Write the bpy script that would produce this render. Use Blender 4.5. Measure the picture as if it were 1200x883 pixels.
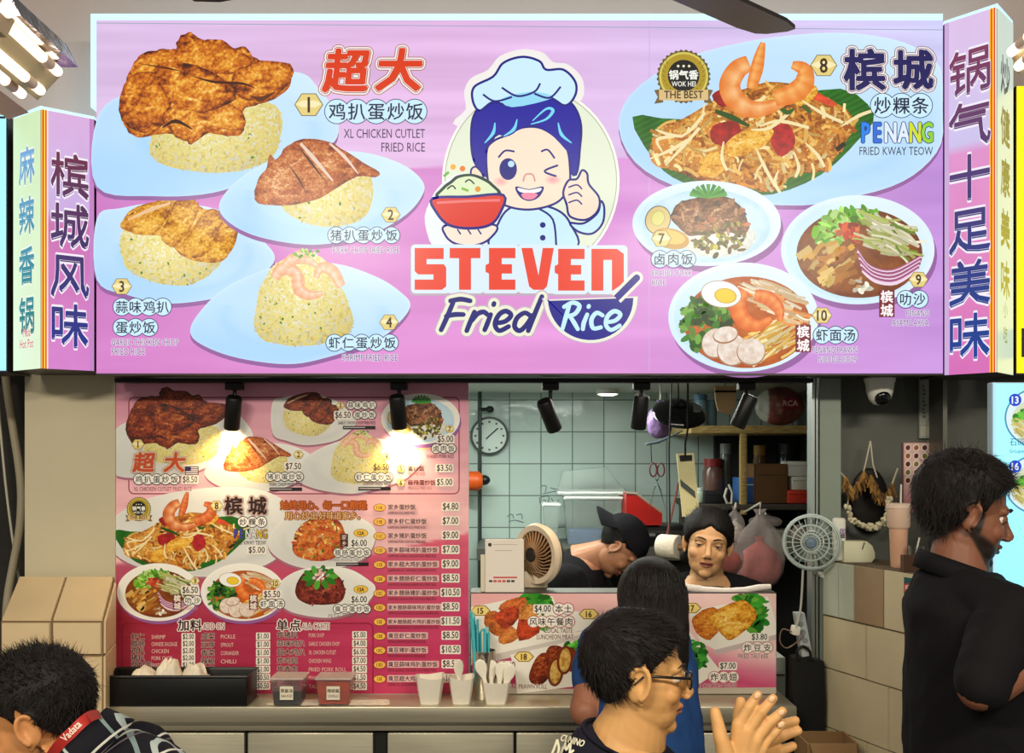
import bpy, bmesh, math, random
import numpy as np
from mathutils import Vector, Matrix, Euler

for o in list(bpy.data.objects):
    bpy.data.objects.remove(o, do_unlink=True)
SC = bpy.context.scene
COL = SC.collection
R = math.radians

# ---------------------------------------------------------------- camera, world, lights, exposure
FPX, CX, HY = 1200.0, 600.0, 533.0        # focal length, principal column and horizon row for a 1200 x 883 frame
CAMZ, CAMY = 1.70, -3.0                   # the menu board hangs on the plane y = 0
cam_d = bpy.data.cameras.new('camera')
cam = bpy.data.objects.new('camera', cam_d)
COL.objects.link(cam)
cam.location = (0, CAMY, CAMZ)
cam.rotation_euler = (R(90), 0, 0)
cam_d.sensor_fit = 'HORIZONTAL'
cam_d.sensor_width = 36.0
cam_d.lens = 36.0 * FPX / 1200.0
cam_d.shift_y = (HY - 441.5) / 1200.0
cam_d.clip_start = 0.05
SC.camera = cam

SC.view_settings.view_transform = 'Standard'
SC.view_settings.look = 'None'
SC.view_settings.exposure = 0.0
SC.view_settings.gamma = 1.0
SC.view_settings.use_curve_mapping = False
try:
    SC.cycles.use_denoising = True
    SC.cycles.max_bounces = 8
    SC.cycles.sample_clamp_indirect = 6.0
except Exception:
    pass

W = bpy.data.worlds.new('hall_air')
SC.world = W
W.use_nodes = True
W.node_tree.nodes['Background'].inputs[0].default_value = (1.0, 0.93, 0.82, 1)
W.node_tree.nodes['Background'].inputs[1].default_value = 0.27


def area(name, loc, rot, sx, sy, power, color=(1, 1, 1)):
    d = bpy.data.lights.new(name, 'AREA')
    d.shape = 'RECTANGLE'
    d.size, d.size_y, d.energy, d.color = sx, sy, power, color
    o = bpy.data.objects.new(name, d)
    COL.objects.link(o)
    o.location = loc
    o.rotation_euler = [R(a) for a in rot]
    return o


# area lights standing in for the hall's unseen ceiling tubes (behind and above the photographer), and two unseen fill lights added to brighten the kitchen
area('hall_tube_standin', (-1.3, -3.6, 3.0), (28, 0, 0), 1.3, 0.25, 76, (1.0, 0.91, 0.74))
area('hall_tube_standin', (1.3, -3.6, 3.0), (28, 0, 0), 1.3, 0.25, 76, (1.0, 0.91, 0.74))
area('hall_tube_standin', (0.0, -2.2, 3.02), (0, 0, 0), 1.3, 0.25, 16, (1.0, 0.90, 0.72))
area('kitchen_fill_light', (-0.05, 1.10, 1.975), (0, 0, 0), 0.9, 0.12, 15, (0.95, 1.0, 0.92))
area('kitchen_fill_light', (0.55, 0.25, 1.97), (0, 0, 0), 0.6, 0.10, 5, (1.0, 0.93, 0.82))


# ---------------------------------------------------------------- helpers
def P(px, py, D):
    """The point seen at image position (px, py) that lies D metres in front of the camera."""
    return Vector(((px - CX) * D / FPX, CAMY + D, CAMZ + (HY - py) * D / FPX))


def s2l(c):
    c = np.asarray(c, dtype=float) / 255.0
    return np.where(c <= 0.04045, c / 12.92, ((c + 0.055) / 1.055) ** 2.4)


def lin(c):
    return tuple(float(v) for v in s2l(c)) + (1.0,)


MATS = {}


def mat(name, col, rough=0.6, metal=0.0, spec=0.5, var=0.0, vscale=8.0, bump=0.0, bscale=40.0, trans=0.0, alpha=1.0,
        emit=None, estr=1.0, sss=0.0, col2=None, coat=0.0, ior=1.45, stretch=None):
    if name in MATS:
        return MATS[name]
    m = bpy.data.materials.new(name)
    m.use_nodes = True
    nt = m.node_tree
    b = nt.nodes['Principled BSDF']
    b.inputs['Base Color'].default_value = lin(col)
    b.inputs['Roughness'].default_value = rough
    b.inputs['Metallic'].default_value = metal
    b.inputs['Specular IOR Level'].default_value = spec
    b.inputs['IOR'].default_value = ior
    b.inputs['Transmission Weight'].default_value = trans
    b.inputs['Alpha'].default_value = alpha
    b.inputs['Coat Weight'].default_value = coat
    if sss:
        b.inputs['Subsurface Weight'].default_value = sss
        b.inputs['Subsurface Radius'].default_value = (0.012, 0.005, 0.003)
        b.inputs['Subsurface Scale'].default_value = 0.5
    if emit is not None:
        b.inputs['Emission Color'].default_value = lin(emit)
        b.inputs['Emission Strength'].default_value = estr
    tc = nt.nodes.new('ShaderNodeTexCoord')
    src = tc.outputs['Object']
    if stretch:
        mp = nt.nodes.new('ShaderNodeMapping')
        mp.inputs['Scale'].default_value = stretch
        nt.links.new(src, mp.inputs[0])
        src = mp.outputs[0]
    if var or col2 is not None:
        n = nt.nodes.new('ShaderNodeTexNoise')
        n.inputs['Scale'].default_value = vscale
        n.inputs['Detail'].default_value = 5
        nt.links.new(src, n.inputs['Vector'])
        mx = nt.nodes.new('ShaderNodeMix')
        mx.data_type = 'RGBA'
        rp = nt.nodes.new('ShaderNodeMapRange')
        rp.inputs[1].default_value = 0.3
        rp.inputs[2].default_value = 0.7
        nt.links.new(n.outputs['Fac'], rp.inputs[0])
        nt.links.new(rp.outputs[0], mx.inputs[0])
        a = np.array(lin(col))[:3]
        c2 = np.array(lin(col2))[:3] if col2 is not None else a * (1 - var)
        c1 = a if col2 is not None else np.minimum(a * (1 + var), 1)
        mx.inputs[6].default_value = (*c1, 1)
        mx.inputs[7].default_value = (*c2, 1)
        nt.links.new(mx.outputs[2], b.inputs['Base Color'])
    if bump:
        n2 = nt.nodes.new('ShaderNodeTexNoise')
        n2.inputs['Scale'].default_value = bscale
        n2.inputs['Detail'].default_value = 4
        nt.links.new(src, n2.inputs['Vector'])
        bp = nt.nodes.new('ShaderNodeBump')
        bp.inputs['Strength'].default_value = bump
        bp.inputs['Distance'].default_value = 0.01
        nt.links.new(n2.outputs['Fac'], bp.inputs['Height'])
        nt.links.new(bp.outputs[0], b.inputs['Normal'])
    MATS[name] = m
    return m


def colmat(name, emit=0.0, rough=0.5, spec=0.4, sss=0.0, bump=0.0, bscale=200):
    """A printed or naturally multi-coloured surface: its colours are the mesh's own 'Col' attribute."""
    if name in MATS:
        return MATS[name]
    m = bpy.data.materials.new(name)
    m.use_nodes = True
    nt = m.node_tree
    b = nt.nodes['Principled BSDF']
    at = nt.nodes.new('ShaderNodeAttribute')
    at.attribute_name = 'Col'
    b.inputs['Roughness'].default_value = rough
    b.inputs['Specular IOR Level'].default_value = spec
    if emit:
        nt.links.new(at.outputs['Color'], b.inputs['Emission Color'])
        b.inputs['Emission Strength'].default_value = emit
        b.inputs['Base Color'].default_value = (0.02, 0.02, 0.02, 1)
    else:
        nt.links.new(at.outputs['Color'], b.inputs['Base Color'])
    if sss:
        b.inputs['Subsurface Weight'].default_value = sss
        b.inputs['Subsurface Radius'].default_value = (0.012, 0.005, 0.003)
        b.inputs['Subsurface Scale'].default_value = 0.4
    if bump:
        tc = nt.nodes.new('ShaderNodeTexCoord')
        n2 = nt.nodes.new('ShaderNodeTexNoise')
        n2.inputs['Scale'].default_value = bscale
        nt.links.new(tc.outputs['Object'], n2.inputs['Vector'])
        bp = nt.nodes.new('ShaderNodeBump')
        bp.inputs['Strength'].default_value = bump
        bp.inputs['Distance'].default_value = 0.004
        nt.links.new(n2.outputs['Fac'], bp.inputs['Height'])
        nt.links.new(bp.outputs[0], b.inputs['Normal'])
    MATS[name] = m
    return m


def tag(o, label=None, cat=None, group=None, kind=None):
    if label:
        o['label'] = label
    if cat:
        o['category'] = cat
    if group:
        o['group'] = group
    if kind:
        o['kind'] = kind
    return o


def thing(name, label, cat, loc, group=None):
    o = bpy.data.objects.new(name, None)
    COL.objects.link(o)
    o.location = loc
    o.empty_display_size = 0.05
    return tag(o, label, cat, group)


def origin_of(p):
    v = Vector((0, 0, 0))
    while p is not None:
        v += Vector(p.location)
        p = p.parent
    return v


def link_mesh(name, verts, faces, material, parent=None, smooth=None, cols=None, label=None):
    """Link verts (world coordinates) as one mesh object under parent."""
    V = np.asarray(verts, dtype=float).reshape(-1, 3)
    if parent is not None:
        V = V - np.array(origin_of(parent))
        off = None
    else:
        lo, hi = V.min(0), V.max(0)
        off = np.array([(lo[0] + hi[0]) / 2, (lo[1] + hi[1]) / 2, lo[2]])
        V = V - off
    me = bpy.data.meshes.new(name)
    me.from_pydata([tuple(v) for v in V], [], faces)
    if cols is not None:
        at = me.color_attributes.new('Col', 'FLOAT_COLOR', 'POINT')
        c4 = np.ones((len(V), 4), dtype=np.float32)
        c4[:, :3] = cols
        at.data.foreach_set('color', c4.ravel())
    mats = material if isinstance(material, (list, tuple)) else [material]
    for m in mats:
        me.materials.append(m)
    if smooth is not None:
        me.shade_smooth()
        if smooth < 180:
            me.set_sharp_from_angle(angle=R(smooth))
    me.update()
    o = bpy.data.objects.new(name, me)
    COL.objects.link(o)
    if off is not None:
        o.location = off
    if parent is not None:
        o.parent = parent
    if label:
        o['label'] = label
    return o


def frame_of(d):
    d = Vector(d).normalized()
    a = Vector((0, 0, 1)) if abs(d.z) < 0.9 else Vector((1, 0, 0))
    u = d.cross(a).normalized()
    return u, d.cross(u).normalized()


class MB:
    """Collects solids; build() links them as one mesh object."""

    def __init__(s):
        s.v, s.f = [], []

    def raw(s, vs, fs):
        n = len(s.v)
        s.v += [tuple(v) for v in vs]
        s.f += [tuple(i + n for i in f) for f in fs]
        return s

    def box(s, c, size, rot=None, bevel=0.0, seg=2):
        bm = bmesh.new()
        bmesh.ops.create_cube(bm, size=1.0)
        for v in bm.verts:
            v.co = Vector((v.co.x * size[0], v.co.y * size[1], v.co.z * size[2]))
        if bevel:
            bmesh.ops.bevel(bm, geom=list(bm.edges), offset=min(bevel, min(size) * 0.45), segments=seg, affect='EDGES', profile=0.5)
        M = Euler([R(a) for a in rot]).to_matrix() if rot else Matrix.Identity(3)
        bm.verts.index_update()
        vs = [M @ v.co + Vector(c) for v in bm.verts]
        fs = [[v.index for v in f.verts] for f in bm.faces]
        bm.free()
        return s.raw(vs, fs)

    def box2(s, p0, p1, bevel=0.0):
        p0, p1 = Vector(p0), Vector(p1)
        return s.box((p0 + p1) / 2, [abs(p1[i] - p0[i]) for i in range(3)], bevel=bevel)

    def cone(s, p0, p1, r0, r1=None, n=20, caps=True):
        return s.tube([p0, p1], [r0, r0 if r1 is None else r1], n, caps)

    def tube(s, pts, r, n=8, caps=True, flat=1.0):
        pts = [Vector(p) for p in pts]
        rs = [r] * len(pts) if np.isscalar(r) else list(r)
        vs, fs = [], []
        u0 = None
        for i, p in enumerate(pts):
            d = (pts[min(i + 1, len(pts) - 1)] - pts[max(i - 1, 0)])
            if d.length < 1e-9:
                d = Vector((0, 0, 1))
            d.normalize()
            if u0 is None:
                u, w = frame_of(d)
            else:
                u = (u0 - d * u0.dot(d))
                u = u.normalized() if u.length > 1e-6 else frame_of(d)[0]
                w = d.cross(u)
            u0 = u
            for k in range(n):
                a = 2 * math.pi * k / n
                vs.append(p + (u * math.cos(a) + w * math.sin(a) * flat) * rs[i])
        for i in range(len(pts) - 1):
            for k in range(n):
                a, b = i * n + k, i * n + (k + 1) % n
                fs.append((a, b, b + n, a + n))
        if caps:
            fs.append(tuple(range(n))[::-1])
            fs.append(tuple(range((len(pts) - 1) * n, len(pts) * n)))
        return s.raw(vs, fs)

    def ell(s, c, r, rot=None, nu=20, nv=12):
        M = rot if isinstance(rot, Matrix) else (Euler([R(a) for a in rot]).to_matrix() if rot else Matrix.Identity(3))
        r = (r, r, r) if np.isscalar(r) else r
        vs, fs = [], []
        c = Vector(c)
        vs.append(c + M @ Vector((0, 0, r[2])))
        for j in range(1, nv):
            t = math.pi * j / nv
            for i in range(nu):
                a = 2 * math.pi * i / nu
                vs.append(c + M @ Vector((r[0] * math.sin(t) * math.cos(a), r[1] * math.sin(t) * math.sin(a), r[2] * math.cos(t))))
        vs.append(c + M @ Vector((0, 0, -r[2])))
        for i in range(nu):
            fs.append((0, 1 + i, 1 + (i + 1) % nu))
            fs.append((len(vs) - 1, 1 + (nv - 2) * nu + (i + 1) % nu, 1 + (nv - 2) * nu + i))
        for j in range(nv - 2):
            for i in range(nu):
                a, b = 1 + j * nu + i, 1 + j * nu + (i + 1) % nu
                fs.append((a, a + nu, b + nu, b))
        return s.raw(vs, fs)

    def lathe(s, prof, o, n=28, axis=(0, 0, 1), close=False):
        """prof: (radius, height) list along axis from o."""
        o, ax = Vector(o), Vector(axis).normalized()
        u, w = frame_of(ax)
        vs, fs = [], []
        for r, h in prof:
            for k in range(n):
                a = 2 * math.pi * k / n
                vs.append(o + ax * h + (u * math.cos(a) + w * math.sin(a)) * max(r, 1e-5))
        m = len(prof)
        for i in range(m - 1 + (1 if close else 0)):
            for k in range(n):
                a, b = i * n + k, i * n + (k + 1) % n
                c, d = ((i + 1) % m) * n + (k + 1) % n, ((i + 1) % m) * n + k
                fs.append((a, b, c, d))
        return s.raw(vs, fs)

    def prism(s, pts, vec):
        n = len(pts)
        vec = Vector(vec)
        vs = [Vector(p) for p in pts] + [Vector(p) + vec for p in pts]
        fs = [tuple(range(n))[::-1], tuple(range(n, 2 * n))]
        for i in range(n):
            j = (i + 1) % n
            fs.append((i, j, j + n, i + n))
        return s.raw(vs, fs)

    def loft(s, secs, n=24):
        """secs: (centre, half-axis vector u, half-axis vector w) rings, capped."""
        vs, fs = [], []
        for c, u, w in secs:
            c, u, w = Vector(c), Vector(u), Vector(w)
            for k in range(n):
                a = 2 * math.pi * k / n
                vs.append(c + u * math.cos(a) + w * math.sin(a))
        for i in range(len(secs) - 1):
            for k in range(n):
                a, b = i * n + k, i * n + (k + 1) % n
                fs.append((a, b, b + n, a + n))
        fs.append(tuple(range(n))[::-1])
        fs.append(tuple(range((len(secs) - 1) * n, len(secs) * n)))
        return s.raw(vs, fs)

    def build(s, name, material, parent=None, smooth=None, cols=None, label=None):
        return link_mesh(name, s.v, s.f, material, parent, smooth, cols, label)


def catmull(pts, k=6, closed=False):
    p = np.asarray(pts, dtype=float)
    n = len(p)
    out = []
    for i in range(n if closed else n - 1):
        g = (lambda j: p[j % n]) if closed else (lambda j: p[min(max(j, 0), n - 1)])
        a, b, c, d = g(i - 1), g(i), g(i + 1), g(i + 2)
        for t in np.linspace(0, 1, k, endpoint=False):
            out.append(0.5 * (2 * b + (c - a) * t + (2 * a - 5 * b + 4 * c - d) * t * t + (3 * b - a - 3 * c + d) * t ** 3))
    if not closed:
        out.append(p[-1])
    return np.array(out)


def voxel(mb, size, smooth=4, factor=0.5):
    """Fuse the solids of mb into one continuous skin; returns numpy verts and faces."""
    me = bpy.data.meshes.new('fuse')
    me.from_pydata(mb.v, [], mb.f)
    bm = bmesh.new()
    bm.from_mesh(me)
    bmesh.ops.recalc_face_normals(bm, faces=list(bm.faces))
    bm.to_mesh(me)
    bm.free()
    o = bpy.data.objects.new('fuse', me)
    COL.objects.link(o)
    m = o.modifiers.new('r', 'REMESH')
    m.mode = 'VOXEL'
    m.voxel_size = size
    if smooth:
        q = o.modifiers.new('s', 'SMOOTH')
        q.iterations = smooth
        q.factor = factor
    dg = bpy.context.evaluated_depsgraph_get()
    e = bpy.data.meshes.new_from_object(o.evaluated_get(dg))
    V = np.empty(len(e.vertices) * 3)
    e.vertices.foreach_get('co', V)
    F = [tuple(p.vertices) for p in e.polygons]
    bpy.data.objects.remove(o)
    bpy.data.meshes.remove(e)
    bpy.data.meshes.remove(me)
    return V.reshape(-1, 3), F


def copy_tree(o, parent=None):
    c = o.copy()
    COL.objects.link(c)
    c.parent = parent
    for ch in list(o.children):
        copy_tree(ch, c)
    return c


# ---------------------------------------------------------------- numpy noise
def _hash(ix, iy, seed):
    h = (ix.astype(np.int64) * 374761393 + iy.astype(np.int64) * 668265263 + seed * 1442695041) & 0xFFFFFFFF
    h = ((h ^ (h >> 13)) * 1274126177) & 0xFFFFFFFF
    return ((h ^ (h >> 16)) & 0xFFFFFF) / float(0xFFFFFF)


def vnoise(x, y, seed=0):
    ix, iy = np.floor(x), np.floor(y)
    fx, fy = x - ix, y - iy
    fx, fy = fx * fx * (3 - 2 * fx), fy * fy * (3 - 2 * fy)
    a, b = _hash(ix, iy, seed), _hash(ix + 1, iy, seed)
    c, d = _hash(ix, iy + 1, seed), _hash(ix + 1, iy + 1, seed)
    return (a * (1 - fx) + b * fx) * (1 - fy) + (c * (1 - fx) + d * fx) * fy


def fbm(x, y, seed=0, octs=4):
    s, a, t = 0, 0.5, 0
    for k in range(octs):
        s = s + a * vnoise(x * 2 ** k, y * 2 ** k, seed + k * 17)
        t += a
        a *= 0.55
    return s / t


def worley(x, y, seed=0):
    ix, iy = np.floor(x), np.floor(y)
    f1 = np.full(x.shape, 9.0)
    f2 = np.full(x.shape, 9.0)
    cid = np.zeros(x.shape)
    for dx in (-1, 0, 1):
        for dy in (-1, 0, 1):
            cx, cy = ix + dx, iy + dy
            d = np.hypot(cx + _hash(cx, cy, seed) - x, cy + _hash(cx, cy, seed + 5) - y)
            new = d < f1
            f2 = np.where(new, f1, np.minimum(f2, d))
            cid = np.where(new, _hash(cx, cy, seed + 9), cid)
            f1 = np.where(new, d, f1)
    return f1, f2, cid


def ramp(t, stops):
    t = np.clip(t, 0, 1)
    xs = [s[0] for s in stops]
    return np.stack([np.interp(t, xs, [s[1][k] for s in stops]) for k in range(3)], -1)


def inside(px, py, poly):
    r = np.zeros(px.shape, bool)
    n = len(poly)
    for i in range(n):
        x0, y0 = poly[i]
        x1, y1 = poly[(i + 1) % n]
        if y0 == y1:
            continue
        c = ((y0 > py) != (y1 > py)) & (px < (x1 - x0) * (py - y0) / (y1 - y0) + x0)
        r ^= c
    return r


def dist_poly(px, py, poly):
    """Nearest point and distance to the outline."""
    best = np.full(px.shape, 1e9)
    qx, qy = px.copy(), py.copy()
    n = len(poly)
    for i in range(n):
        x0, y0 = poly[i]
        x1, y1 = poly[(i + 1) % n]
        dx, dy = x1 - x0, y1 - y0
        L = dx * dx + dy * dy
        if L < 1e-12:
            continue
        t = np.clip(((px - x0) * dx + (py - y0) * dy) / L, 0, 1)
        cx, cy = x0 + t * dx, y0 + t * dy
        d = np.hypot(px - cx, py - cy)
        m = d < best
        best = np.where(m, d, best)
        qx, qy = np.where(m, cx, qx), np.where(m, cy, qy)
    return qx, qy, best


# ---------------------------------------------------------------- print artwork
GLY = {}


def glyph(body):
    if body not in GLY:
        c = bpy.data.curves.new('lettering', 'FONT')
        c.body, c.size, c.resolution_u = body, 1.0, 2
        o = bpy.data.objects.new('lettering', c)
        COL.objects.link(o)
        dg = bpy.context.evaluated_depsgraph_get()
        m = bpy.data.meshes.new_from_object(o.evaluated_get(dg))
        v = np.array([(q.co.x, q.co.y) for q in m.vertices]).reshape(-1, 2)
        f = [tuple(p.vertices) for p in m.polygons]
        bpy.data.objects.remove(o)
        bpy.data.curves.remove(c)
        bpy.data.meshes.remove(m)
        GLY[body] = (v, f)
    return GLY[body]


class Art:
    """Flat printed artwork in photograph-like 2-D units, laid on a surface by map(px, py, lift)."""
    PITCH = 0.000006

    def __init__(s, mp, lay=0):
        s.mp, s.lay, s.base = mp, lay, None
        s.V, s.F, s.C, s.n = [], [], [], 0
        s.T = (1.0, 0.0, 1.0, 0.0)

    def fresh(s):
        """Start an element that overlaps nothing else of this sheet: back to the sheet's own level."""
        if s.base is not None:
            s.lay = s.base
        return s

    def at(s, sx=1.0, tx=0.0, sy=1.0, ty=0.0):
        s.T = (sx, tx, sy, ty)
        return s

    def _put(s, xy, faces, col, lift=None):
        xy = np.asarray(xy, float).reshape(-1, 2)
        if lift is None:
            s.lay += 1
            lift = s.lay
        X, Y = xy[:, 0] * s.T[0] + s.T[1], xy[:, 1] * s.T[2] + s.T[3]
        s.V.append(s.mp(X, Y, np.broadcast_to(np.asarray(lift, float) * s.PITCH, X.shape)))
        n = s.n
        s.F += [tuple(i + n for i in f) for f in faces]
        c = np.asarray(col, float)
        s.C.append(np.broadcast_to(s2l(np.clip(c, 0, 255)), (len(xy), 3)))
        s.n += len(xy)

    def poly(s, pts, col, k=0, closed=True):
        p = catmull(pts, k, True) if k else np.asarray(pts, float)
        s._put(p, [tuple(range(len(p)))], col)

    def rect(s, x0, y0, x1, y1, col, r=0):
        s.poly(rrect(x0, y0, x1, y1, r), col)

    def raster(s, pts, fn, step=1.1, k=0, jit=0.0, seed=0, jf=0.25):
        p = catmull(pts, k, True) if k else np.asarray(pts, float)
        if jit:
            ctr = p.mean(0)
            d = p - ctr
            L = np.hypot(d[:, 0], d[:, 1])[:, None] + 1e-9
            nz = fbm(p[:, 0] * jf, p[:, 1] * jf, seed, 3)[:, None] - 0.5
            p = p + d / L * nz * jit * 2
        st = step / abs(s.T[0])
        x0, y0 = p.min(0)
        x1, y1 = p.max(0)
        nx, ny = max(2, int((x1 - x0) / st) + 2), max(2, int((y1 - y0) / st) + 2)
        gx, gy = np.meshgrid(np.linspace(x0, x1, nx), np.linspace(y0, y1, ny))
        ins = inside(gx, gy, p)
        anyc = ins[:-1, :-1] | ins[1:, :-1] | ins[:-1, 1:] | ins[1:, 1:]
        used = np.zeros(ins.shape, bool)
        for a in (slice(0, -1), slice(1, None)):
            for b in (slice(0, -1), slice(1, None)):
                used[a, b] |= anyc
        out = used & ~ins
        X, Y = gx.copy(), gy.copy()
        if out.any():
            qx, qy, _ = dist_poly(gx[out], gy[out], p)
            X[out], Y[out] = qx, qy
        idx = -np.ones(ins.shape, int)
        idx[used] = np.arange(used.sum())
        jj, ii = np.nonzero(anyc)
        faces = list(zip(idx[jj, ii], idx[jj, ii + 1], idx[jj + 1, ii + 1], idx[jj + 1, ii]))
        faces = [tuple(int(q) for q in f) for f in faces]
        xs, ys = X[used], Y[used]
        s._put(np.stack([xs, ys], -1), faces, fn(xs, ys, p))

    def many(s, polys, cols, levels=30):
        """Many small overlapping shapes, each on a sub-level of its own."""
        s.lay += 1
        for i, (p, c) in enumerate(zip(polys, cols)):
            s._put(p, [tuple(range(len(p)))], c, s.lay + (i % levels) / levels * 9.0)
        s.lay += 9

    def ell(s, cx, cy, rx, ry, col, rot=0, n=28):
        s.poly(ellpts(cx, cy, rx, ry, rot, n), col)

    def ribbon(s, pts, w, col, k=5, lift=None):
        p, f = ribbon_pts(pts, w, k)
        s._put(p, f, col, lift)

    def ribbons(s, items, levels=30):
        s.lay += 1
        for i, (pts, w, c) in enumerate(items):
            p, f = ribbon_pts(pts, w, 4)
            s._put(p, f, c, s.lay + (i % levels) / levels * 9.0)
        s.lay += 9

    def text(s, body, x, y, size, col, align='L', bold=0.0, cond=1.0, rot=0, shear=0.0, width=None, col2=None, stretch=1.0):
        v, f = glyph(body)
        if not len(v):
            return
        v = v.copy()
        w0, w1 = v[:, 0].min(), v[:, 0].max()
        if width:
            cond = width / ((w1 - w0) * size)
        v[:, 0] -= {'L': w0, 'R': w1, 'C': (w0 + w1) / 2}[align]
        t = np.clip((v[:, 1] + 0.05) / 0.85, 0, 1)[:, None]
        v[:, 0] = (v[:, 0] + shear * v[:, 1]) * size * cond
        v[:, 1] = -v[:, 1] * size * stretch
        if rot:
            c, q = math.cos(R(rot)), math.sin(R(rot))
            v = np.stack([v[:, 0] * c - v[:, 1] * q, v[:, 0] * q + v[:, 1] * c], -1)
        v = v + np.array([x, y])
        cc = col if col2 is None else np.asarray(col2) * (1 - t) + np.asarray(col) * t
        s.lay += 1
        lift = s.lay
        if bold:                                   # a heavier stroke: the letter swept round a small circle
            rr, kk = bold * size, (20 if bold > .06 else 8 if bold > .02 else 4)
            ax = 1.0 / abs(s.T[0]) * abs(s.T[2])
            for k in range(kk):
                an = 2 * math.pi * k / kk + .4
                s._put(v + np.array([math.cos(an) * rr * (ax if ax > 1.5 or ax < .67 else 1), math.sin(an) * rr]), f, cc, lift + k * .4)
        s._put(v, f, cc, lift + 5)
        s.lay += 5

    def han(s, ch, cx, cy, size, col, bold=0.0, outline=None, sx=1.0, shear=0.0, col2=None):
        """Chinese lettering centred on (cx, cy)."""
        for c, b in (outline or []):
            s.text(ch, cx, cy + size * 0.38, size, c, 'C', b, sx, 0, shear)
        s.text(ch, cx, cy + size * 0.38, size, col, 'C', bold, sx, 0, shear, None, col2)

    def build(s, name, material, parent=None, label=None):
        V, C = np.concatenate(s.V), np.concatenate(s.C)
        return link_mesh(name, V, s.F, material, parent, None, C, label)


def ellpts(cx, cy, rx, ry, rot=0, n=28):
    a = np.linspace(0, 2 * math.pi, n, endpoint=False)
    x, y = rx * np.cos(a), ry * np.sin(a)
    c, q = math.cos(R(rot)), math.sin(R(rot))
    return np.stack([cx + x * c - y * q, cy + x * q + y * c], -1)


def rrect(x0, y0, x1, y1, r=0):
    if not r:
        return np.array([(x0, y0), (x1, y0), (x1, y1), (x0, y1)], float)
    out = []
    for cx, cy, a0 in ((x1 - r, y0 + r, -90), (x1 - r, y1 - r, 0), (x0 + r, y1 - r, 90), (x0 + r, y0 + r, 180)):
        for t in range(0, 91, 18):
            out.append((cx + r * math.cos(R(a0 + t)), cy + r * math.sin(R(a0 + t))))
    return np.array(out)


def ribbon_pts(pts, w, k=5):
    p = catmull(pts, k) if k and len(pts) > 2 else np.asarray(pts, float)
    n = len(p)
    ws = np.full(n, w, float) if np.isscalar(w) else np.interp(np.linspace(0, 1, n), np.linspace(0, 1, len(w)), w)
    t = np.gradient(p, axis=0)
    L = np.hypot(t[:, 0], t[:, 1])[:, None] + 1e-9
    nrm = np.stack([-t[:, 1], t[:, 0]], -1) / L
    a, b = p + nrm * ws[:, None] / 2, p - nrm * ws[:, None] / 2
    v = np.concatenate([a, b])
    return v, [(i, i + 1, n + i + 1, n + i) for i in range(n - 1)]
# ---------------------------------------------------------------- the printed dishes
RNG = np.random.RandomState(7)
NAVY = (22, 24, 110)
INK = (28, 26, 60)


def mixc(a, b, t):
    t = np.asarray(t)[..., None] if np.ndim(t) else t
    return np.asarray(a, float) * (1 - t) + np.asarray(b, float) * t


def plate(a, pts, hi=(214, 239, 255), lo=(174, 217, 252), rim=None, k=5, sh=(150, 95, 160), shd=5):
    """A pale glazed plate, with its printed shadow under it."""
    pts = np.asarray(pts, float)
    if shd:
        a.poly(pts + np.array([0, shd]), sh, k)
    c = pts.mean(0)
    ext = (pts.max(0) - pts.min(0)) / 2

    def fn(x, y, p):
        u, v = (x - c[0]) / ext[0], (y - c[1]) / ext[1]
        r = np.hypot(u, v)
        t = 0.45 + 0.35 * v - 0.2 * u + 0.25 * fbm(u * 1.5 + 9, v * 1.5, 3, 2)
        t = t + 0.25 * np.exp(-((r - 0.72) / 0.07) ** 2) * np.where(v > -0.2, 1, 0.3)
        _, _, d = dist_poly(x, y, p)
        t = t - 0.35 * np.exp(-d / 1.6)
        return mixc(hi, lo, np.clip(t, 0, 1))
    a.raster(pts, fn, 2.0, k)


FRIED = [(0, (64, 22, 8)), (0.2, (128, 52, 10)), (0.42, (188, 92, 18)), (0.62, (222, 134, 30)), (0.82, (244, 178, 62)), (1, (255, 224, 140))]
GOLD = [(0, (120, 58, 12)), (0.25, (182, 106, 20)), (0.5, (228, 160, 38)), (0.75, (246, 196, 78)), (1, (255, 236, 170))]
DARKRED = [(0, (36, 8, 6)), (0.3, (88, 24, 12)), (0.55, (134, 46, 18)), (0.8, (178, 84, 34)), (1, (222, 150, 82))]
BRICK = [(0, (96, 30, 12)), (0.3, (158, 66, 26)), (0.6, (196, 106, 48)), (0.85, (226, 156, 92)), (1, (250, 214, 170))]


def fried(a, pts, stops=FRIED, sc=9.0, seed=1, jit=2.5, edge=0.35, k=4, step=1.05, dirs=(-0.6, -0.8), slices=None, gain=1.0):
    def fn(x, y, p):
        def h(xx, yy):
            b = 1 - np.abs(2 * fbm(xx / (sc * 2.4), yy / (sc * 1.7), seed, 3) - 1)
            w = worley(xx / (sc * .55), yy / (sc * .55), seed + 3)[0]
            return b * .75 - 0.22 * w + 0.22 * fbm(xx / (sc * .25), yy / (sc * .25), seed + 8, 3)
        e = sc * 0.12
        h0 = h(x, y)
        g = ((h(x + e, y) - h0) * dirs[0] + (h(x, y + e) - h0) * dirs[1]) / e * sc
        _, _, d = dist_poly(x, y, p)
        t = 0.59 + (h0 - 0.58) * 0.75 * gain + np.clip(g * 0.20, -.4, .4) * gain - edge * np.exp(-d / 4.0)
        t = t + 0.16 * (fbm(x / (sc * 4), y / (sc * 4), seed + 21, 2) - 0.5) * 2
        t = t + (_hash(np.floor(x * 1.3), np.floor(y * 1.3), seed) - 0.5) * 0.16
        return ramp(t, stops)
    a.raster(pts, fn, step, k, jit, seed)


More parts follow.
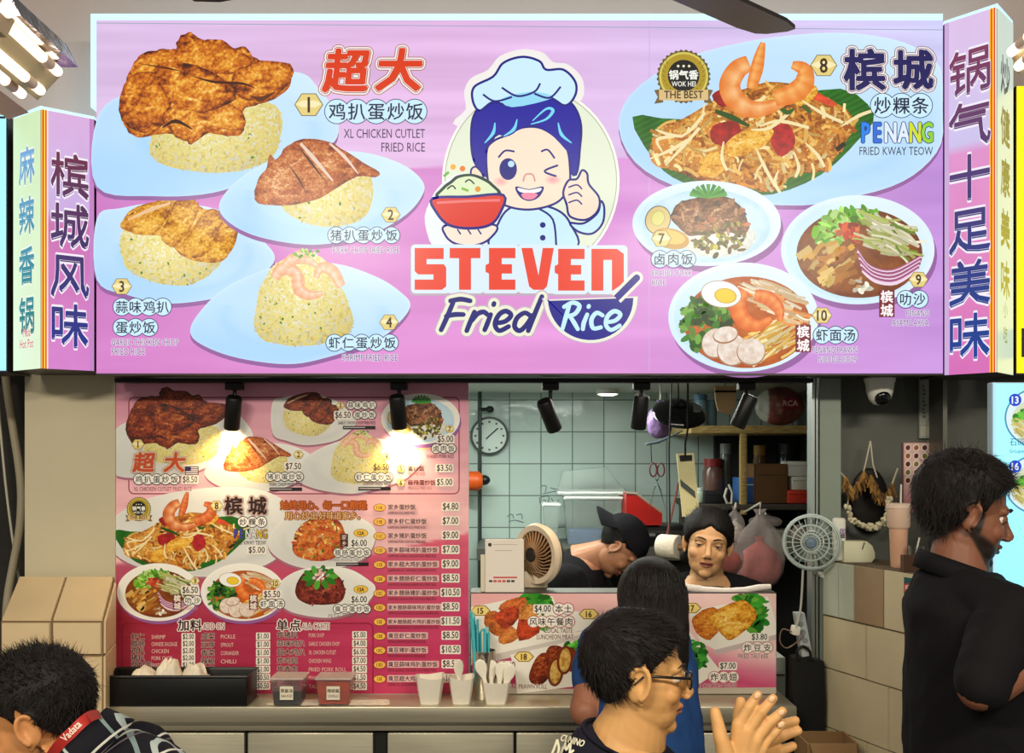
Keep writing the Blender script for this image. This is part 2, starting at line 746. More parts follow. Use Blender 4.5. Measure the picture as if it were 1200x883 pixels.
def scatter_in(pts, n, seed, k=4, pad=0):
    p = catmull(pts, k, True)
    r = np.random.RandomState(seed)
    lo, hi = p.min(0), p.max(0)
    xy = r.uniform(lo, hi, (n * 3, 2))
    return xy[inside(xy[:, 0], xy[:, 1], p)][:n], r


def rice(a, pts, n=520, seed=3, base=((250, 240, 166), (208, 186, 96)), grain=4.6, green=14, k=4, tint=None):
    pts = np.asarray(pts, float)
    lo, hi = pts.min(0), pts.max(0)

    def fn(x, y, p):
        u, v = (x - lo[0]) / (hi[0] - lo[0]), (y - lo[1]) / (hi[1] - lo[1])
        f1, f2, cid = worley(x / (grain * .8), y / (grain * .6), seed)
        t = 0.10 + 0.55 * np.abs(u - 0.42) ** 1.5 * 1.9 + 0.42 * v ** 2.4 + 0.5 * f1 - 0.15 * cid
        return mixc(base[0], base[1], np.clip(t, 0, 1))
    a.raster(pts, fn, 1.3, k, 1.2, seed, 0.6)
    xy, r = scatter_in(pts, n, seed, k)
    ps, cs = [], []
    for x, y in xy:
        ang = r.uniform(0, 180)
        ps.append(ellpts(x, y, grain * r.uniform(.46, .70), grain * r.uniform(.17, .26), ang, 6))
        q = r.uniform()
        u, v = (x - lo[0]) / (hi[0] - lo[0]), (y - lo[1]) / (hi[1] - lo[1])
        dim = 1 - 0.20 * v ** 2.4 - 0.20 * abs(u - 0.42)
        c = np.array((255, 250, 218) if q < .5 else (250, 240, 164) if q < .8 else (234, 212, 116)) * dim
        if tint is not None:
            c = mixc(c, tint, r.uniform(.3, .9))
        cs.append(c)
    xy, r = scatter_in(pts, green, seed + 5, k)
    for x, y in xy:
        ps.append(ellpts(x, y, r.uniform(1.2, 2.6), r.uniform(1, 1.6), r.uniform(0, 180), 7))
        cs.append((58, 130, 40) if r.uniform() < .7 else (190, 215, 90))
    a.many(ps, cs)


def shrimp(a, pts, w, c0=(250, 190, 150), c1=(236, 110, 60), seed=1):
    """A curled prawn body: segments across a tapering curve."""
    p = catmull(pts, 6)
    n = len(p)
    t = np.linspace(0, 1, n)
    ws = w * (0.35 + 0.65 * np.sin(np.pi * np.clip(t * 0.8 + 0.2, 0, 1)))
    g = np.gradient(p, axis=0)
    L = np.hypot(g[:, 0], g[:, 1])[:, None] + 1e-9
    nr = np.stack([-g[:, 1], g[:, 0]], -1) / L
    m = 7
    rows = [p + nr * (ws[:, None] / 2) * s for s in np.linspace(-1, 1, m)]
    v = np.concatenate(rows)
    f = [(j * n + i, j * n + i + 1, (j + 1) * n + i + 1, (j + 1) * n + i) for j in range(m - 1) for i in range(n - 1)]
    ss = np.repeat(np.linspace(-1, 1, m), n)
    tt = np.tile(t, m)
    seg = 0.5 + 0.5 * np.cos(tt * 2 * np.pi * 6)
    q = 0.30 + 0.45 * np.abs(ss) ** 1.5 + 0.35 * seg * (1 - np.abs(ss) * .4) - 0.35 * np.exp(-((ss + .3) / .3) ** 2)
    q = q + 0.2 * (vnoise(v[:, 0] * .5, v[:, 1] * .5, seed) - .5)
    a._put(v, f, mixc(c0, c1, np.clip(q, 0, 1)))


def badge(a, xs, y, r, chars, edge=(30, 40, 100), fill=(205, 240, 255), ink=(18, 26, 66), size=None):
    """Overlapping round stickers, one character each."""
    a.fresh()
    for x in xs:
        a.ell(x, y, r + 0.9, r + 0.9, edge, 0, 24)
    for x in xs:
        a.ell(x, y, r, r, fill, 0, 24)
    for x, c in zip(xs, chars):
        a.han(c, x, y, (size or r * 1.5), ink, 0.012)


def hexno(a, cx, cy, r, num, flat=True):
    a.fresh()
    h = [(cx + r * math.cos(R(60 * i)), cy + r * .9 * math.sin(R(60 * i))) for i in range(6)]
    a.poly(np.array(h), (120, 100, 70))
    a.poly((np.array(h) - (cx, cy)) * .93 + (cx, cy), (232, 210, 128))
    a.poly((np.array(h) - (cx, cy)) * [.93, .3] + (cx, cy - r * .05), (250, 236, 184))
    a.text(num, cx, cy + r * .52, r * 1.5, (66, 40, 14), 'C', 0.02, 0.82)


def caption(a, body, x, y, cap, align='L', ink=(58, 44, 80), halo=(240, 236, 250), cond=0.56, hb=0.05, width=None):
    s = cap / 0.69
    a.fresh()
    if halo is not None:
        a.text(body, x, y, s, halo, align, hb, cond, width=width)
    a.text(body, x, y, s, ink, align, 0.0, cond, width=width)


def dish_cutlet(a, pl=True, drk=False):
    if pl:
        plate(a, [(113.5, 140), (152, 108), (250, 84), (345, 84), (372, 102), (394, 135), (392, 166), (352, 180), (308, 205), (250, 226), (180, 230), (113.5, 219)])
    rice(a, [(176, 165), (180, 186), (212, 199), (268, 202), (312, 190), (328, 165), (324, 125), (250, 105), (190, 130)], 620, 11, green=22)
    fried(a, [(139, 124), (146, 100), (152, 82), (163, 66), (178, 60), (196, 57), (208, 57), (212, 42), (224, 39), (238, 47), (260, 47), (274, 57), (288, 54), (300, 69),
              (320, 72), (340, 75), (343, 88), (336, 106), (322, 116), (304, 122), (284, 130), (286, 152), (272, 160), (246, 156), (224, 169), (214, 160), (188, 157), (160, 161), (146, 146)],
          DARKRED if drk else FRIED, 11, 4, 3.0)
    for i, q in enumerate(([(146, 146), (140, 122), (150, 92), (176, 84), (200, 100), (196, 138), (176, 156)], [(206, 60), (212, 44), (240, 47), (274, 58), (296, 70), (280, 86), (236, 84), (208, 76)],
                           [(276, 84), (304, 72), (340, 76), (340, 96), (318, 116), (290, 118), (272, 104)], [(192, 132), (226, 116), (268, 122), (286, 134), (284, 152), (250, 152), (224, 166), (202, 156)],
                           [(182, 78), (216, 74), (262, 92), (276, 116), (236, 132), (196, 116)])):
        fried(a, q, DARKRED if drk else FRIED, 10, 40 + i * 7, 2.4, .42)
    a.ribbons([([(222, 88), (250, 96), (284, 98), (300, 104)], [0, 3, 3, 0], (70, 26, 8)), ([(160, 74), (196, 80), (214, 84)], [0, 2.5, 0], (90, 34, 8)),
               ([(190, 150), (206, 142), (226, 152)], [1, 5, 1], (58, 20, 8)), ([(292, 112), (306, 116), (322, 108)], [0, 6, 1], (96, 40, 10))])


def dish_chop(a, pl=True, drk=False):
    if pl:
        plate(a, [(257, 246), (266, 224), (298, 198), (350, 180), (420, 178), (470, 192), (496, 214), (492, 234), (470, 256), (430, 276), (370, 287), (312, 280), (276, 266)])
    rice(a, [(330, 238), (346, 256), (378, 266), (412, 262), (432, 248), (437, 216), (424, 202), (360, 214)], 330, 12, green=14)
    st = DARKRED if drk else BRICK
    fried(a, [(298, 234), (302, 212), (313, 196), (316, 181), (324, 187), (336, 172), (356, 163), (382, 165), (402, 175), (424, 190), (444, 201), (440, 208), (420, 207), (396, 220), (370, 234), (340, 241), (312, 240)],
          st, 6, 6, 1.6, 0.3)
    a.ribbons([([(352, 168), (368, 186), (390, 212)], [3, 5, 2], (236, 206, 184)), ([(348, 170), (364, 190), (384, 216)], [0, 3, 0], (70, 26, 12)),
               ([(386, 168), (404, 184), (420, 204)], [2, 4, 1], (238, 208, 190)), ([(336, 190), (350, 210), (360, 228)], [0, 2.5, 0], (80, 30, 12))])


def dish_garlic(a, pl=True, drk=False):
    if pl:
        plate(a, [(113.5, 256), (142, 244), (200, 237), (268, 250), (308, 282), (322, 304), (302, 326), (268, 346), (200, 356), (150, 346), (113.5, 328)])
    rice(a, [(146, 268), (144, 305), (158, 322), (190, 333), (224, 333), (250, 318), (256, 300), (200, 260)], 380, 13, green=14)
    fried(a, [(142, 268), (144, 258), (154, 246), (180, 236), (204, 232), (226, 233), (236, 243), (254, 248), (262, 260), (278, 264), (277, 281), (266, 300), (254, 308), (229, 306), (210, 297), (190, 278), (164, 275)],
          DARKRED if drk else GOLD, 8, 9, 1.8, 0.3)
    for i, q in enumerate(([(144, 268), (146, 256), (172, 240), (200, 234), (196, 256), (176, 276)], [(196, 258), (206, 236), (232, 238), (226, 262), (204, 290), (188, 276)], [(214, 292), (230, 262), (244, 246), (262, 252), (250, 284), (232, 304)],
                           [(242, 300), (256, 272), (278, 264), (276, 284), (262, 304)])):
        fried(a, q, DARKRED if drk else GOLD, 7, 60 + i * 5, 1.5, .34)
    a.ribbons([([(150, 258), (176, 246), (200, 238)], [1, 5, 2], (240, 196, 150))])


def dish_shrimp(a, pl=True, drk=False):
    if pl:
        plate(a, [(223, 390), (234, 366), (268, 335), (330, 311), (392, 309), (442, 325), (470, 343), (481, 358), (468, 378), (440, 400), (380, 420), (336, 427), (280, 420), (240, 406)])
    rice(a, [(299, 385), (300, 360), (308, 330), (326, 308), (356, 296), (382, 306), (396, 330), (410, 360), (413, 384), (396, 399), (350, 406), (312, 400)], 640, 14, green=16)
    pk = ((252, 226, 204), (238, 160, 112))
    for i, (pts, w) in enumerate([([(322, 326), (330, 316), (344, 318), (352, 332), (346, 346)], 15), ([(400, 336), (390, 318), (376, 314), (370, 326)], 14), ([(334, 312), (344, 304), (358, 304), (372, 312)], 14),
                                  ([(348, 322), (350, 338), (362, 346), (378, 344)], 14), ([(344, 306), (352, 298), (366, 300)], 11)]):
        shrimp(a, pts, w, pk[0], pk[1], i)
    xy, r = scatter_in([(346, 300), (352, 292), (372, 294), (374, 302)], 16, 5)
    a.many([ellpts(x, y, 2.6, 1.8, r.uniform(0, 180), 8) for x, y in xy], [((60, 150, 40), (120, 180, 60), (200, 220, 130))[i % 3] for i in range(len(xy))])


def dish_kway(a, pl=True, drk=False):
    if pl:
        plate(a, [(725, 150), (738, 112), (786, 76), (850, 54), (930, 41), (1000, 39), (1060, 50), (1096, 72), (1104, 92), (1104.5, 130), (1103, 168), (1080, 198), (1044, 219), (990, 233), (940, 241), (860, 236), (790, 218), (744, 190)],
              k=3)
    leaf = [(741, 137), (800, 140), (900, 120), (985, 104), (1024, 134), (1006, 164), (962, 205), (905, 228), (850, 226), (800, 214), (768, 190)]

    def lf(x, y, p):
        return mixc((46, 128, 24), (16, 84, 12), np.clip(.5 + .5 * np.sin((x * .5 + y) * .9) * .6 + (fbm(x * .05, y * .05, 4) - .5), 0, 1))
    a.raster(leaf, lf, 1.6, 3)
    heap = [(762, 186), (772, 152), (800, 139), (830, 122), (860, 108), (900, 96), (950, 104), (990, 128), (1002, 148), (986, 174), (966, 200), (930, 205), (906, 226), (870, 219), (820, 212), (790, 200)]
    fried(a, heap, [(0, (70, 30, 8)), (.3, (140, 72, 18)), (.55, (196, 122, 36)), (.8, (226, 164, 66)), (1, (248, 214, 130))], 8, 31, 3, .25)
    xy, r = scatter_in(heap, 300, 8)
    its = []
    for x, y in xy:
        an, L = r.uniform(0, 2 * np.pi), r.uniform(8, 24)
        b = r.uniform(-6, 6)
        dx, dy = math.cos(an) * L / 2, math.sin(an) * L / 2
        q = r.uniform()
        c = (236, 186, 92) if q < .3 else (214, 136, 44) if q < .65 else (176, 92, 24) if q < .85 else (248, 226, 160)
        its.append(([(x - dx, y - dy), (x - dy / L * b, y + dx / L * b), (x + dx, y + dy)], r.uniform(2.2, 4.6), np.array(c) * r.uniform(.8, 1.06)))
    a.ribbons(its)
    for pts, c in [([(835, 148), (862, 142), (868, 158), (850, 170), (834, 166)], (150, 24, 26)), ([(905, 150), (924, 146), (932, 168), (916, 184), (904, 170)], (158, 30, 34)),
                   ([(834, 112), (850, 104), (858, 118), (846, 126)], (140, 20, 24)), ([(946, 104), (978, 120), (972, 124), (944, 112)], (206, 70, 40))]:
        a.raster(pts, lambda x, y, p, c=c: np.asarray(c, float) * (0.75 + .7 * fbm(x * .2, y * .2, 3))[:, None], 1.2, 3)
    for pts in ([(850, 170), (866, 156), (900, 150), (906, 158), (888, 176), (862, 184), (850, 180)], [(820, 188), (840, 178), (850, 196), (836, 208), (820, 204)], [(926, 112), (940, 96), (958, 104), (950, 120), (934, 124)]):
        fried(a, pts, GOLD, 6, 12, .8, .1)
    pale = []
    for pts in ([(762, 186), (786, 176), (806, 164)], [(780, 194), (800, 172), (820, 150)], [(890, 148), (914, 142), (948, 150)], [(886, 174), (896, 196), (908, 218)], [(912, 200), (908, 214), (914, 226)],
                [(940, 118), (962, 132), (988, 144)], [(986, 148), (1006, 136), (1022, 130)], [(800, 160), (812, 150), (826, 132)], [(944, 168), (958, 182), (966, 196)], [(880, 152), (902, 150), (930, 128)],
                [(768, 152), (784, 158), (800, 160)], [(848, 166), (846, 186), (852, 200)], [(930, 178), (936, 196), (932, 208)], [(776, 178), (770, 164), (790, 160)]):
        pale.append((pts, [1.5, 4.2, 3.4], (244, 226, 170)))
    a.ribbons(pale)
    a.ribbons([([(838, 130), (858, 138), (878, 148)], [4, 7, 3], (38, 78, 18)), ([(912, 124), (922, 132), (930, 128)], [4, 6, 3], (50, 92, 22)), ([(940, 124), (950, 132)], [5, 4], (60, 96, 30)), ([(980, 176), (990, 168)], [6, 5], (40, 24, 12))])
    cc = ((252, 190, 110), (226, 112, 30)) if not drk else ((240, 150, 90), (190, 70, 20))
    shrimp(a, [(880, 104), (886, 84), (890, 66), (894, 50)], 15, cc[0], cc[1], 1)
    shrimp(a, [(878, 74), (864, 82), (855, 100), (862, 118), (880, 128), (902, 126), (924, 116)], 25, (252, 200, 140), cc[1], 2)
    shrimp(a, [(908, 116), (928, 110), (942, 98), (942, 82), (928, 76)], 24, cc[0], cc[1], 3)


def bowl(a, cx, cy, rx, ry, soup, ox=0, oy=4, k=.80, side=0, hi=(196, 232, 250), lo=(226, 244, 255)):
    a.ell(cx + 3, cy + 7 + side, rx, ry, (150, 95, 160), 0, 48)
    if side:
        a.ell(cx, cy + side, rx * .8, ry * .9, (150, 190, 220), 0, 48)
    a.raster(ellpts(cx, cy, rx, ry, 0, 60), lambda x, y, p: mixc(hi, lo, np.clip(.5 + (x - cx) / rx * .3 - (y - cy) / ry * .4 + .5 * (np.hypot((x - cx) / rx, (y - cy) / ry) > .92), 0, 1)), 2)
    a.raster(ellpts(cx + ox, cy + oy, rx * k, ry * k, 0, 50),
             lambda x, y, p: mixc(soup[0], soup[1], np.clip(fbm(x * .08, y * .08, 5) * 1.5 - .25 + 0.3 * (np.hypot((x - cx - ox) / rx / k, (y - cy - oy) / ry / k) > .9), 0, 1)), 1.6)


def strands(a, region, n, cols, w, L, ang, seed, spread=25, bend=5):
    xy, r = scatter_in(region, n, seed)
    its = []
    for x, y in xy:
        an, l = R(ang + r.uniform(-spread, spread)), r.uniform(*L)
        dx, dy = math.cos(an) * l / 2, math.sin(an) * l / 2
        b = r.uniform(-bend, bend)
        its.append(([(x - dx, y - dy), (x - dy / l * b, y + dx / l * b), (x + dx, y + dy)], r.uniform(*w), np.array(cols[r.randint(len(cols))]) * r.uniform(.82, 1.05)))
    a.ribbons(its)


def leafy(a, region, n, cols, rr, seed):
    xy, r = scatter_in(region, n, seed)
    a.many([ellpts(x, y, r.uniform(*rr), r.uniform(*rr) * .5, r.uniform(0, 180), 9) for x, y in xy], [np.array(cols[r.randint(len(cols))]) * r.uniform(.75, 1.1) for _ in xy])


def egg(a, cx, cy, rx, ry, rot=0, yolk=(246, 206, 50), white=(250, 250, 250), off=(0, 0), edge=(176, 150, 120)):
    a.ell(cx, cy, rx + 1, ry + 1, edge, rot)
    a.ell(cx, cy, rx, ry, white, rot)
    a.ell(cx + off[0], cy + off[1], rx * .58, ry * .6, np.array(yolk) * .85, rot)
    a.ell(cx + off[0], cy + off[1], rx * .50, ry * .52, yolk, rot)


def dish_braised(a, pl=True, drk=False):
    if pl:
        bowl(a, 828, 262, 87, 50, ((206, 232, 246), (186, 220, 240)), 0, 3, .86)
    rice(a, [(800, 270), (830, 262), (880, 268), (884, 284), (866, 298), (830, 301), (806, 292)], 130, 4, ((246, 246, 236), (200, 205, 196)), 4.2, 0, tint=(245, 248, 246))
    m = [(786, 252), (796, 238), (812, 232), (836, 228), (862, 236), (870, 248), (878, 264), (872, 276), (850, 272), (822, 276), (806, 276), (790, 262)]
    fried(a, m, [(0, (34, 12, 8)), (.35, (84, 40, 24)), (.6, (130, 76, 44)), (.85, (180, 126, 84)), (1, (226, 190, 150))], 7, 41, 2, .3)
    leafy(a, m, 36, [(72, 34, 26), (112, 60, 34), (146, 90, 54), (180, 130, 96), (200, 116, 70)], (3, 6), 4)
    g = [(814, 272), (840, 264), (872, 262), (876, 284), (864, 296), (838, 300), (818, 294)]
    leafy(a, g, 60, [(96, 96, 20), (150, 140, 30), (62, 60, 16), (190, 180, 60), (112, 84, 28)], (3, 6), 6)
    egg(a, 771, 258, 14, 16, 20, (226, 220, 130), (222, 196, 130), (0, -2), (70, 50, 34))
    a.ell(786, 280, 22, 12, (196, 150, 66), 12)
    a.ell(786, 278, 17, 8, (232, 192, 96), 12)
    its = []
    for an in range(-80, 81, 20):
        its.append(([(830, 232), (830 + 22 * math.sin(R(an)), 230 - 14 * math.cos(R(an)))], [2, 5], (40, 130, 40) if an % 40 else (66, 160, 50)))
    a.ribbons(its)


def dish_laksa(a, pl=True, drk=False):
    bowl(a, 1005, 293, 90, 64, ((156, 84, 26), (112, 50, 12)), 2, 4, .82)
    leafy(a, [(950, 282), (958, 262), (980, 250), (1016, 244), (1028, 252), (1000, 270), (976, 290)], 90, [(124, 200, 40), (160, 222, 90), (84, 160, 24), (196, 236, 140)], (4, 9), 2)
    leafy(a, [(986, 266), (1012, 262), (1016, 280), (1000, 288), (984, 276)], 26, [(214, 84, 44), (236, 120, 70), (180, 50, 30)], (4, 8), 3)
    strands(a, [(1016, 256), (1044, 256), (1074, 276), (1078, 290), (1050, 300), (1020, 286), (1014, 270)], 70, [(232, 226, 196), (206, 200, 150), (170, 180, 90), (110, 140, 40)], (2, 4), (20, 38), 25, 12)
    strands(a, [(940, 296), (966, 290), (1000, 288), (1000, 318), (976, 332), (950, 318)], 60, [(214, 160, 60), (190, 120, 40), (150, 86, 26), (226, 190, 110)], (4, 9), (10, 20), -35, 35)
    its = []
    for i in range(11):
        q = i / 10
        its.append(([(1004 + 6 * q, 292 + 26 * q), (1018 + 8 * q, 312 + 18 * q), (1046 + 4 * q, 318 + 14 * q), (1080 - 4 * q, 300 + 16 * q)], [2, 4, 4, 2], [(176, 96, 140), (240, 214, 232), (146, 60, 110)][i % 3]))
    a.ribbons(its)
    leafy(a, [(996, 330), (1012, 326), (1020, 338), (1004, 342)], 14, [(236, 230, 210), (200, 150, 90)], (3, 6), 9)


def dish_prawn(a, pl=True, drk=False):
    bowl(a, 871, 372, 88, 64, ((206, 110, 36), (172, 72, 14)), 4, 6, .84)
    strands(a, [(880, 390), (920, 370), (936, 384), (928, 410), (900, 424), (872, 408)], 70, [(242, 206, 110), (226, 170, 60), (250, 230, 170)], (2, 3.6), (20, 36), -30, 25, 9)
    strands(a, [(870, 344), (900, 332), (930, 344), (944, 366), (930, 384), (904, 366)], 70, [(248, 232, 200), (226, 190, 140), (240, 150, 70)], (2, 3.6), (16, 34), 20, 30, 8)
    leafy(a, [(800, 380), (806, 358), (826, 352), (852, 366), (860, 380), (838, 396), (820, 412), (806, 400)], 120, [(30, 92, 16), (58, 130, 28), (20, 66, 12), (110, 160, 60)], (4, 9), 5)
    shrimp(a, [(872, 340), (864, 356), (870, 374), (886, 382), (904, 374)], 20, (250, 160, 80), (220, 86, 20), 4)
    shrimp(a, [(884, 346), (900, 350), (912, 362), (914, 376)], 17, (252, 170, 90), (214, 76, 16), 5)
    egg(a, 845, 345, 23, 15, 8, off=(5, 2))
    for x, y, rx, ry, rot in ((838, 402, 15, 17, 20), (858, 410, 17, 18, 10), (880, 412, 16, 15, 0), (850, 392, 14, 9, -10)):
        a.ell(x, y + 1, rx + 1, ry + 1, (170, 120, 90), rot)
        a.raster(ellpts(x, y, rx, ry, rot), lambda x, y, p: mixc((246, 236, 226), (212, 182, 160), np.clip(fbm(x * .2, y * .2, 8) * 1.6 - .4, 0, 1)), 1.4)


def medal(a, cx, cy, r):
    a.fresh()
    a.poly([(cx - r * 1.08, cy + r * .5), (cx - r * .75, cy + r * .45), (cx - r * .75, cy + r * .95), (cx - r * 1.08, cy + r * 1.0), (cx - r * .95, cy + r * .75)], (120, 96, 56))
    a.poly([(cx + r * 1.08, cy + r * .5), (cx + r * .75, cy + r * .45), (cx + r * .75, cy + r * .95), (cx + r * 1.08, cy + r * 1.0), (cx + r * .95, cy + r * .75)], (120, 96, 56))
    sc = []
    for i in range(64):
        q = r * (1.0 if i % 2 else .93)
        sc.append((cx + q * math.cos(i * math.pi / 32), cy + q * math.sin(i * math.pi / 32)))
    a.poly(sc, (104, 84, 30))
    a.ell(cx, cy, r * .90, r * .90, (214, 200, 90))
    a.ell(cx, cy, r * .82, r * .82, (178, 150, 40))
    its = []
    for s in (-1, 1):
        for i in range(9):
            an = R(-35 + i * 14)
            its.append(([(cx + s * r * .70 * math.cos(an), cy + r * .70 * math.sin(an) - 2), (cx + s * r * .80 * math.cos(an), cy + r * .78 * math.sin(an) - r * .18)], [0.6, r * .09, 0.4], (92, 84, 14)))
    a.ribbons(its)
    a.ell(cx, cy - 1, r * .58, r * .58, (22, 24, 26))
    for i in range(3):
        a.ell(cx + (i - 1) * r * .2, cy - r * .38, r * .05, r * .05, (240, 236, 200), 0, 8)
    a.han('锅气香', cx, cy - r * .06, r * .36, (250, 250, 240), 0.03)
    a.text('WOK HEI', cx, cy + r * .36, r * .26, (250, 250, 240), 'C', 0.01, .8)
    a.poly([(cx - r * .9, cy + r * .48), (cx, cy + r * .52), (cx + r * .9, cy + r * .48), (cx + r * .9, cy + r * .86), (cx, cy + r * .9), (cx - r * .9, cy + r * .86)], (222, 190, 130))
    a.text('THE BEST', cx, cy + r * .80, r * .40, (58, 44, 24), 'C', 0.015, .85)
# ---------------------------------------------------------------- materials of the place
M_BEIGE = mat('beige_wall_paint', (196, 186, 158), .75, var=.05, vscale=3, bump=.05, bscale=60)
M_SOFFIT = mat('grey_soffit_paint', (206, 190, 186), .7, var=.06, vscale=2)
M_TILE_BEIGE = mat('beige_ledge_tile', (216, 192, 152), .35, var=.06, vscale=6)
M_GROUT = mat('dark_grout', (120, 98, 70), .9)
M_STEEL = mat('brushed_stainless_steel', (196, 190, 168), .36, .75, var=.08, vscale=5, bump=.03, bscale=30, stretch=(1, 1, 30))
M_STEEL_D = mat('dull_stainless_steel', (112, 112, 104), .45, .8, var=.15, vscale=3)
M_BLACK = mat('matt_black_metal', (14, 14, 15), .45, .2)
M_DARK = mat('dark_recess', (20, 19, 18), .8)
M_WHITE = mat('white_plastic', (226, 224, 214), .4, var=.03, vscale=9)
M_GREYGREEN = mat('grey_green_enamel', (126, 138, 126), .4, var=.06, vscale=4)
M_FLOOR = mat('grey_floor_tile', (92, 88, 82), .4, var=.15, vscale=2)


def tile_mat(name, col, grout, sx, sy, axes='XZ', off=(0, 0), rough=.2, bump=.25, gw=.02, var=.05):
    """Square glazed tiles laid on a wall: brick texture in the wall's own metres."""
    if name in MATS:
        return MATS[name]
    m = mat(name, col, rough)
    nt = m.node_tree
    b = nt.nodes['Principled BSDF']
    tc = nt.nodes.new('ShaderNodeTexCoord')
    sp = nt.nodes.new('ShaderNodeSeparateXYZ')
    cb = nt.nodes.new('ShaderNodeCombineXYZ')
    nt.links.new(tc.outputs['Object'], sp.inputs[0])
    nt.links.new(sp.outputs['XYZ'.index(axes[0])], cb.inputs[0])
    nt.links.new(sp.outputs['XYZ'.index(axes[1])], cb.inputs[1])
    mp = nt.nodes.new('ShaderNodeMapping')
    mp.inputs['Location'].default_value = (off[0], off[1], 0)
    nt.links.new(cb.outputs[0], mp.inputs[0])
    br = nt.nodes.new('ShaderNodeTexBrick')
    br.offset = 0.0
    br.inputs['Scale'].default_value = 1.0
    br.inputs['Brick Width'].default_value = sx
    br.inputs['Row Height'].default_value = sy
    br.inputs['Mortar Size'].default_value = gw * min(sx, sy)
    br.inputs['Mortar Smooth'].default_value = .2
    a = np.array(lin(col))[:3]
    br.inputs['Color1'].default_value = (*(a * (1 + var)), 1)
    br.inputs['Color2'].default_value = (*(a * (1 - var)), 1)
    br.inputs['Mortar'].default_value = lin(grout)
    nt.links.new(mp.outputs[0], br.inputs['Vector'])
    nt.links.new(br.outputs['Color'], b.inputs['Base Color'])
    nz = nt.nodes.new('ShaderNodeTexNoise')
    nz.inputs['Scale'].default_value = 22
    nt.links.new(tc.outputs['Object'], nz.inputs['Vector'])
    ad = nt.nodes.new('ShaderNodeMath')
    ad.operation = 'SUBTRACT'
    nt.links.new(nz.outputs['Fac'], ad.inputs[0])
    nt.links.new(br.outputs['Fac'], ad.inputs[1])
    bp = nt.nodes.new('ShaderNodeBump')
    bp.inputs['Strength'].default_value = bump
    bp.inputs['Distance'].default_value = .006
    nt.links.new(ad.outputs[0], bp.inputs['Height'])
    nt.links.new(bp.outputs[0], b.inputs['Normal'])
    return m


def structure(o):
    o['kind'] = 'structure'
    return o


# ---------------------------------------------------------------- the stall's shell
structure(MB().box2((-4, -5, -.1), (4, 2.4, 0)).build('floor', M_FLOOR))
structure(MB().box2((-4, -5, 3.1), (4, 2.4, 3.2)).build('ceiling', mat('hall_ceiling_paint', (150, 140, 130), .8)))
# the beam wall the signs hang on, above the stall openings
structure(MB().box2((-2.2, -.02, 2.02), (2.2, .12, 3.1)).build('wall_front', M_SOFFIT))
# kitchen: tiled back wall, side walls, low ceiling
KD = 4.88
bw = MB().box2((-.75, KD - 3, 0), (1.75, KD - 2.9, 2.1)).build('wall_back', tile_mat('white_wall_tile', (186, 204, 196), (112, 124, 118), .15, .152, 'XZ', (.062, .016), .12, .35))
structure(bw)
structure(MB().box2((-.75, .14, 0), (-.65, KD - 3, 2.1)).build('wall_left', tile_mat('white_wall_tile_side', (186, 204, 196), (112, 124, 118), .15, .152, 'YZ')))
structure(MB().box2((1.36, .16, 0), (1.46, KD - 3, 2.1)).build('wall_right', M_STEEL_D))
structure(MB().box2((-.75, .12, 1.995), (1.46, KD - 3, 2.05)).build('ceiling_kitchen', mat('kitchen_ceiling_board', (206, 210, 204), .7)))
# painted pier and its sloping tiled ledge
pa, pb = P(29, 440, 2.98), P(135, 440, 2.98)
structure(MB().box2((pa.x, -.02, 1.0), (pb.x, .30, 2.1)).build('pillar_left', M_BEIGE))
led = MB()
A = [P(23, 677, 2.97), P(134, 677, 2.97), P(121, 729, 2.77), P(1, 729, 2.77)]
g = .003


def quad_lerp(q, u, v):
    a, b, c, d = q
    return a * (1 - u) * (1 - v) + b * u * (1 - v) + c * u * v + d * (1 - u) * v


ledge_core = MB()
low = [Vector((p.x, p.y, 0)) for p in A]
ledge_core.raw(A + low, [(3, 2, 1, 0), (4, 5, 6, 7), (0, 1, 5, 4), (1, 2, 6, 5), (2, 3, 7, 6), (3, 0, 4, 7)])
lc = structure(ledge_core.build('trim_1', M_GROUT))


def tile_on(mb, q, n, t=.006, inset=.0035):
    """One glazed tile proud of the four corners q."""
    c = (q[0] + q[1] + q[2] + q[3]) / 4
    i = [p + (c - p).normalized() * inset * 1.4 for p in q]
    n = Vector(n).normalized() * t
    j = [p + n + (c - p).normalized() * .002 for p in i]
    mb.raw(i + j, [(4, 5, 6, 7), (0, 1, 5, 4), (1, 2, 6, 5), (2, 3, 7, 6), (3, 0, 4, 7)])


tl = MB()
up = (A[1] - A[0]).cross(A[2] - A[1])
up = up if up.z > 0 else -up
for u0, u1 in ((0, .5), (.5, 1)):
    tile_on(tl, [quad_lerp(A, u0, 1), quad_lerp(A, u1, 1), quad_lerp(A, u1, 0), quad_lerp(A, u0, 0)], up)
zz = [A[3].z - .0, A[3].z - .09, A[3].z - .42, A[3].z - .76, A[3].z - 1.10]
fq = lambda u, z: Vector((A[3].x + (A[2].x - A[3].x) * u, A[3].y, z))
sq = lambda u, z: Vector((A[2].x + (A[1].x - A[2].x) * u, A[2].y + (A[1].y - A[2].y) * u, z + (.09 * 0)))
for k in range(4):
    for u0, u1 in ((0, .5), (.5, 1)):
        tile_on(tl, [fq(u0, zz[k + 1]), fq(u1, zz[k + 1]), fq(u1, zz[k]), fq(u0, zz[k])], (0, -1, 0))
    tile_on(tl, [sq(0, zz[k + 1]), sq(1, zz[k + 1]), sq(1, zz[k] + (.0 if k else .085)), sq(0, zz[k])], (1, -.1, 0))
o = tl.build('tile_facing', M_TILE_BEIGE, lc, 30)

# the dark gap beyond the pier, with the neighbour's back panel
structure(MB().box2((-2.2, .32, 0), (-1.36, .40, 2.1)).build('wall_gap', mat('dark_gap_panel', (40, 36, 34), .7, var=.4, vscale=6)))

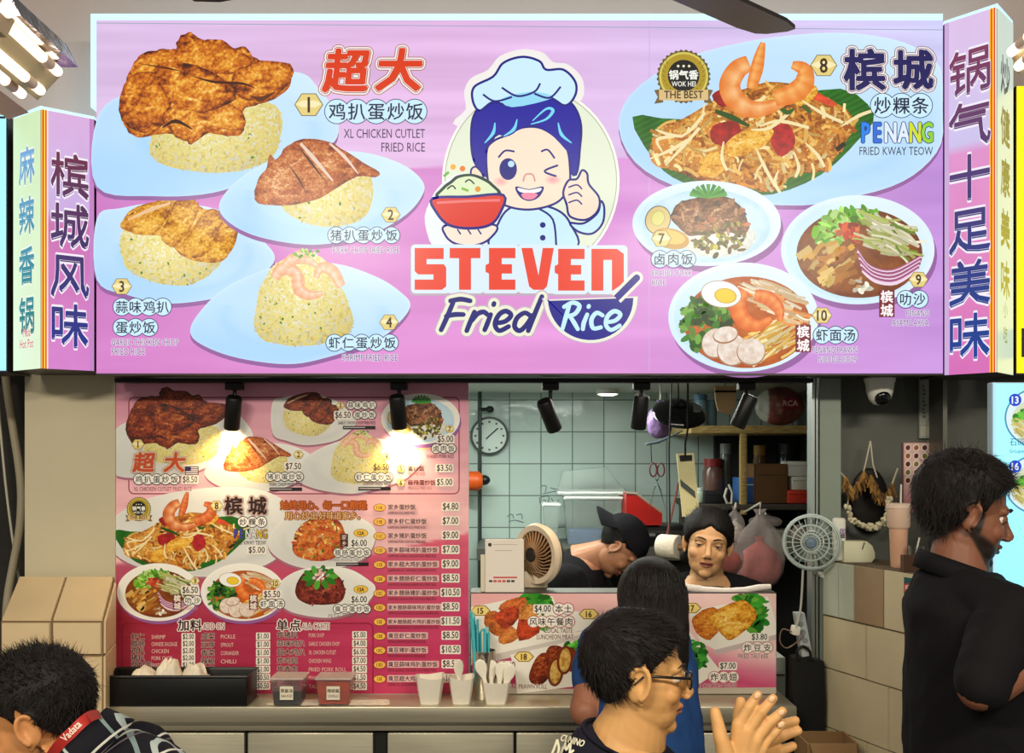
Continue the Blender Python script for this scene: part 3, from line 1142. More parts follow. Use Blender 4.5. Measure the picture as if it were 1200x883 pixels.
# right alcove: dull steel back panel, grey side panel and angled low tiled wall
structure(MB().box2((.965, .10, .3), (1.9, .14, 2.1)).build('wall_alcove', mat('dull_grey_panel', (92, 94, 88), .45, .35, var=.25, vscale=2.2, bump=.05, bscale=9)))
wn, wf = P(1082, 669, 2.60), P(966, 661, 2.97)
top = (wn.z + wf.z) / 2
dv = Vector((wf.x - wn.x, wf.y - wn.y, 0)).normalized()
nv = Vector((dv.y, -dv.x, 0))
nv = nv if nv.x > 0 else -nv
wb = MB().prism([Vector((wn.x, wn.y, 0)) - dv * .05, Vector((wf.x, wf.y, 0)), Vector((wf.x, wf.y, 0)) + nv * .16, Vector((wn.x, wn.y, 0)) + nv * .16 - dv * .05], (0, 0, top))
low_wall = structure(wb.build('wall_low', mat('low_wall_grout', (104, 92, 72), .9)))
tb = {k: MB() for k in 'abc'}
Lw = (wf - wn).length + .05
base0 = Vector((wn.x, wn.y, 0)) - dv * .05
pt = lambda s, z: base0 + dv * s + Vector((0, 0, z))
rows = [(top, top - .16, [0, .08, .19, .31, .375, Lw]), (top - .16, top - .31, [0, .26, Lw]), (top - .31, top - .48, [0, .17, Lw]), (top - .48, top - .65, [0, .26, Lw]), (top - .65, .02, [0, .2, Lw])]
for r, (z1, z0, cuts) in enumerate(rows):
    for k in range(len(cuts) - 1):
        key = 'b' if (r == 0 and k == 2) else ('c' if (r == 0 and k >= 3) else 'a')
        tile_on(tb[key], [pt(cuts[k], z0), pt(cuts[k + 1], z0), pt(cuts[k + 1], z1), pt(cuts[k], z1)], -nv, .005, .002)
tb['a'].build('tile_facing', mat('cream_low_wall_tile', (206, 194, 160), .35, var=.10, vscale=5), low_wall, 30)
tb['b'].build('tile_facing', mat('tan_low_wall_tile', (158, 134, 104), .35, var=.08, vscale=9), low_wall, 30)
tb['c'].build('tile_facing', mat('grey_low_wall_tile', (190, 196, 178), .35, var=.08, vscale=5), low_wall, 30)

# posts of the kitchen opening
structure(MB().box2((P(955, 0, 3.03).x, -.02, 0), (P(979, 0, 3.03).x, .10, 2.03)).build('trim_2', M_GREYGREEN))
fr = MB()
fr.box2((P(948, 0, 3.0).x, -.03, 1.0), (P(951.5, 0, 3.0).x, .02, 2.03), .001)
fr.box2((P(953, 0, 3.0).x, -.03, 1.0), (P(955, 0, 3.0).x, .02, 2.03), .001)
structure(fr.build('trim_3', mat('pale_aluminium', (176, 184, 182), .35, .8)))
structure(MB().box2((P(1100, 0, 2.99).x, -.04, .9), (P(1105, 0, 2.99).x, .06, 2.1)).build('trim_4', M_STEEL_D))
# ---------------------------------------------------------------- the lit shop sign
SD = 2.80
PRINT_LIT = colmat('backlit_print', emit=1.0, rough=.25, spec=.3)
M_GLOW = mat('lit_sign_edge', (150, 190, 200), .4, emit=(196, 240, 255), estr=1.0)


def plane_map(D):
    def mp(px, py, lift):
        return np.stack([(px - CX) * D / FPX, np.full(px.shape, CAMY + D) - lift, CAMZ + (HY - py) * D / FPX], -1)
    return mp


sign = thing('shop_sign', 'wide backlit pink shop sign with numbered rice and noodle dishes and a chef emblem', 'sign', P(609, 438, SD + .07))
sa, sb = P(113, 22, SD), P(1105, 438, SD)
MB().box2((sa.x, sa.y + .012, sb.z), (sb.x, -.02, sa.z), .004).build('sign_case', mat('sign_case_metal', (60, 58, 62), .4, .5), sign)
ed = MB()
ed.box2((sa.x, sa.y - .002, sa.z - .004), (sb.x, -.03, sa.z + .014), .002)
ed.box2((sa.x - .016, sa.y - .002, P(0, 126, SD).z), (sa.x, -.03, sa.z + .014), .002)
ed.build('lit_edge', M_GLOW, sign)
MB().box2((sa.x, sa.y - .004, sb.z - .006), (sb.x, sa.y + .02, sb.z), .001).build('bottom_trim', mat('dark_aluminium', (70, 66, 66), .35, .8), sign)

a = Art(plane_map(SD))


def bgfn(x, y, p):
    u, v = (x - 113) / 992, (y - 22) / 416
    top = mixc(mixc((222, 192, 232), (232, 186, 232), np.clip(u * 2, 0, 1)), (206, 206, 248), np.clip(u * 1.7 - .75, 0, 1))
    top = top + (fbm(x / 260, y / 14, 2, 3)[:, None] - .5) * 34
    bot = mixc(mixc((206, 122, 196), (226, 146, 216), np.clip(u * 2, 0, 1)), (200, 148, 224), np.clip(u * 2 - 1, 0, 1))
    bot = bot + (fbm(x / 220, y / 26, 6, 3)[:, None] - .5) * 26 + ((v - .7) * 18)[:, None] * np.array([1, .8, .6])
    edge = 214 + (x - 113) * -.05 + np.where(x > 900, (x - 900) * -.06, 0)
    k = np.clip((y - edge) / 3, 0, 1)
    return mixc(top, bot, k)


a.raster([(113, 22), (1105, 22), (1105, 438), (113, 438)], bgfn, 3.0)
a.ribbon([(761, 24), (761, 436)], .8, (206, 176, 216), 0)
a.ribbon([(113, 27), (1105, 35)], .9, (150, 168, 190), 0)
a.build('sign_face', PRINT_LIT, sign)
face_lay = a.lay


def sign_dish(fn, lay, label):
    d = Art(plane_map(SD), lay)
    fn(d)
    d.build('dish_picture', PRINT_LIT, sign, label)
    return d.lay


L = face_lay
L = sign_dish(dish_garlic, L, 'printed picture of sliced golden chicken chop on fried rice, dish 3')
L = sign_dish(dish_cutlet, L, 'printed picture of the extra large chicken cutlet on fried rice, dish 1')
L = sign_dish(dish_chop, L, 'printed picture of sliced pork chop on fried rice, dish 2')
L = sign_dish(dish_shrimp, L, 'printed picture of shrimps on a dome of fried rice, dish 4')
L = sign_dish(dish_kway, L, 'printed picture of fried flat noodles with prawns on a banana leaf, dish 8')
L = sign_dish(dish_braised, L, 'printed picture of braised pork rice with egg, dish 7')
L = sign_dish(dish_laksa, L, 'printed picture of sour noodle soup with purple onion, dish 9')
L = sign_dish(dish_prawn, L, 'printed picture of prawn noodle soup with halved egg, dish 10')

# captions
c = Art(plane_map(SD), L)
c.base = L


def brush(a, ch, cx, cy, s, col, hal, gold, sx=1.0, sh=.0):
    a.fresh()
    a.han(ch, cx, cy, s, col, .035, [(gold, .118), (hal, .10), (gold, .066), (hal, .05)], sx, sh)


WHT = (250, 240, 246)
brush(c, '超', 404, 83, 53, (222, 58, 14), WHT, (170, 110, 60), 1.0, .12)
brush(c, '大', 466, 82, 52, (222, 58, 14), WHT, (170, 110, 60), 1.05, .12)
hexno(c, 362, 123, 17, '1')
badge(c, [395, 418, 441, 464, 486], 131, 14, '鸡扒蛋炒饭')
caption(c, 'XL CHICKEN CUTLET', 498, 162, 10.5, 'R', (40, 26, 70), None, width=95)
caption(c, 'FRIED RICE', 498, 178, 10.5, 'R', (40, 26, 70), None, width=51)
hexno(c, 458, 252, 11.5, '2')
badge(c, [394, 410, 426, 442, 459], 276, 9.4, '猪扒蛋炒饭')
caption(c, 'PORK CHOP FRIED RICE', 390, 297, 7.2, 'L', (96, 50, 110), width=78)
hexno(c, 143, 336, 12, '3')
badge(c, [143, 159, 175, 191], 360, 10, '蒜味鸡扒')
badge(c, [143, 159, 175], 384, 10, '蛋炒饭')
caption(c, 'GARLIC CHICKEN CHOP', 131, 405, 7.6, 'L', (110, 60, 120), width=78)
caption(c, 'FRIED RICE', 131, 416, 7.6, 'L', (110, 60, 120), width=39)
hexno(c, 456, 378, 11.5, '4')
badge(c, [392, 408, 424, 441, 457], 402, 9.6, '虾仁蛋炒饭')
caption(c, 'SHRIMP FRIED RICE', 401, 423, 7.4, 'L', (90, 60, 120), width=65)
medal(c, 801, 90, 32)
hexno(c, 965, 77, 16, '8')
brush(c, '槟', 1013, 82, 50, (28, 26, 92), WHT, (120, 100, 90), 1.0)
brush(c, '城', 1070, 82, 48, (28, 26, 92), WHT, (120, 100, 90), 1.0)
badge(c, [1034, 1056, 1078], 124, 14, '炒粿条')
for i, (ch, col, x) in enumerate(zip('PENANG', [(30, 130, 240), (40, 110, 220), (225, 240, 255), (225, 240, 255), (214, 226, 40), (150, 214, 50)], [1010, 1024, 1037, 1052, 1066, 1080])):
    c.text(ch, x, 167, 33, (20, 50, 130), 'L', .055, .60)
    c.text(ch, x, 167, 33, col, 'L', .025, .60)
caption(c, 'FRIED KWAY TEOW', 1093, 182, 9.6, 'R', (34, 26, 60), None, width=86)
hexno(c, 775, 280, 12, '7')
badge(c, [773, 789, 805], 304, 9.8, '卤肉饭')
caption(c, 'BRAISED PORK', 764, 324, 7.4, 'L', (120, 96, 140), width=47)
caption(c, 'RICE', 764, 335, 7.4, 'L', (120, 96, 140), width=16)
for bx, by in ((1039, 356), (941, 397)):
    c.fresh().rect(bx - 9, by - 16, bx + 9, by + 16, (120, 20, 40))
    c.han('槟', bx, by - 8, 15, (255, 246, 246), .03)
    c.han('城', bx, by + 8, 15, (255, 246, 246), .03)
hexno(c, 1076, 328, 11.5, '9')
badge(c, [1061, 1077], 351, 10, '叻沙')
caption(c, 'PENANG', 1088, 371, 7.4, 'R', (110, 70, 130), width=26)
caption(c, 'ASAM LAKSA', 1088, 382, 7.4, 'R', (110, 70, 130), width=43)
hexno(c, 963, 370, 12, '10')
badge(c, [963, 979, 995], 393, 10, '虾面汤')
caption(c, 'PENANG PRAWN', 1004, 414, 7.4, 'R', (110, 70, 130), width=52)
caption(c, 'NOODLE SOUP', 1004, 425, 7.4, 'R', (110, 70, 130), width=45)
c.build('dish_caption', PRINT_LIT, sign, 'numbers, names and gold medal printed beside the dishes')

# ---- chef emblem
e = Art(plane_map(SD), L)
OUT, CRM, WH = (22, 24, 128), (232, 240, 216), (206, 240, 255)
# white sticker edge + cream disc
hat_o = [(551, 128), (548, 112), (556, 96), (576, 86), (588, 70), (612, 63), (632, 66), (644, 77), (662, 80), (676, 92), (678, 110), (668, 124), (690, 160)]
e.ell(622, 212, 104, 112, (250, 250, 240), 0, 60)
e.poly([(540, 150), (546, 128), (544, 108), (552, 92), (572, 82), (586, 66), (612, 58), (636, 62), (648, 73), (666, 76), (682, 92), (684, 112), (676, 130), (692, 160)], (244, 240, 236), 4)
e.ell(622, 212, 101, 109, (176, 176, 150), 0, 60)
e.ell(622, 212, 100, 108, CRM, 0, 60)
e.poly([(498, 262), (506, 232), (520, 214), (540, 204), (566, 210), (588, 226), (596, 250), (590, 280), (600, 300), (520, 300)], (240, 244, 248), 4)


def blob(pts, fill, w=2.6, k=6, out=OUT):
    e.poly(pts, fill, k)
    p = list(pts) + [pts[0]]
    q = catmull(pts, k, True)
    e.ribbon(np.concatenate([q, q[:2]]), w, out, 0)


def line(pts, w=2.4, col=OUT):
    e.ribbon(pts, w, col)


# jacket
blob([(578, 292), (584, 262), (598, 244), (624, 240), (652, 246), (668, 262), (672, 292)], WH)
line([(630, 244), (648, 258), (652, 292)])
e.ell(636, 264, 3.4, 3.4, OUT, 0, 14)
e.ell(636, 279, 3.4, 3.4, OUT, 0, 14)
blob([(668, 262), (684, 262), (700, 250), (704, 236), (708, 244), (706, 262), (694, 274), (678, 272)], WH)
# hair
blob([(556, 190), (552, 160), (556, 134), (572, 118), (600, 108), (640, 108), (668, 120), (680, 142), (680, 170), (672, 206), (640, 150), (580, 160), (572, 206)], (30, 28, 158))
# face and ear
blob([(566, 206), (558, 196), (552, 200), (554, 212), (564, 218)], (250, 226, 200), 2.2)
blob([(570, 180), (578, 166), (596, 158), (612, 150), (632, 150), (650, 160), (664, 174), (668, 200), (666, 220), (652, 238), (620, 246), (590, 240), (574, 222)], (252, 230, 206))
e.poly([(570, 190), (568, 164), (580, 158), (596, 160), (612, 150), (630, 148), (650, 162), (668, 180), (672, 166), (660, 136), (620, 126), (580, 136), (562, 160), (562, 180)], (30, 28, 158), 3)
e.raster(ellpts(587, 213, 9, 6), lambda x, y, p: mixc((246, 170, 170), (252, 226, 204), np.hypot((x - 587) / 9, (y - 213) / 6)), 1.2)
e.raster(ellpts(648, 211, 10, 6), lambda x, y, p: mixc((246, 160, 166), (252, 226, 204), np.hypot((x - 648) / 10, (y - 211) / 6)), 1.2)
for pts in ([(580, 144), (578, 156), (568, 168)], [(606, 140), (602, 152), (590, 160)], [(654, 144), (658, 158), (670, 168)], [(624, 142), (640, 128), (648, 130), (640, 140), (622, 146)]):
    e.ribbon(pts, [1, 4, 1], (120, 220, 250))
# eyes, brows, nose, mouth
e.ell(595.5, 198.5, 10.3, 12.8, OUT, 0, 26)
e.ell(599, 192.5, 3.8, 3.8, (190, 230, 255), 0, 14)
line([(584, 185), (592, 177), (603, 178)], 2.2)
line([(634, 178), (642, 176), (650, 186)], 2.2)
line([(654, 194), (638, 201), (652, 207)], 2.4)
line([(613, 213), (616, 205), (624, 205), (627, 213)], 2, (226, 150, 150))
e.poly([(604, 219), (620, 222), (637, 219), (632, 231), (620, 236), (609, 231)], OUT, 4)
e.poly([(607, 220.5), (620, 223), (634, 220.5), (632, 225), (620, 227), (609, 225)], (255, 255, 255), 3)
e.poly([(611, 228), (620, 226), (630, 228), (626, 233), (620, 234.5), (614, 233)], (244, 140, 170), 4)
# hat
blob([(562, 130), (554, 118), (556, 102), (578, 90), (590, 74), (612, 67), (632, 72), (640, 82), (660, 82), (674, 96), (674, 112), (662, 124), (640, 114), (600, 124), (578, 120)], WH, 2.8)
e.poly([(588, 116), (600, 126), (640, 118), (646, 112), (620, 108)], (150, 220, 246), 3)
line([(566, 111), (580, 119), (600, 114)])
line([(588, 103), (606, 113), (626, 108), (633, 98)])
line([(626, 110), (644, 115), (657, 102)])
# thumb-up hand
blob([(664, 240), (660, 226), (666, 212), (676, 210), (682, 200), (688, 204), (690, 216), (702, 232), (700, 248), (686, 258), (668, 254)], (252, 228, 206))
for y in (220, 229, 238):
    line([(666, y), (676, y - 3), (682, y + 2)], 1.8)
# rice bowl
e.poly([(514, 232), (518, 220), (528, 212), (536, 206), (552, 204), (566, 208), (578, 216), (584, 230)], (20, 60, 60), 4)
e.poly([(517, 233), (521, 222), (530, 215), (538, 209), (552, 207), (564, 211), (575, 218), (580, 230)], (226, 240, 196), 4)
line([(524, 222), (530, 218), (534, 222)], 1.8, (20, 60, 60))
line([(545, 214), (550, 211), (556, 216)], 1.8, (20, 60, 60))
for x, y, q in ((560, 222, (230, 150, 40)), (531, 196, (250, 180, 60)), (542, 198, (240, 130, 60))):
    e.ell(x, y, 3.4, 3.4, q, 0, 12)
e.ribbon([(541, 221), (549, 224)], 3, (130, 190, 70), 0)
e.ribbon([(520, 207), (526, 202)], 3, (110, 180, 80), 0)
blob([(524, 264), (522, 276), (534, 286), (556, 288), (574, 280), (580, 264)], (250, 232, 214))
for x in (536, 548, 560):
    line([(x, 269), (x + 4, 275)], 1.8)
blob([(507, 233), (548, 231), (590, 229), (586, 250), (574, 264), (550, 268), (526, 264), (512, 250)], (226, 56, 46), 3.2, 4)
e.ribbon([(512, 238), (550, 236), (586, 235)], 3, (240, 120, 120))
e.build('chef_emblem', PRINT_LIT, sign, 'cartoon chef emblem holding a red bowl of rice')

# ---- shop name
n_ = Art(plane_map(SD), e.lay)
S_ = {'S': [[(0, 0), (34, 0), (34, 13), (14, 13), (14, 19), (34, 19), (37, 23), (37, 45), (32, 49), (0, 49), (0, 37), (22, 37), (22, 31), (4, 31), (0, 27)]],
      'T': [[(0, 0), (36, 0), (36, 12), (25, 12), (25, 49), (11, 49), (11, 12), (0, 12)]],
      'E': [[(4, 0), (35, 0), (35, 12), (19, 12), (19, 19), (31, 19), (31, 30), (19, 30), (19, 37), (35, 37), (35, 49), (4, 49), (4, 30), (0, 28), (0, 20), (4, 18)]],
      'V': [[(0, 0), (13, 0), (20, 32), (25, 0), (38, 0), (30, 45), (26, 49), (14, 49), (9, 45)]],
      'N': [[(0, 0), (30, 0), (38, 6), (38, 40), (25, 49), (24, 49), (24, 13), (14, 13), (14, 49), (0, 49)]]}
xs = [486, 527, 569, 611, 650, 693]
tops = [291, 291, 291, 291, 292, 292]
for grow, col in ((5.5, (196, 170, 190)), (4.2, (222, 240, 250)), (0, (238, 66, 46))):
    for ch, x, y in zip('STEVEN', xs, tops):
        for pts in S_[ch]:
            p = np.array(pts, float)
            if grow:
                q = rrect(-grow, -grow, p[:, 0].max() + grow, 49 + grow, 5) + (x, y + (1.5 if grow > 5 else 0))
                n_.poly(q, col)
            else:
                n_.poly(p + (x, y), col)
# Fried, brushed letters
FR = [[(531, 355), (523, 374), (517, 387)], [(528, 353), (540, 351), (551, 353)], [(523, 371), (533, 369), (543, 369)],
      [(556, 366), (551, 378), (547, 388)], [(553, 376), (560, 368), (567, 366), (571, 369)],
      [(575, 369), (571, 380), (568, 387)], [(579, 356), (578.5, 357.5)],
      [(582, 379), (592, 377), (599, 370), (593, 365), (585, 369), (580, 380), (585, 388), (596, 383)],
      [(622, 371), (615, 367), (606, 373), (603, 383), (609, 388), (617, 381), (624, 370)], [(635, 348), (626, 370), (619, 388)]]
for w, col in ((17, (200, 176, 200)), (14, (240, 240, 214)), (6.0, (28, 30, 120))):
    n_.ribbons([(p, [w * .92, w, w * .92], col) for p in FR], 12)
    for p in FR:
        for q in (p[0], p[-1]):
            n_.ell(q[0], q[1], w * .46, w * .46, col, 0, 14)
bowl_p = [(641, 352), (742, 349)] + [(692 + 50 * math.cos(t), 351 + 49 * math.sin(t)) for t in np.linspace(0, math.pi, 24)]
for gx, col in ((1.13, (200, 176, 200)), (1.10, (240, 240, 222)), (1.0, (26, 28, 140))):
    pp = [(692 + (x - 692) * gx, 366 + (y - 366) * gx) for x, y in [(641.5, 353), (742, 349.5)] + [(692 + 50 * math.cos(t), 350 + 49 * math.sin(t)) for t in np.linspace(.02, math.pi - .02, 24)]]
    n_.poly(pp, col)
for w, col in ((15, (240, 240, 222)), (8, (26, 28, 140))):
    n_.ribbon([(722, 350), (746, 326)], w, col, 0)
    n_.ell(746, 326, w / 2, w / 2, col, 0, 16)
RC = [[(667, 358), (663, 372), (659, 386)], [(661, 360), (671, 355), (679, 359), (674, 368), (665, 371)], [(668, 371), (673, 379), (677, 386)],
      [(688, 369), (684, 379), (683, 386)], [(690, 359), (689.6, 360)], [(706, 370), (699, 367), (693, 375), (695, 385), (704, 384)],
      [(711, 378), (721, 376), (727, 369), (720, 365), (712, 371), (710, 381), (716, 387), (726, 382)]]
n_.ribbons([(p, [4.6, 5.4, 4.6], (200, 242, 255)) for p in RC], 12)
for p in RC:
    for q in (p[0], p[-1]):
        n_.ell(q[0], q[1], 2.4, 2.4, (200, 242, 255), 0, 12)
n_.build('shop_name', PRINT_LIT, sign, 'red and navy shop name lettering')


# ---------------------------------------------------------------- wedge signs at both ends
def wedge(name, label, far_p, near, far_g, ztop_f, ztop_n, zb_f, zb_n, fn_pink, fn_green, stripe, cat='sign'):
    """A lit sign of two faces meeting at a striped front corner. far_p/near/far_g: (px, D)."""
    X = lambda q: Vector(((q[0] - CX) * q[1] / FPX, CAMY + q[1], 0))
    f, n, g = X(far_p), X(near), X(far_g)
    zt, zb = CAMZ + (HY - ztop_f) * far_p[1] / FPX, CAMZ + (HY - zb_f) * far_p[1] / FPX
    t = thing(name, label, cat, (n.x, n.y, zb))
    core = MB()
    ins = Vector((0, .004, 0))
    back = [Vector((f.x, -.03, 0)), Vector((g.x, -.03, 0))]
    core.prism([p + Vector((0, 0, zb)) for p in (f + ins, n + ins, g + ins, back[1], back[0])], (0, 0, zt - zb))
    core.build('sign_case', mat('sign_case_metal', (60, 58, 62), .4, .5), t)
    rim = MB()
    q = (n - (f + g) / 2).normalized() * .004
    rim.prism([p + Vector((0, 0, zt)) for p in (f, n + q, g, back[1], back[0])], (0, 0, .008))
    rim.build('lit_edge', M_GLOW, t)
    for nm, a0, a1, fn in (('pink_face', f, n, fn_pink), ('pale_green_face', n, g, fn_green)):
        if a1.x < a0.x:
            a0, a1 = a1, a0
        du = a1 - a0
        nr = Vector((du.y, -du.x, 0)).normalized()
        nr = nr if nr.y < 0 else -nr

        def mp(u, v, lift, a0=a0, du=du, nr=nr):
            # u, v in 0..100 across and down the face
            return np.stack([a0.x + du.x * u / 100 + nr.x * (lift + .001), a0.y + du.y * u / 100 + nr.y * (lift + .001), zt + (zb - zt) * v / 100 + 0 * u], -1)
        art = Art(mp)
        fn(art, du.length / (zt - zb))
        art.build(nm, PRINT_LIT, t)
    return t


def grad_rect(a, u0, u1, v0, v1, stops, step=4, wob=0):
    def fn(x, y, p):
        c_ = ramp((y - v0) / (v1 - v0), stops)
        return c_ + (wob * (fbm(x / 40, y / 7, 3) - .5))[:, None]
    a.raster([(u0, v0), (u1, v0), (u1, v1), (u0, v1)], fn, step)


def stripes(a, rev=False, w=(0, 12)):
    u0, u1 = w
    n = 5
    cols = [(250, 190, 40), (226, 30, 20), (255, 214, 60), (226, 40, 20), (246, 240, 200)]
    for i in range(n):
        k = n - 1 - i if rev else i
        a.rect(u0 + (u1 - u0) * i / n, 0, u0 + (u1 - u0) * (i + 1) / n, 100, cols[k])


def vtext(a, chars, u, v0, dv, size, asp, top, bot, halo=(246, 238, 250), sx=1.0):
    """Vertical lettering; colour runs from top to bot down the whole column. asp: width / height of the face."""
    n = len(chars)
    for i, ch in enumerate(chars):
        q0, q1 = i / n, (i + 1) / n
        ca, cb = mixc(top, bot, q0), mixc(top, bot, q1)
        T = a.T
        a.at(sx / asp, u, 1.0, v0 + dv * i)
        if halo is not None:
            a.text(ch, 0, size * .38, size, halo, 'C', .085)
        a.text(ch, 0, size * .38, size, ca, 'C', .04, col2=cb)
        a.T = T


def left_pink(a, asp):
    grad_rect(a, 0, 100, 0, 100, [(0, (222, 178, 226)), (.30, (206, 178, 230)), (.40, (204, 170, 226)), (.42, (204, 110, 178)), (1, (214, 130, 206))], 3, 10)
    a.rect(91, 0, 100, 100, (196, 130, 196))
    stripes(a, False, (0, 13))
    vtext(a, '槟城风味', 54, 24, 19.6, 17.5, asp, (110, 40, 74), (14, 40, 140), (246, 238, 250), .86)


def left_green(a, asp):
    grad_rect(a, 0, 100, 0, 100, [(0, (212, 238, 190)), (1, (226, 246, 214))], 4, 8)
    vtext(a, '麻辣香锅', 50, 20, 19.6, 15, asp, (120, 170, 220), (10, 120, 120), (240, 246, 230), .8)
    a.at(1 / asp, 50, 1, 0)
    for body, v in (('Mala', 87), ('Hot Pot', 91.5)):
        a.text(body, 0, v, 5.0, (250, 240, 230), 'C', .06, .62)
        a.text(body, 0, v, 5.0, (214, 90, 110), 'C', .01, .62)
    a.at()


wedge('corner_sign', 'pink and pale green lit sign to the left of the wide shop sign', (110.2, 2.82), (48, 2.737), (16, 2.82), 140, 128, 435, 432, left_pink, left_green, True)


def right_pink(a, asp):
    grad_rect(a, 0, 100, 0, 100, [(0, (226, 196, 236)), (.34, (208, 198, 240)), (.365, (206, 196, 238)), (.38, (226, 150, 206)), (.7, (224, 132, 192)), (1, (216, 110, 184))], 3, 10)
    a.rect(0, 0, 9, 100, (206, 170, 222))
    stripes(a, False, (87, 100))
    vtext(a, '锅气十足美味', 49, 15.5, 14.8, 13, asp, (130, 60, 96), (10, 60, 150), (246, 240, 252), .96)


def right_green(a, asp):
    grad_rect(a, 0, 100, 0, 100, [(0, (200, 216, 206)), (1, (206, 224, 196))], 4, 6)
    vtext(a, '炒健康美味', 50, 17, 14.2, 11, asp, (60, 70, 80), (150, 150, 60), None, .8)
    a.at(1 / asp, 50, 1, 0)
    for k, ch in enumerate('小吃'):
        a.text(ch, 0, 84 + k * 7, 5, (150, 160, 90), 'C', .02, .8)
    a.at()


wedge('corner_sign', 'pink and pale green lit sign to the right of the wide shop sign', (1107, 2.80), (1168, 2.694), (1187, 2.80), 28, 8, 440, 436.5, right_pink, right_green, True)
# ---------------------------------------------------------------- the printed menu board beside the serving hatch
PRINT = colmat('printed_board', rough=.38, spec=.35)
BD = 2.985
board = thing('menu_board', 'tall pink and crimson menu board with dish photos and price lists, left of the hatch', 'menu board', P(343, 812, BD))
b0, b1 = P(135.5, 449, BD), P(549.5, 834, BD)
MB().box2((b0.x, b0.y + .001, 1.0), (b1.x, b0.y + .012, b0.z), .001).build('board_panel', mat('white_board_edge', (210, 200, 196), .5), board)


def board_map(px, py, lift):
    return plane_map(BD)(np.clip(px, 136, 549), np.clip(py, 449.5, 813.6), lift)


a = Art(board_map)


def bbg(x, y, p):
    v = (y - 449) / 385
    top = mixc((222, 150, 176), (246, 192, 196), np.clip((y - 449) / 150, 0, 1))
    top = top + (fbm(x / 120, y / 8, 2, 3)[:, None] - .5) * 30
    low = mixc(mixc((204, 112, 142), (226, 104, 130), np.clip((x - 136) / 300, 0, 1)), mixc((164, 40, 64), (204, 62, 108), np.clip((x - 136) / 400, 0, 1)), np.clip((y - 620) / 110, 0, 1))
    low = low + (fbm(x / 140, y / 10, 5, 3)[:, None] - .5) * 24
    edge = 660 - (x - 136) * .04 - np.where(x > 440, (x - 440) * .18, 0)
    return mixc(top, low, np.clip((y - edge) / 2, 0, 1))


a.raster([(136, 449.5), (549, 449.5), (549, 834), (136, 834)], bbg, 3)
fr_ = rrect(151, 466, 538, 579, 6)
a.ribbon(np.concatenate([fr_, fr_[:1]]), 1.3, (150, 24, 66), 0)
fr_ = rrect(143, 731, 437, 826, 6)
a.ribbon(np.concatenate([fr_, fr_[:1]]), 1.2, (140, 20, 50), 0)
a.build('board_print', PRINT, board)
WP = dict(hi=(244, 244, 238), lo=(214, 214, 210), sh=(170, 110, 130))


def board_dish(fn, T, lay, label, pre=None):
    d = Art(board_map, lay)
    if pre:
        pre(d)
    d.at(*T)
    fn(d)
    d.at()
    d.build('dish_picture', PRINT, board, label)
    return d.lay


_plate, _bowl = plate, bowl


def plate(a, pts, **k):
    q = dict(WP)
    q.update(k)
    _plate(a, pts, **q)


def bowl(a, *r, **k):
    k.setdefault('hi', (238, 236, 226))
    k.setdefault('lo', (250, 248, 240))
    _bowl(a, *r, **k)


def dark(fn):
    return lambda d: fn(d, True, True)


L = a.lay
L = board_dish(dark(dish_garlic), (.47, 266, .5, 344), L, 'small printed picture of sliced garlic chicken on rice')
L = board_dish(dark(dish_cutlet), (.583, 66, .557, 432.3), L, 'printed picture of the large dark red cutlet on yellow rice')
L = board_dish(lambda d: dish_chop(d, True, False), (.54, 101, .53, 425.6), L, 'small printed picture of orange pork chop on rice')
L = board_dish(dish_shrimp, (.58, 215, .55, 344), L, 'small printed picture of shrimps on fried rice')
L = board_dish(dish_braised, (.53, 54, .60, 334), L, 'small printed picture of braised pork rice in a bowl',
               lambda d: d.poly([(450, 492), (536, 492), (528, 512), (508, 526), (478, 526), (458, 512)], (228, 176, 140), 3))
L = board_dish(dark(dish_kway), (.567, -287, .52, 551), L, 'printed picture of fried flat noodles with two prawns')
L = board_dish(dish_laksa, (.54, -357, .53, 539), L, 'small printed picture of laksa with purple onion')
L = board_dish(dish_prawn, (.56, -203, .53, 497), L, 'small printed picture of prawn noodle soup with egg')


def dish_sausage(d):
    plate(d, [(315, 642), (322, 618), (345, 604), (385, 600), (420, 606), (440, 622), (432, 650), (405, 664), (370, 668), (336, 660)], shd=3)
    reg = [(345, 650), (346, 626), (360, 610), (382, 605), (400, 614), (404, 636), (396, 652), (372, 658)]
    fried(d, reg, [(0, (110, 36, 10)), (.4, (190, 86, 26)), (.7, (226, 130, 50)), (1, (250, 200, 120))], 4, 3, 1)
    leafy(d, reg, 90, [(226, 110, 40), (246, 190, 90), (190, 60, 30), (250, 224, 150), (90, 120, 30), (206, 60, 60)], (1.4, 3.4), 5)


def dish_stinkbean(d):
    plate(d, [(322, 694), (336, 676), (362, 666), (405, 666), (432, 680), (440, 692), (424, 712), (390, 724), (350, 720), (330, 710)], shd=3)
    reg = [(347, 698), (350, 680), (364, 668), (386, 668), (402, 682), (404, 698), (394, 708), (360, 708)]
    fried(d, reg, [(0, (40, 10, 8)), (.45, (104, 30, 20)), (.75, (150, 58, 40)), (1, (210, 130, 100))], 4, 13, 1)
    leafy(d, reg, 40, [(90, 20, 16), (160, 60, 40), (70, 16, 12)], (1.4, 3.2), 8)
    its = []
    for an in range(-150, 181, 36):
        its.append(ellpts(375 + 15 * math.cos(R(an)), 677 + 8.5 * math.sin(R(an)), 6.5, 3.4, an, 10))
    d.many(its, [(50, 140, 30), (80, 170, 50), (40, 116, 24)] * 4)
    leafy(d, [(367, 672), (376, 667), (384, 672), (383, 680), (370, 680)], 26, [(250, 220, 214), (240, 150, 140), (255, 245, 240)], (1.2, 3), 7)


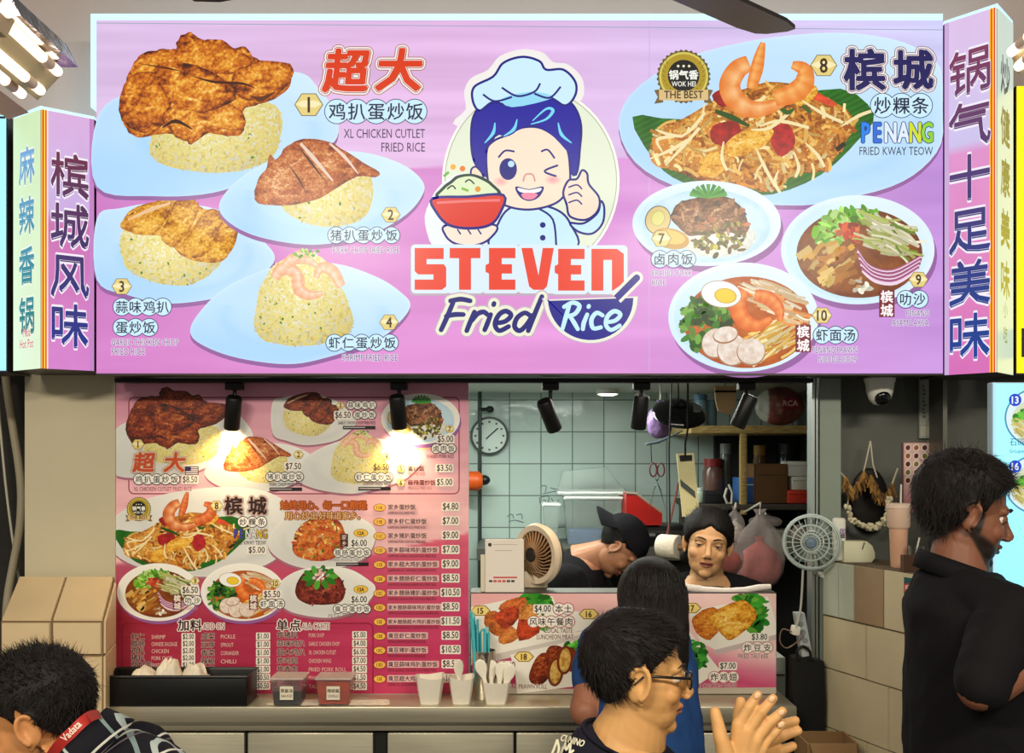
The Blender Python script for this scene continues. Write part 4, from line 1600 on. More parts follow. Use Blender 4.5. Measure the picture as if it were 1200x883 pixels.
L = board_dish(dish_sausage, (1, 0, 1, 0), L, 'small printed picture of sausage fried rice')
L = board_dish(dish_stinkbean, (1, 0, 1, 0), L, 'small printed picture of dark fried rice topped with green beans')
plate, bowl = _plate, _bowl

c = Art(board_map, L)
c.base = L
BK, CRM = (30, 24, 26), (246, 238, 226)


def price(a, body, x, y, h=9, w=None, fill=CRM, ink=(36, 26, 26), r=1.6, bold=.012, pad=1.6):
    """A price on its pale tab, centred at (x, y)."""
    a.fresh()
    w = w or h * .52 * len(body) * .92
    if fill is not None:
        a.rect(x - w / 2 - pad, y - h / 2 - .6, x + w / 2 + pad, y + h / 2 + .6, fill, r)
    a.text(body, x, y + h * .36, h / .72 * .86, ink, 'C', bold, width=w)


def rib(y, x, n, step, r, chars):
    badge(c, [x + i * step for i in range(n)], y, r, chars, (40, 30, 40), (248, 244, 236), (30, 24, 30))


def bar(x0, x1, y):
    c.rect(x0, y - 2, x1, y + 2, (30, 24, 30))
    c.rect(x0 + 1, y - .6, x1 - 12, y + .4, (200, 190, 190))


hexno(c, 162, 521, 7.5, '1')
for ch, x in (('超', 168), ('大', 204)):
    brush(c, ch, x, 542, 24, (196, 74, 30), (246, 224, 200), (130, 60, 30), 1.05, .12)
c.rect(217, 547, 233, 557, (60, 40, 46))
for k in range(4):
    c.rect(218, 548 + k * 2.3, 232, 549.2 + k * 2.3, (236, 226, 226))
c.rect(218, 548, 224, 552.5, (40, 36, 90))
rib(562, 163, 5, 10.4, 6, '鸡扒蛋炒饭')
price(c, '$8.50', 223, 562.5, 9, 17)
caption(c, 'XL CHICKEN CUTLET FRIED RICE', 157, 575.5, 4.6, 'L', (130, 40, 70), (246, 210, 216), width=68, hb=.03)
hexno(c, 350, 533, 6, '2')
price(c, '$7.50', 344, 547, 9, 18)
rib(559, 317, 5, 8.4, 5, '猪扒蛋炒饭')
caption(c, 'PORK CHOP FRIED RICE', 354, 570, 4, 'R', (90, 70, 80), None, width=38)
bar(316, 354, 573.6)
hexno(c, 399, 475.5, 5, '3')
rib(475, 411, 4, 8.4, 4.7, '蒜味鸡扒')
price(c, '$6.50', 402, 487, 9, 18)
rib(486.5, 419, 3, 8.4, 4.7, '蛋炒饭')
caption(c, 'GARLIC CHICKEN CHOP FRIED RICE', 440, 497.5, 3.8, 'R', (110, 80, 90), None, width=44)
bar(402, 440, 501.4)
hexno(c, 453, 535, 5.5, '4')
price(c, '$6.50', 447, 548, 8.5, 18, fill=None, ink=(90, 70, 50))
rib(559.5, 421, 5, 8.6, 5, '虾仁蛋炒饭')
caption(c, 'SHRIMP FRIED RICE', 458, 569, 4, 'R', (130, 90, 90), None, width=32)
bar(420, 458, 573)
hexno(c, 527, 503, 5.5, '7')
price(c, '$5.00', 522, 515, 9, 18)
rib(526, 511, 3, 9, 5.2, '卤肉饭')
caption(c, 'BRAISED PORK RICE', 532, 537, 4, 'R', (120, 60, 70), None, width=32)
for y, n, nm, en, pr in ((549, '5', '蛋炒饭', 'EGG FRIED RICE', '$3.50'), (565.5, '6', '麻辣蛋炒饭', 'MALA EGG FRIED RICE', '$5.00')):
    hexno(c, 470, y + .5, 5.5, n)
    c.text(nm, 478, y + 2.8, 6.6, (90, 30, 30), 'L', .02)
    caption(c, en, 478, y + 8.4, 3.4, 'L', (150, 80, 80), None, width=20 if n == '5' else 28)
    price(c, pr, 521, y, 8.6, 18)
medal(c, 163, 597, 14.5)
hexno(c, 254, 593, 7.5, '8')
for ch, x in (('槟', 274), ('城', 302)):
    brush(c, ch, x, 593, 22, (48, 26, 22), (240, 210, 200), (120, 80, 60))
rib(612, 285, 3, 10.8, 6, '炒粿条')
for i, (ch, col) in enumerate(zip('PENANG', [(60, 60, 170), (70, 70, 170), (226, 226, 226), (226, 226, 226), (226, 190, 30), (196, 160, 30)])):
    c.text(ch, 275 + i * 6.6, 631, 15, (60, 40, 60), 'L', .05, .58)
    c.text(ch, 275 + i * 6.6, 631, 15, col, 'L', .02, .58)
caption(c, 'FRIED KWAY TEOW', 312, 638.5, 4.6, 'R', (70, 30, 40), None, width=38)
price(c, '$5.00', 301, 645, 8.5, 19)
hexno(c, 229, 681, 5.5, '9')
price(c, '$6.50', 223, 692, 9, 18)
rib(704, 221, 2, 10, 5.4, '叻沙')
hexno(c, 323, 684, 6, '10')
price(c, '$5.50', 319, 697, 9, 19)
rib(708, 309, 3, 9.6, 5.4, '虾面汤')
for bx, by in ((208, 706), (297, 706)):
    c.fresh().rect(bx - 5, by - 9, bx + 5, by + 9, (110, 20, 36))
    c.han('槟', bx, by - 4.4, 8.4, CRM, .03)
    c.han('城', bx, by + 4.4, 8.4, CRM, .03)
caption(c, 'PENANG ASAM LAKSA', 232, 715, 3.8, 'R', (210, 150, 150), None, width=22)
caption(c, 'PENANG PRAWN NOODLE SOUP', 330, 717, 3.8, 'R', (210, 150, 150), None, width=36)
for body, x, y, w, s in (('始终用心、', 329, 593.5, 44, 11), ('每一口都是', 379, 593.5, 51, 11), ('用心炒出', 334, 605.5, 38, 10), ('好味道家乡。', 374, 605.5, 48, 10)):
    c.text(body, x, y + 3, s, (150, 60, 20), 'L', .10, width=w)
    c.text(body, x, y + 3, s, (226, 116, 30) if y < 600 else (240, 200, 130), 'L', .02, width=w)
for y, n, nm, en in ((625, '12A', '腊肠蛋炒饭', 'CHINESE SAUSAGE FRIED RICE'), (691, '13A', '臭豆蛋炒饭', 'PETAI FRIED RICE')):
    c.fresh().ell(423, y, 8.6, 4.8, (120, 80, 20))
    c.ell(423, y, 8, 4.3, (240, 196, 70))
    c.text(n, 423, y + 2.4, 6.4, (70, 36, 10), 'C', .03, .8)
    price(c, '$6.00', 421, y + 12, 9, 18, fill=(240, 238, 230))
    rib(y + 23, 396, 5, 8.4, 5, nm)
    caption(c, en, 431, y + 33, 3.8, 'R', (140, 110, 110), None, width=46)
c.rect(399, 626, 408, 641, (70, 26, 22))
c.han('家', 403.5, 630, 6.4, CRM)
c.han('乡', 403.5, 637, 6.4, CRM)
bar(394, 432, 661.5)
c.build('dish_caption', PRINT, board, 'numbers, names and price tabs printed beside the dishes')

p_ = Art(board_map, L)
p_.base = L
for chs, x, s, en, ex, ew in (('加料', (215, 230), 14, 'ADD ON', 238, 25), ('单点', (331, 346), 14, 'ALA CARTE', 354, 32)):
    for ch, xx in zip(chs, x):
        p_.han(ch, xx, 733, s, (50, 20, 26), .03, [((250, 236, 230), .10)])
    caption(p_, en, ex, 738, 7.6, 'L', (70, 24, 30), (250, 230, 226), hb=.08, width=ew)


def row(nm, x, y, en, ex, ew, pr, pxx, ph=7.4, pw=14, s=8.2):
    p_.fresh().text(nm, x, y + s * .36, s, (236, 196, 190), 'L', .06)
    p_.text(nm, x, y + s * .36, s, (40, 12, 18), 'L', .018)
    if en:
        caption(p_, en, ex, y + 2.6, 4.6, 'L', (244, 206, 198), None, width=ew)
    price(p_, pr, pxx, y, ph, pw, r=1)


for i, (nm, en, w, pr) in enumerate([('虾仁', 'SHRIMP', 16, '$2.00'), ('腊肠', 'CHINESE SAUSAGE', 30, '$2.00'), ('鸡扒', 'CHICKEN', 20, '$2.00'), ('猪扒', 'PORK CHOP', 24, '$2.00'), ('荷包蛋', 'FRIED EGG', 20, '$1.20'), ('白饭', 'RICE', 24, '$1.00'), ('青菜', 'VEGETABLE', 22, '$1.00')]):
    row(nm, 154, 746.5 + 8.3 * i, en, 178, w, pr, 221, 7.2, 13)
for i, (nm, en, w, pr) in enumerate([('咸菜', 'PICKLE', 17, '$1.00'), ('豆芽', 'SPROUT', 15, '$1.00'), ('香菜', 'CORIANDER', 21, '$1.00'), ('辣椒', 'CHILLI', 18, '$1.00'), ('酸菜', 'SOUR VEGETABLE', 28, '$1.00'), ('加面', 'NOODLE', 22, '$0.50'), ('加饭', 'RICE', 14, '$0.50')]):
    row(nm, 236, 746 + 9.7 * i, en, 259, w, pr, 308.5, 7.6, 13.5)
for i, (nm, en, w, pr) in enumerate([('炸猪扒', 'PORK CHOP', 18, '$5.00'), ('蒜味鸡扒', 'GARLIC CHICKEN CHOP', 36, '$4.00'), ('超大鸡扒', 'XL CHICKEN CUTLET', 32, '$6.00'), ('炸鸡翅', 'CHICKEN WING', 26, '$7.00'), ('炸香肉', 'FRIED PORK ROLL', 44, '$4.50'), ('炸虾饼', 'PRAWN CAKE', 24, '$1.50'), ('炸豆支', 'TAU KEE', 20, '$4.50')]):
    row(nm, 325, 744.5 + 10 * i, en, 362, w, pr, 421.5, 7.8, 14)
LIST = [('11A', '家乡蛋炒饭', '$4.80'), ('11B', '家乡虾仁蛋炒饭', '$7.00'), ('11C', '家乡猪扒蛋炒饭', '$9.00'), ('11D', '家乡蒜味鸡扒蛋炒饭', '$7.00'), ('11E', '家乡超大鸡扒蛋炒饭', '$9.00'),
        ('12B', '家乡腊肠虾仁蛋炒饭', '$8.50'), ('12C', '家乡腊肠猪扒蛋炒饭', '$10.50'), ('12D', '家乡腊肠蒜味鸡扒蛋炒饭', '$8.50'), ('12E', '家乡腊肠超大鸡扒蛋炒饭', '$11.50'),
        ('13B', '臭豆虾仁蛋炒饭', '$8.50'), ('13C', '臭豆猪扒蛋炒饭', '$10.50'), ('13D', '臭豆蒜味鸡扒蛋炒饭', '$8.50'), ('13E', '臭豆超大鸡扒蛋炒饭', '$10.50')]
EN = {'家乡': 'KAMPUNG ', '腊肠': 'SAUSAGE ', '臭豆': 'PETAI ', '虾仁': 'SHRIMP ', '猪扒': 'PORK CHOP ', '蒜味鸡扒': 'GARLIC CHICKEN ', '超大鸡扒': 'XL CHICKEN '}
for i, (no, nm, pr) in enumerate(LIST):
    y = 594.5 + 16.75 * i
    p_.fresh().ell(445, y + .6, 7.4, 4.6, (160, 70, 30))
    p_.ell(445, y + .6, 6.7, 4.0, (246, 196, 84))
    p_.text(no, 445, y + 2.6, 5.6, (120, 50, 20), 'C', .02, .8)
    s = 6.5 if len(nm) < 10 else 5.6
    w = len(nm) * s
    p_.rect(454, y - 4, 456 + w, y + 4, (236, 190, 190), 1)
    p_.text(nm, 455, y + 2.5, s, (56, 26, 30), 'L', .02, width=w - .6)
    en = ''.join(v for k, v in EN.items() if k in nm) + 'EGG FRIED RICE'
    p_.text(en, 455, y + 8.4, 4.2, (124, 60, 64), 'L', 0, width=w * .96)
    price(p_, pr, 528, y - .4, 9.4, 18 if len(pr) == 5 else 21)
p_.build('price_list', PRINT, board, 'columns of dish names and prices')

# ---------------------------------------------------------------- the low snack poster closing the hatch
PD = 2.985
poster = thing('snack_poster', 'low wide pink poster of fried snacks, dishes 15 to 18, below the open hatch', 'poster', P(730, 815, PD))
q0, q1 = P(551.5, 695, PD), P(910, 818, PD)
MB().box2((q0.x, q0.y + .001, 1.0), (q1.x, q0.y + .014, q0.z), .001).build('poster_board', mat('dark_board_edge', (50, 40, 40), .5), poster)


def poster_map(px, py, lift):
    return plane_map(PD)(np.clip(px, 552, 909.5), np.clip(py, 696, 813.6), lift)


a = Art(poster_map)


def pbg(x, y, p):
    top = mixc((240, 176, 176), (250, 214, 210), np.clip((x - 560) / 300, 0, 1))
    low = mixc((170, 40, 84), (206, 76, 122), np.clip((x - 560) / 300, 0, 1))
    k = np.clip((y - 740 - np.maximum(x - 780, 0) * .22) / 40, 0, 1)
    return mixc(top, low, k) + (fbm(x / 60, y / 7, 4, 3)[:, None] - .5) * 16


a.raster([(552, 696), (909.5, 696), (909.5, 819), (552, 819)], pbg, 2.5)
a.poly([(552, 819), (552, 807), (700, 808), (910, 806), (910, 819)], (196, 186, 170))
a.build('poster_print', PRINT, poster)
WPT = (246, 242, 232)


def meatcube(d, pts, col):
    fried(d, pts, [(0, np.array(col) * .45), (.5, np.array(col) * .9), (1, np.minimum(np.array(col) * 1.35, 255))], 5, int(pts[0][0]), .5, .2, 2)


def snack_meat(d):
    d.poly([(552, 712), (625, 697), (648, 700), (652, 712), (700, 722), (690, 744), (576, 770), (552, 772)], WPT)
    d.poly([(552, 772), (576, 768), (690, 742), (692, 748), (578, 776), (552, 780)], (214, 206, 198))
    leafy(d, [(610, 700), (640, 698), (646, 712), (620, 718)], 60, [(40, 150, 30), (80, 180, 50), (30, 110, 20)], (4, 8), 3)
    leafy(d, [(630, 736), (648, 730), (646, 738), (632, 742)], 18, [(60, 160, 40), (100, 190, 60)], (3, 5), 4)
    for pts, col in (([(584, 714), (594, 704), (616, 700), (614, 714), (598, 722)], (226, 110, 50)), ([(568, 722), (580, 716), (596, 730), (590, 748), (570, 738)], (214, 110, 46)),
                     ([(608, 716), (622, 708), (630, 722), (622, 736), (608, 728)], (240, 150, 70)), ([(580, 720), (604, 710), (608, 724), (594, 738), (582, 730)], (214, 76, 40)),
                     ([(584, 748), (600, 734), (608, 748), (590, 756)], (230, 130, 60)), ([(608, 726), (628, 732), (632, 742), (608, 752)], (206, 70, 34))):
        meatcube(d, pts, col)


def snack_roll(d):
    d.poly([(598, 768), (668, 752), (720, 742), (720, 800), (664, 806), (606, 819), (604, 790)], WPT)
    leafy(d, [(664, 756), (680, 750), (692, 752), (690, 766), (668, 770)], 50, [(60, 170, 40), (30, 120, 24), (110, 200, 70)], (3, 7), 6)
    for pts in ([(620, 792), (628, 772), (640, 766), (644, 790), (636, 802), (624, 802)], [(640, 772), (644, 758), (660, 760), (664, 780), (652, 790)], [(662, 764), (672, 760), (678, 776), (668, 788)]):
        fried(d, pts, DARKRED, 5, int(pts[0][0]), .6, .2)
    for cx, cy in ((651, 788), (662, 774)):
        d.ell(cx, cy, 9.5, 17, (120, 50, 20), 6)
        d.raster(ellpts(cx, cy, 6.5, 14, 6), lambda x, y, p: ramp(fbm(x * .3, y * .3, 4) * 1.6 - .3, [(0, (170, 110, 40)), (.5, (226, 180, 90)), (1, (240, 214, 140))]), 1.2)


def snack_tofu(d):
    d.poly([(806, 716), (900, 700), (909.5, 730), (909.5, 744), (838, 762), (820, 752)], WPT)
    d.poly([(838, 762), (909.5, 744), (909.5, 750), (838, 768)], (206, 190, 190))
    leafy(d, [(862, 700), (884, 697), (896, 710), (894, 734), (880, 744), (874, 720)], 90, [(30, 130, 26), (60, 160, 44), (24, 100, 20), (110, 190, 60)], (4, 9), 7)
    fried(d, [(812, 724), (836, 712), (846, 730), (832, 750), (816, 742)], [(0, (120, 50, 8)), (.5, (206, 110, 20)), (1, (250, 190, 80))], 6, 5, 1.2, .3)
    fried(d, [(832, 722), (866, 704), (880, 710), (886, 726), (858, 750), (846, 744)], GOLD, 7, 6, 1.2, .3)


def snack_wing(d):
    d.poly([(760, 746), (806, 738), (844, 786), (820, 802), (760, 806)], WPT)
    leafy(d, [(806, 752), (824, 756), (826, 776), (814, 786), (804, 770)], 60, [(40, 150, 36), (80, 180, 60), (24, 110, 24)], (3, 7), 8)
    fried(d, [(760, 760), (790, 748), (806, 764), (800, 790), (770, 796)], GOLD, 6, 8, 1.2)


for fn, lb in ((snack_meat, 'printed picture of fried luncheon meat, dish 15'), (snack_roll, 'printed picture of prawn rolls, dish 18'), (snack_wing, 'printed picture of fried chicken wing'), (snack_tofu, 'printed picture of fried bean curd skin, dish 17')):
    d = Art(poster_map, a.lay)
    fn(d)
    d.build('dish_picture', PRINT, poster, lb)
    a.lay = d.lay
c = Art(poster_map, a.lay)
c.base = a.lay


def lozenge(x, y, n):
    c.fresh().poly([(x - 12, y), (x - 6, y - 6), (x + 6, y - 6), (x + 12, y), (x + 6, y + 6), (x - 6, y + 6)], (150, 110, 40))
    c.poly([(x - 10.5, y), (x - 5.4, y - 5), (x + 5.4, y - 5), (x + 10.5, y), (x + 5.4, y + 5), (x - 5.4, y + 5)], (248, 222, 130))
    c.text(n, x, y + 3.6, 10, (80, 50, 16), 'C', .03, .85)


def rb(y, x, st, r, chars, edge=(170, 60, 60)):
    badge(c, [x + i * st for i in range(len(chars))], y, r, chars, edge, (252, 244, 236), (50, 26, 26))


lozenge(563, 716, '15')
lozenge(690, 720, '16')
lozenge(810, 713, '17')
lozenge(614, 770, '18')
price(c, '$4.00', 636, 714, 9.5, 19, fill=WPT)
rb(714, 655, 10.5, 6.6, '本土')
rb(729, 625, 10.4, 6.6, '风味午餐肉')
caption(c, 'LOCAL TASTE', 671, 742, 5.4, 'R', (60, 30, 30), (250, 230, 220), width=32)
caption(c, 'LUNCHEON MEAT', 672, 749.5, 5.4, 'R', (60, 30, 30), (250, 230, 220), width=43)
price(c, '$3.80', 594, 780, 9, 19, fill=(246, 226, 220))
caption(c, 'CHESTNUT PRAWN ROLL', 641, 807.5, 5.2, 'R', (60, 30, 30), (250, 236, 226), width=62)
price(c, '$3.80', 890, 747, 8.4, 18, fill=WPT)
rb(759.5, 876, 11.5, 6.4, '炸豆支', (200, 130, 130))
caption(c, 'FRIED TAU KEE', 900, 772, 5.2, 'R', (90, 40, 50), (250, 214, 216), width=35)
price(c, '$7.00', 853, 781, 8.4, 18, fill=WPT)
rb(794, 837, 11, 6.4, '炸鸡翅', (200, 130, 130))
caption(c, 'FRIED CHICKEN WING', 863, 806.5, 5, 'R', (90, 40, 50), (250, 200, 206), width=55)
c.build('dish_caption', PRINT, poster, 'numbers, names and prices printed beside the snacks')

# ---------------------------------------------------------------- track rail with spotlights over the hatch
RD = 2.93
r0, r1 = P(136, 440, RD), P(952, 449, RD)
rail = tag(MB().box2((r0.x, r0.y - .015, r1.z), (r1.x, r0.y + .02, 1.918), .003).build('track_rail', M_BLACK),
           'long black lighting track under the wide shop sign', 'lighting track')


def spot(px, py, tilt, aim, name_label, power=0, length=.098, rad=.0225, col=(1.0, .70, .36), yaw=0):
    """Black can spotlight hanging from the track; (px, py) is the can's centre in the photograph."""
    c0 = P(px, py, RD)
    ax = Vector(aim).normalized()
    t = thing('track_spotlight', name_label, 'spotlight', (c0.x, c0.y, r1.z), 'spotlights on the black track')
    top = Vector((c0.x + tilt, c0.y, r1.z))
    MB().box2((top.x - .024, top.y - .018, r1.z - .021), (top.x + .024, top.y + .018, r1.z), .003).build('adapter', M_BLACK, t)
    pv = c0 - ax * length * .25
    st = MB().tube([top - Vector((0, 0, .018)), Vector((top.x, top.y, pv.z + .012)), pv], .0058, 8)
    st.build('stem', M_BLACK, t, 40)
    e0, e1 = c0 - ax * length / 2, c0 + ax * length / 2
    L_ = length
    can = MB().lathe([(0.001, 0), (rad * .85, 0), (rad, .006), (rad, L_ * .97), (rad * .95, L_), (rad * .86, L_), (rad * .82, L_ * .80), (0.001, L_ * .80)], e0, 28, ax)
    can.build('can', M_BLACK, t, 40)
    m = mat('lamp_lens_on', (255, 226, 170), .3, emit=(255, 210, 140), estr=6.0) if power else mat('lamp_lens_off', (90, 86, 80), .2)
    MB().lathe([(0.001, 0), (rad * .80, 0), (rad * .80, .003), (0.001, .003)], e0 + ax * (L_ * .83), 24, ax).build('lens', m, t)
    if power:
        d = bpy.data.lights.new('spot_beam', 'SPOT')
        d.energy, d.color, d.spot_size, d.spot_blend, d.shadow_soft_size = power, col, R(112), .9, .015
        o = bpy.data.objects.new('spot_beam', d)
        COL.objects.link(o)
        o.location = Vector(e1) + ax * .004 - Vector(t.location)
        o.rotation_euler = ax.to_track_quat('-Z', 'Y').to_euler()
        o.parent = t
    return t


spot(273, 484, .005, (-.20, .42, -1), 'leftmost black track spotlight, tilted towards the large cutlet on the menu board', 5.6)
spot(466.5, 483, .003, (.04, .44, -1), 'upright black track spotlight in front of the bowl of braised pork on the menu board', 5.6)
spot(643.5, 487, .004, (.42, .55, -1), 'black track spotlight tilted to the right in front of the white tiled wall', 2.2)
spot(750, 483, .004, (-.08, .3, -1), 'black track spotlight beside the black pan lid at the kitchen shelf', 0)
spot(872, 482, .006, (-.42, .2, -1), 'rightmost black track spotlight, tilted left below the long track', 0)
# ---------------------------------------------------------------- stainless counter
CT = 1.0                                    # counter top height
cy0, cy1 = CAMY + 2.84, 0.13
cx0, cx1 = P(118, 0, 2.84).x, P(934, 0, 2.84).x
ctr = thing('service_counter', 'long stainless steel service counter under the menu board and snack poster', 'counter', ((cx0 + cx1) / 2, cy0, 0))
MB().box2((cx0, cy0, CT - .045), (cx1, cy1, CT), .004).build('counter_top', M_STEEL, ctr, 40)
MB().box2((cx0 + .01, cy0 + .03, CT - .075), (cx1 - .03, cy1, CT - .0455), .002).build('apron', M_STEEL, ctr, 40)
MB().box2((cx0 + .02, cy0 + .05, .08), (P(902, 0, 2.86).x, cy1, CT - .076)).build('cabinet_body', M_DARK, ctr)
for x0, x1 in ((122, 286), (290, 437), (454, 602), (605, 752), (756, 900)):
    xa, xb = P(x0, 0, 2.87).x, P(x1, 0, 2.87).x
    m = MB().box2((xa, cy0 + .032, .12), (xb, cy0 + .049, CT - .082), .003)
    d_ = m.build('cabinet_door', M_STEEL, ctr, 40)
    MB().box2(((xa + xb) / 2 - .05, cy0 + .022, .80 - .3), ((xa + xb) / 2 + .05, cy0 + .032, .815 - .3), .003).build('door_pull', M_STEEL_D, d_)
for x in (P(912, 0, 2.87).x, ):
    for y in (cy0 + .04, .2):
        MB().box2((x - .022, y, 0), (x + .022, y + .045, CT - .076), .003).build('leg', M_STEEL_D, ctr, 40)


def on_counter(px, py):
    """Point of the counter top seen at this place of the picture."""
    D = (CAMZ - CT) * FPX / (py - HY)
    return P(px, py, D)


# black crate with crumpled napkins
M_BLKPL = mat('black_plastic', (12, 12, 13), .4, var=.2, vscale=20)
M_NAP = mat('white_tissue', (226, 218, 200), .9, var=.06, vscale=30, bump=.3, bscale=90)
tx0, tx1 = P(122, 0, 2.86).x, P(291, 0, 2.86).x
tray = thing('plastic_tray', 'shallow black plastic tray on the left end of the counter', 'tray', ((tx0 + tx1) / 2, cy0 + .06, CT))
m = MB()
ty0, ty1, th = cy0 + .004, cy0 + .118, .082
m.box2((tx0, ty0, CT), (tx1, ty1, CT + .006))
for q in (((tx0, ty0), (tx1, ty0 + .005)), ((tx0, ty1 - .005), (tx1, ty1)), ((tx0, ty0), (tx0 + .005, ty1)), ((tx1 - .005, ty0), (tx1, ty1))):
    m.box2((q[0][0], q[0][1], CT), (q[1][0], q[1][1], CT + th), .002)
m.build('tray_body', M_BLKPL, tray, 40)
MB().tube([(tx0, ty0, CT + th), (tx1, ty0, CT + th), (tx1, ty1, CT + th), (tx0, ty1, CT + th), (tx0, ty0, CT + th)], .0045, 8).build('rim', M_BLKPL, tray, 40)


def crumple(c, rx, ry, rz, seed, n=26, m_=14, amp=.5):
    """A crumpled sheet lying in folds."""
    r = np.random.RandomState(seed)
    u, v = np.meshgrid(np.linspace(-1, 1, n), np.linspace(-1, 1, m_))
    h = fbm(u * 2.2 + seed, v * 2.2, seed, 3) - .5
    rid = 1 - np.abs(2 * fbm(u * 1.6 + 3, v * 1.6 + seed, seed + 4, 2) - 1)
    z = rz * (np.clip(1 - u ** 4 - v ** 4, 0, 1) * (.35 + amp * rid) + h * .5)
    x = rx * (u + .15 * (fbm(u * 2, v * 2, seed + 2, 2) - .5))
    y = ry * (v + .3 * (fbm(u * 2, v * 2, seed + 6, 2) - .5))
    V = np.stack([c[0] + x, c[1] + y, np.maximum(c[2] + z, c[2] + .001)], -1).reshape(-1, 3)
    F = [(j * n + i, j * n + i + 1, (j + 1) * n + i + 1, (j + 1) * n + i) for j in range(m_ - 1) for i in range(n - 1)]
    return V, F


for k, (px, w, h, s) in enumerate(((168, .034, .036, 3), (198, .035, .060, 8), (228, .034, .046, 12))):
    c0 = P(px, 800, 2.90)
    V, F = crumple((c0.x, c0.y, CT + .068), w, .040, h, s)
    o = link_mesh('paper_napkin', V, F, M_NAP, None, 60)
    tag(o, ('crumpled white napkin nearest the left wall end of the black tray', 'tallest crumpled white napkin in the middle of the black tray', 'crumpled white napkin on the right of the pile in the black tray')[k], 'napkin', 'crumpled napkins in the black tray')
    MB().box2((c0.x - .022, c0.y - .03, CT + .0075), (c0.x + .022, c0.y + .03, CT + .072)).build('folded_base', M_NAP, o)

# white sheet with two sauce tubs
s0, s1 = on_counter(316, 826), on_counter(452, 826)
V, F = crumple(((s0.x + s1.x) / 2, cy0 + .045, CT), .168, .034, .004, 5, 40, 12, .2)
tag(link_mesh('paper_sheet', V, F, M_NAP, None, 60), 'thin white paper sheet lying under the two sauce tubs', 'paper')
M_CLEAR = mat('clear_plastic', (235, 238, 236), .08, trans=.92, ior=1.15, spec=.3)
for px0, px1, col, nm, tx in ((321, 357, (26, 14, 10), 'clear tub of dark soy sauce with a white label on the counter', ('黑酱油', 'SAUCE')),
                              (373, 413, (206, 66, 20), 'clear tub of orange chilli sauce with a white label on the counter', ('辣椒酱', 'CHILLI'))):
    xa, xb = P(px0, 0, 2.875).x, P(px1, 0, 2.875).x
    yc, hw, hh = cy0 + .042, (xb - xa) / 2, .070
    t = thing('sauce_tub', nm, 'sauce tub', ((xa + xb) / 2, yc, CT + .003), 'sauce tubs on the counter')
    xc = (xa + xb) / 2
    z0 = CT + .003

    def frus(w0, w1, d0, d1, za, zb):
        q = MB()
        A_ = [(xc - w0, yc - d0, za), (xc + w0, yc - d0, za), (xc + w0, yc + d0, za), (xc - w0, yc + d0, za)]
        B_ = [(xc - w1, yc - d1, zb), (xc + w1, yc - d1, zb), (xc + w1, yc + d1, zb), (xc - w1, yc + d1, zb)]
        return q.raw(A_ + B_, [(3, 2, 1, 0), (4, 5, 6, 7), (0, 1, 5, 4), (1, 2, 6, 5), (2, 3, 7, 6), (3, 0, 4, 7)])
    fill = .55 if px0 < 340 else .92
    frus(hw * .84, hw * (.84 + .14 * fill), .032, .032 + .005 * fill, z0 + .002, z0 + hh * fill).build('sauce', mat('sauce_' + ('dark' if px0 < 340 else 'orange'), col, .2, var=.15, vscale=30), t)
    frus(hw * .86, hw, .034, .040, z0, z0 + hh).build('tub', M_CLEAR, t)
    MB().box2((xa - .004, yc - .044, z0 + hh + .0005), (xb + .004, yc + .044, z0 + hh + .006), .002).build('lid', mat('frosted_lid', (226, 214, 206), .3, trans=.5, ior=1.2), t)
    lab = Art(lambda px, py, lift, xc=xc, yc=yc, z0=z0: np.stack([xc + (px - 50) * .00042, np.full(px.shape, yc - .0425) - lift, z0 + .058 - py * .00042 + 0 * px], -1))
    lab.rect(6, 10, 94, 100, (232, 222, 200))
    lab.text(tx[0], 50, 50, 27, (60, 50, 40), 'C', .02)
    lab.text(tx[1], 50, 82, 24, (60, 50, 40), 'C', .02)
    lab.build('paper_label', PRINT, t)

# spoon cups and spoons
M_CUP = mat('white_paper_cup', (232, 224, 208), .55, var=.04, vscale=20)
M_SPOON = mat('white_plastic_spoon', (236, 230, 214), .35, sss=.05)


def cup(px0, px1, ytop, name, wav):
    xa, xb = P(px0, 0, 2.875).x, P(px1, 0, 2.875).x
    xc, yc, r = (xa + xb) / 2, cy0 + .05, (xb - xa) / 2
    h = (826 - ytop) * 2.875 / 1200
    n, vs, fs = 32, [], []
    prof = [(.001, 0), (.70, 0), (.86, .5), (1, 1), (.96, 1), (.82, .5), (.66, .03), (.001, .03)]
    for i, (q, t) in enumerate(prof):
        for k in range(n):
            a_ = 2 * math.pi * k / n
            sq = 1 / max(abs(math.cos(a_)), abs(math.sin(a_))) ** .45 * .93
            vs.append((xc + r * q * math.cos(a_) * sq, yc + min(r, .042) * q * math.sin(a_) * sq, CT + h * t * (1 + (wav * math.sin(2 * a_ + 1) if t == 1 else 0))))
    for i in range(len(prof) - 1):
        for k in range(n):
            fs.append((i * n + k, i * n + (k + 1) % n, (i + 1) * n + (k + 1) % n, (i + 1) * n + k))
    o = link_mesh('spoon_cup', vs, fs, M_CUP, None, 40)
    return tag(o, name, 'cup', 'white cups on the counter'), xc, yc, h


cup(485, 522, 794, 'white square-mouthed cup, leftmost of three on the counter', .06)
_, c2x, c2y, c2h = cup(524, 557, 795, 'white cup with one spoon handle up, middle of three on the counter', .05)
_, c3x, c3y, c3h = cup(562, 600, 800, 'white cup full of spread spoons, rightmost of three on the counter', .02)


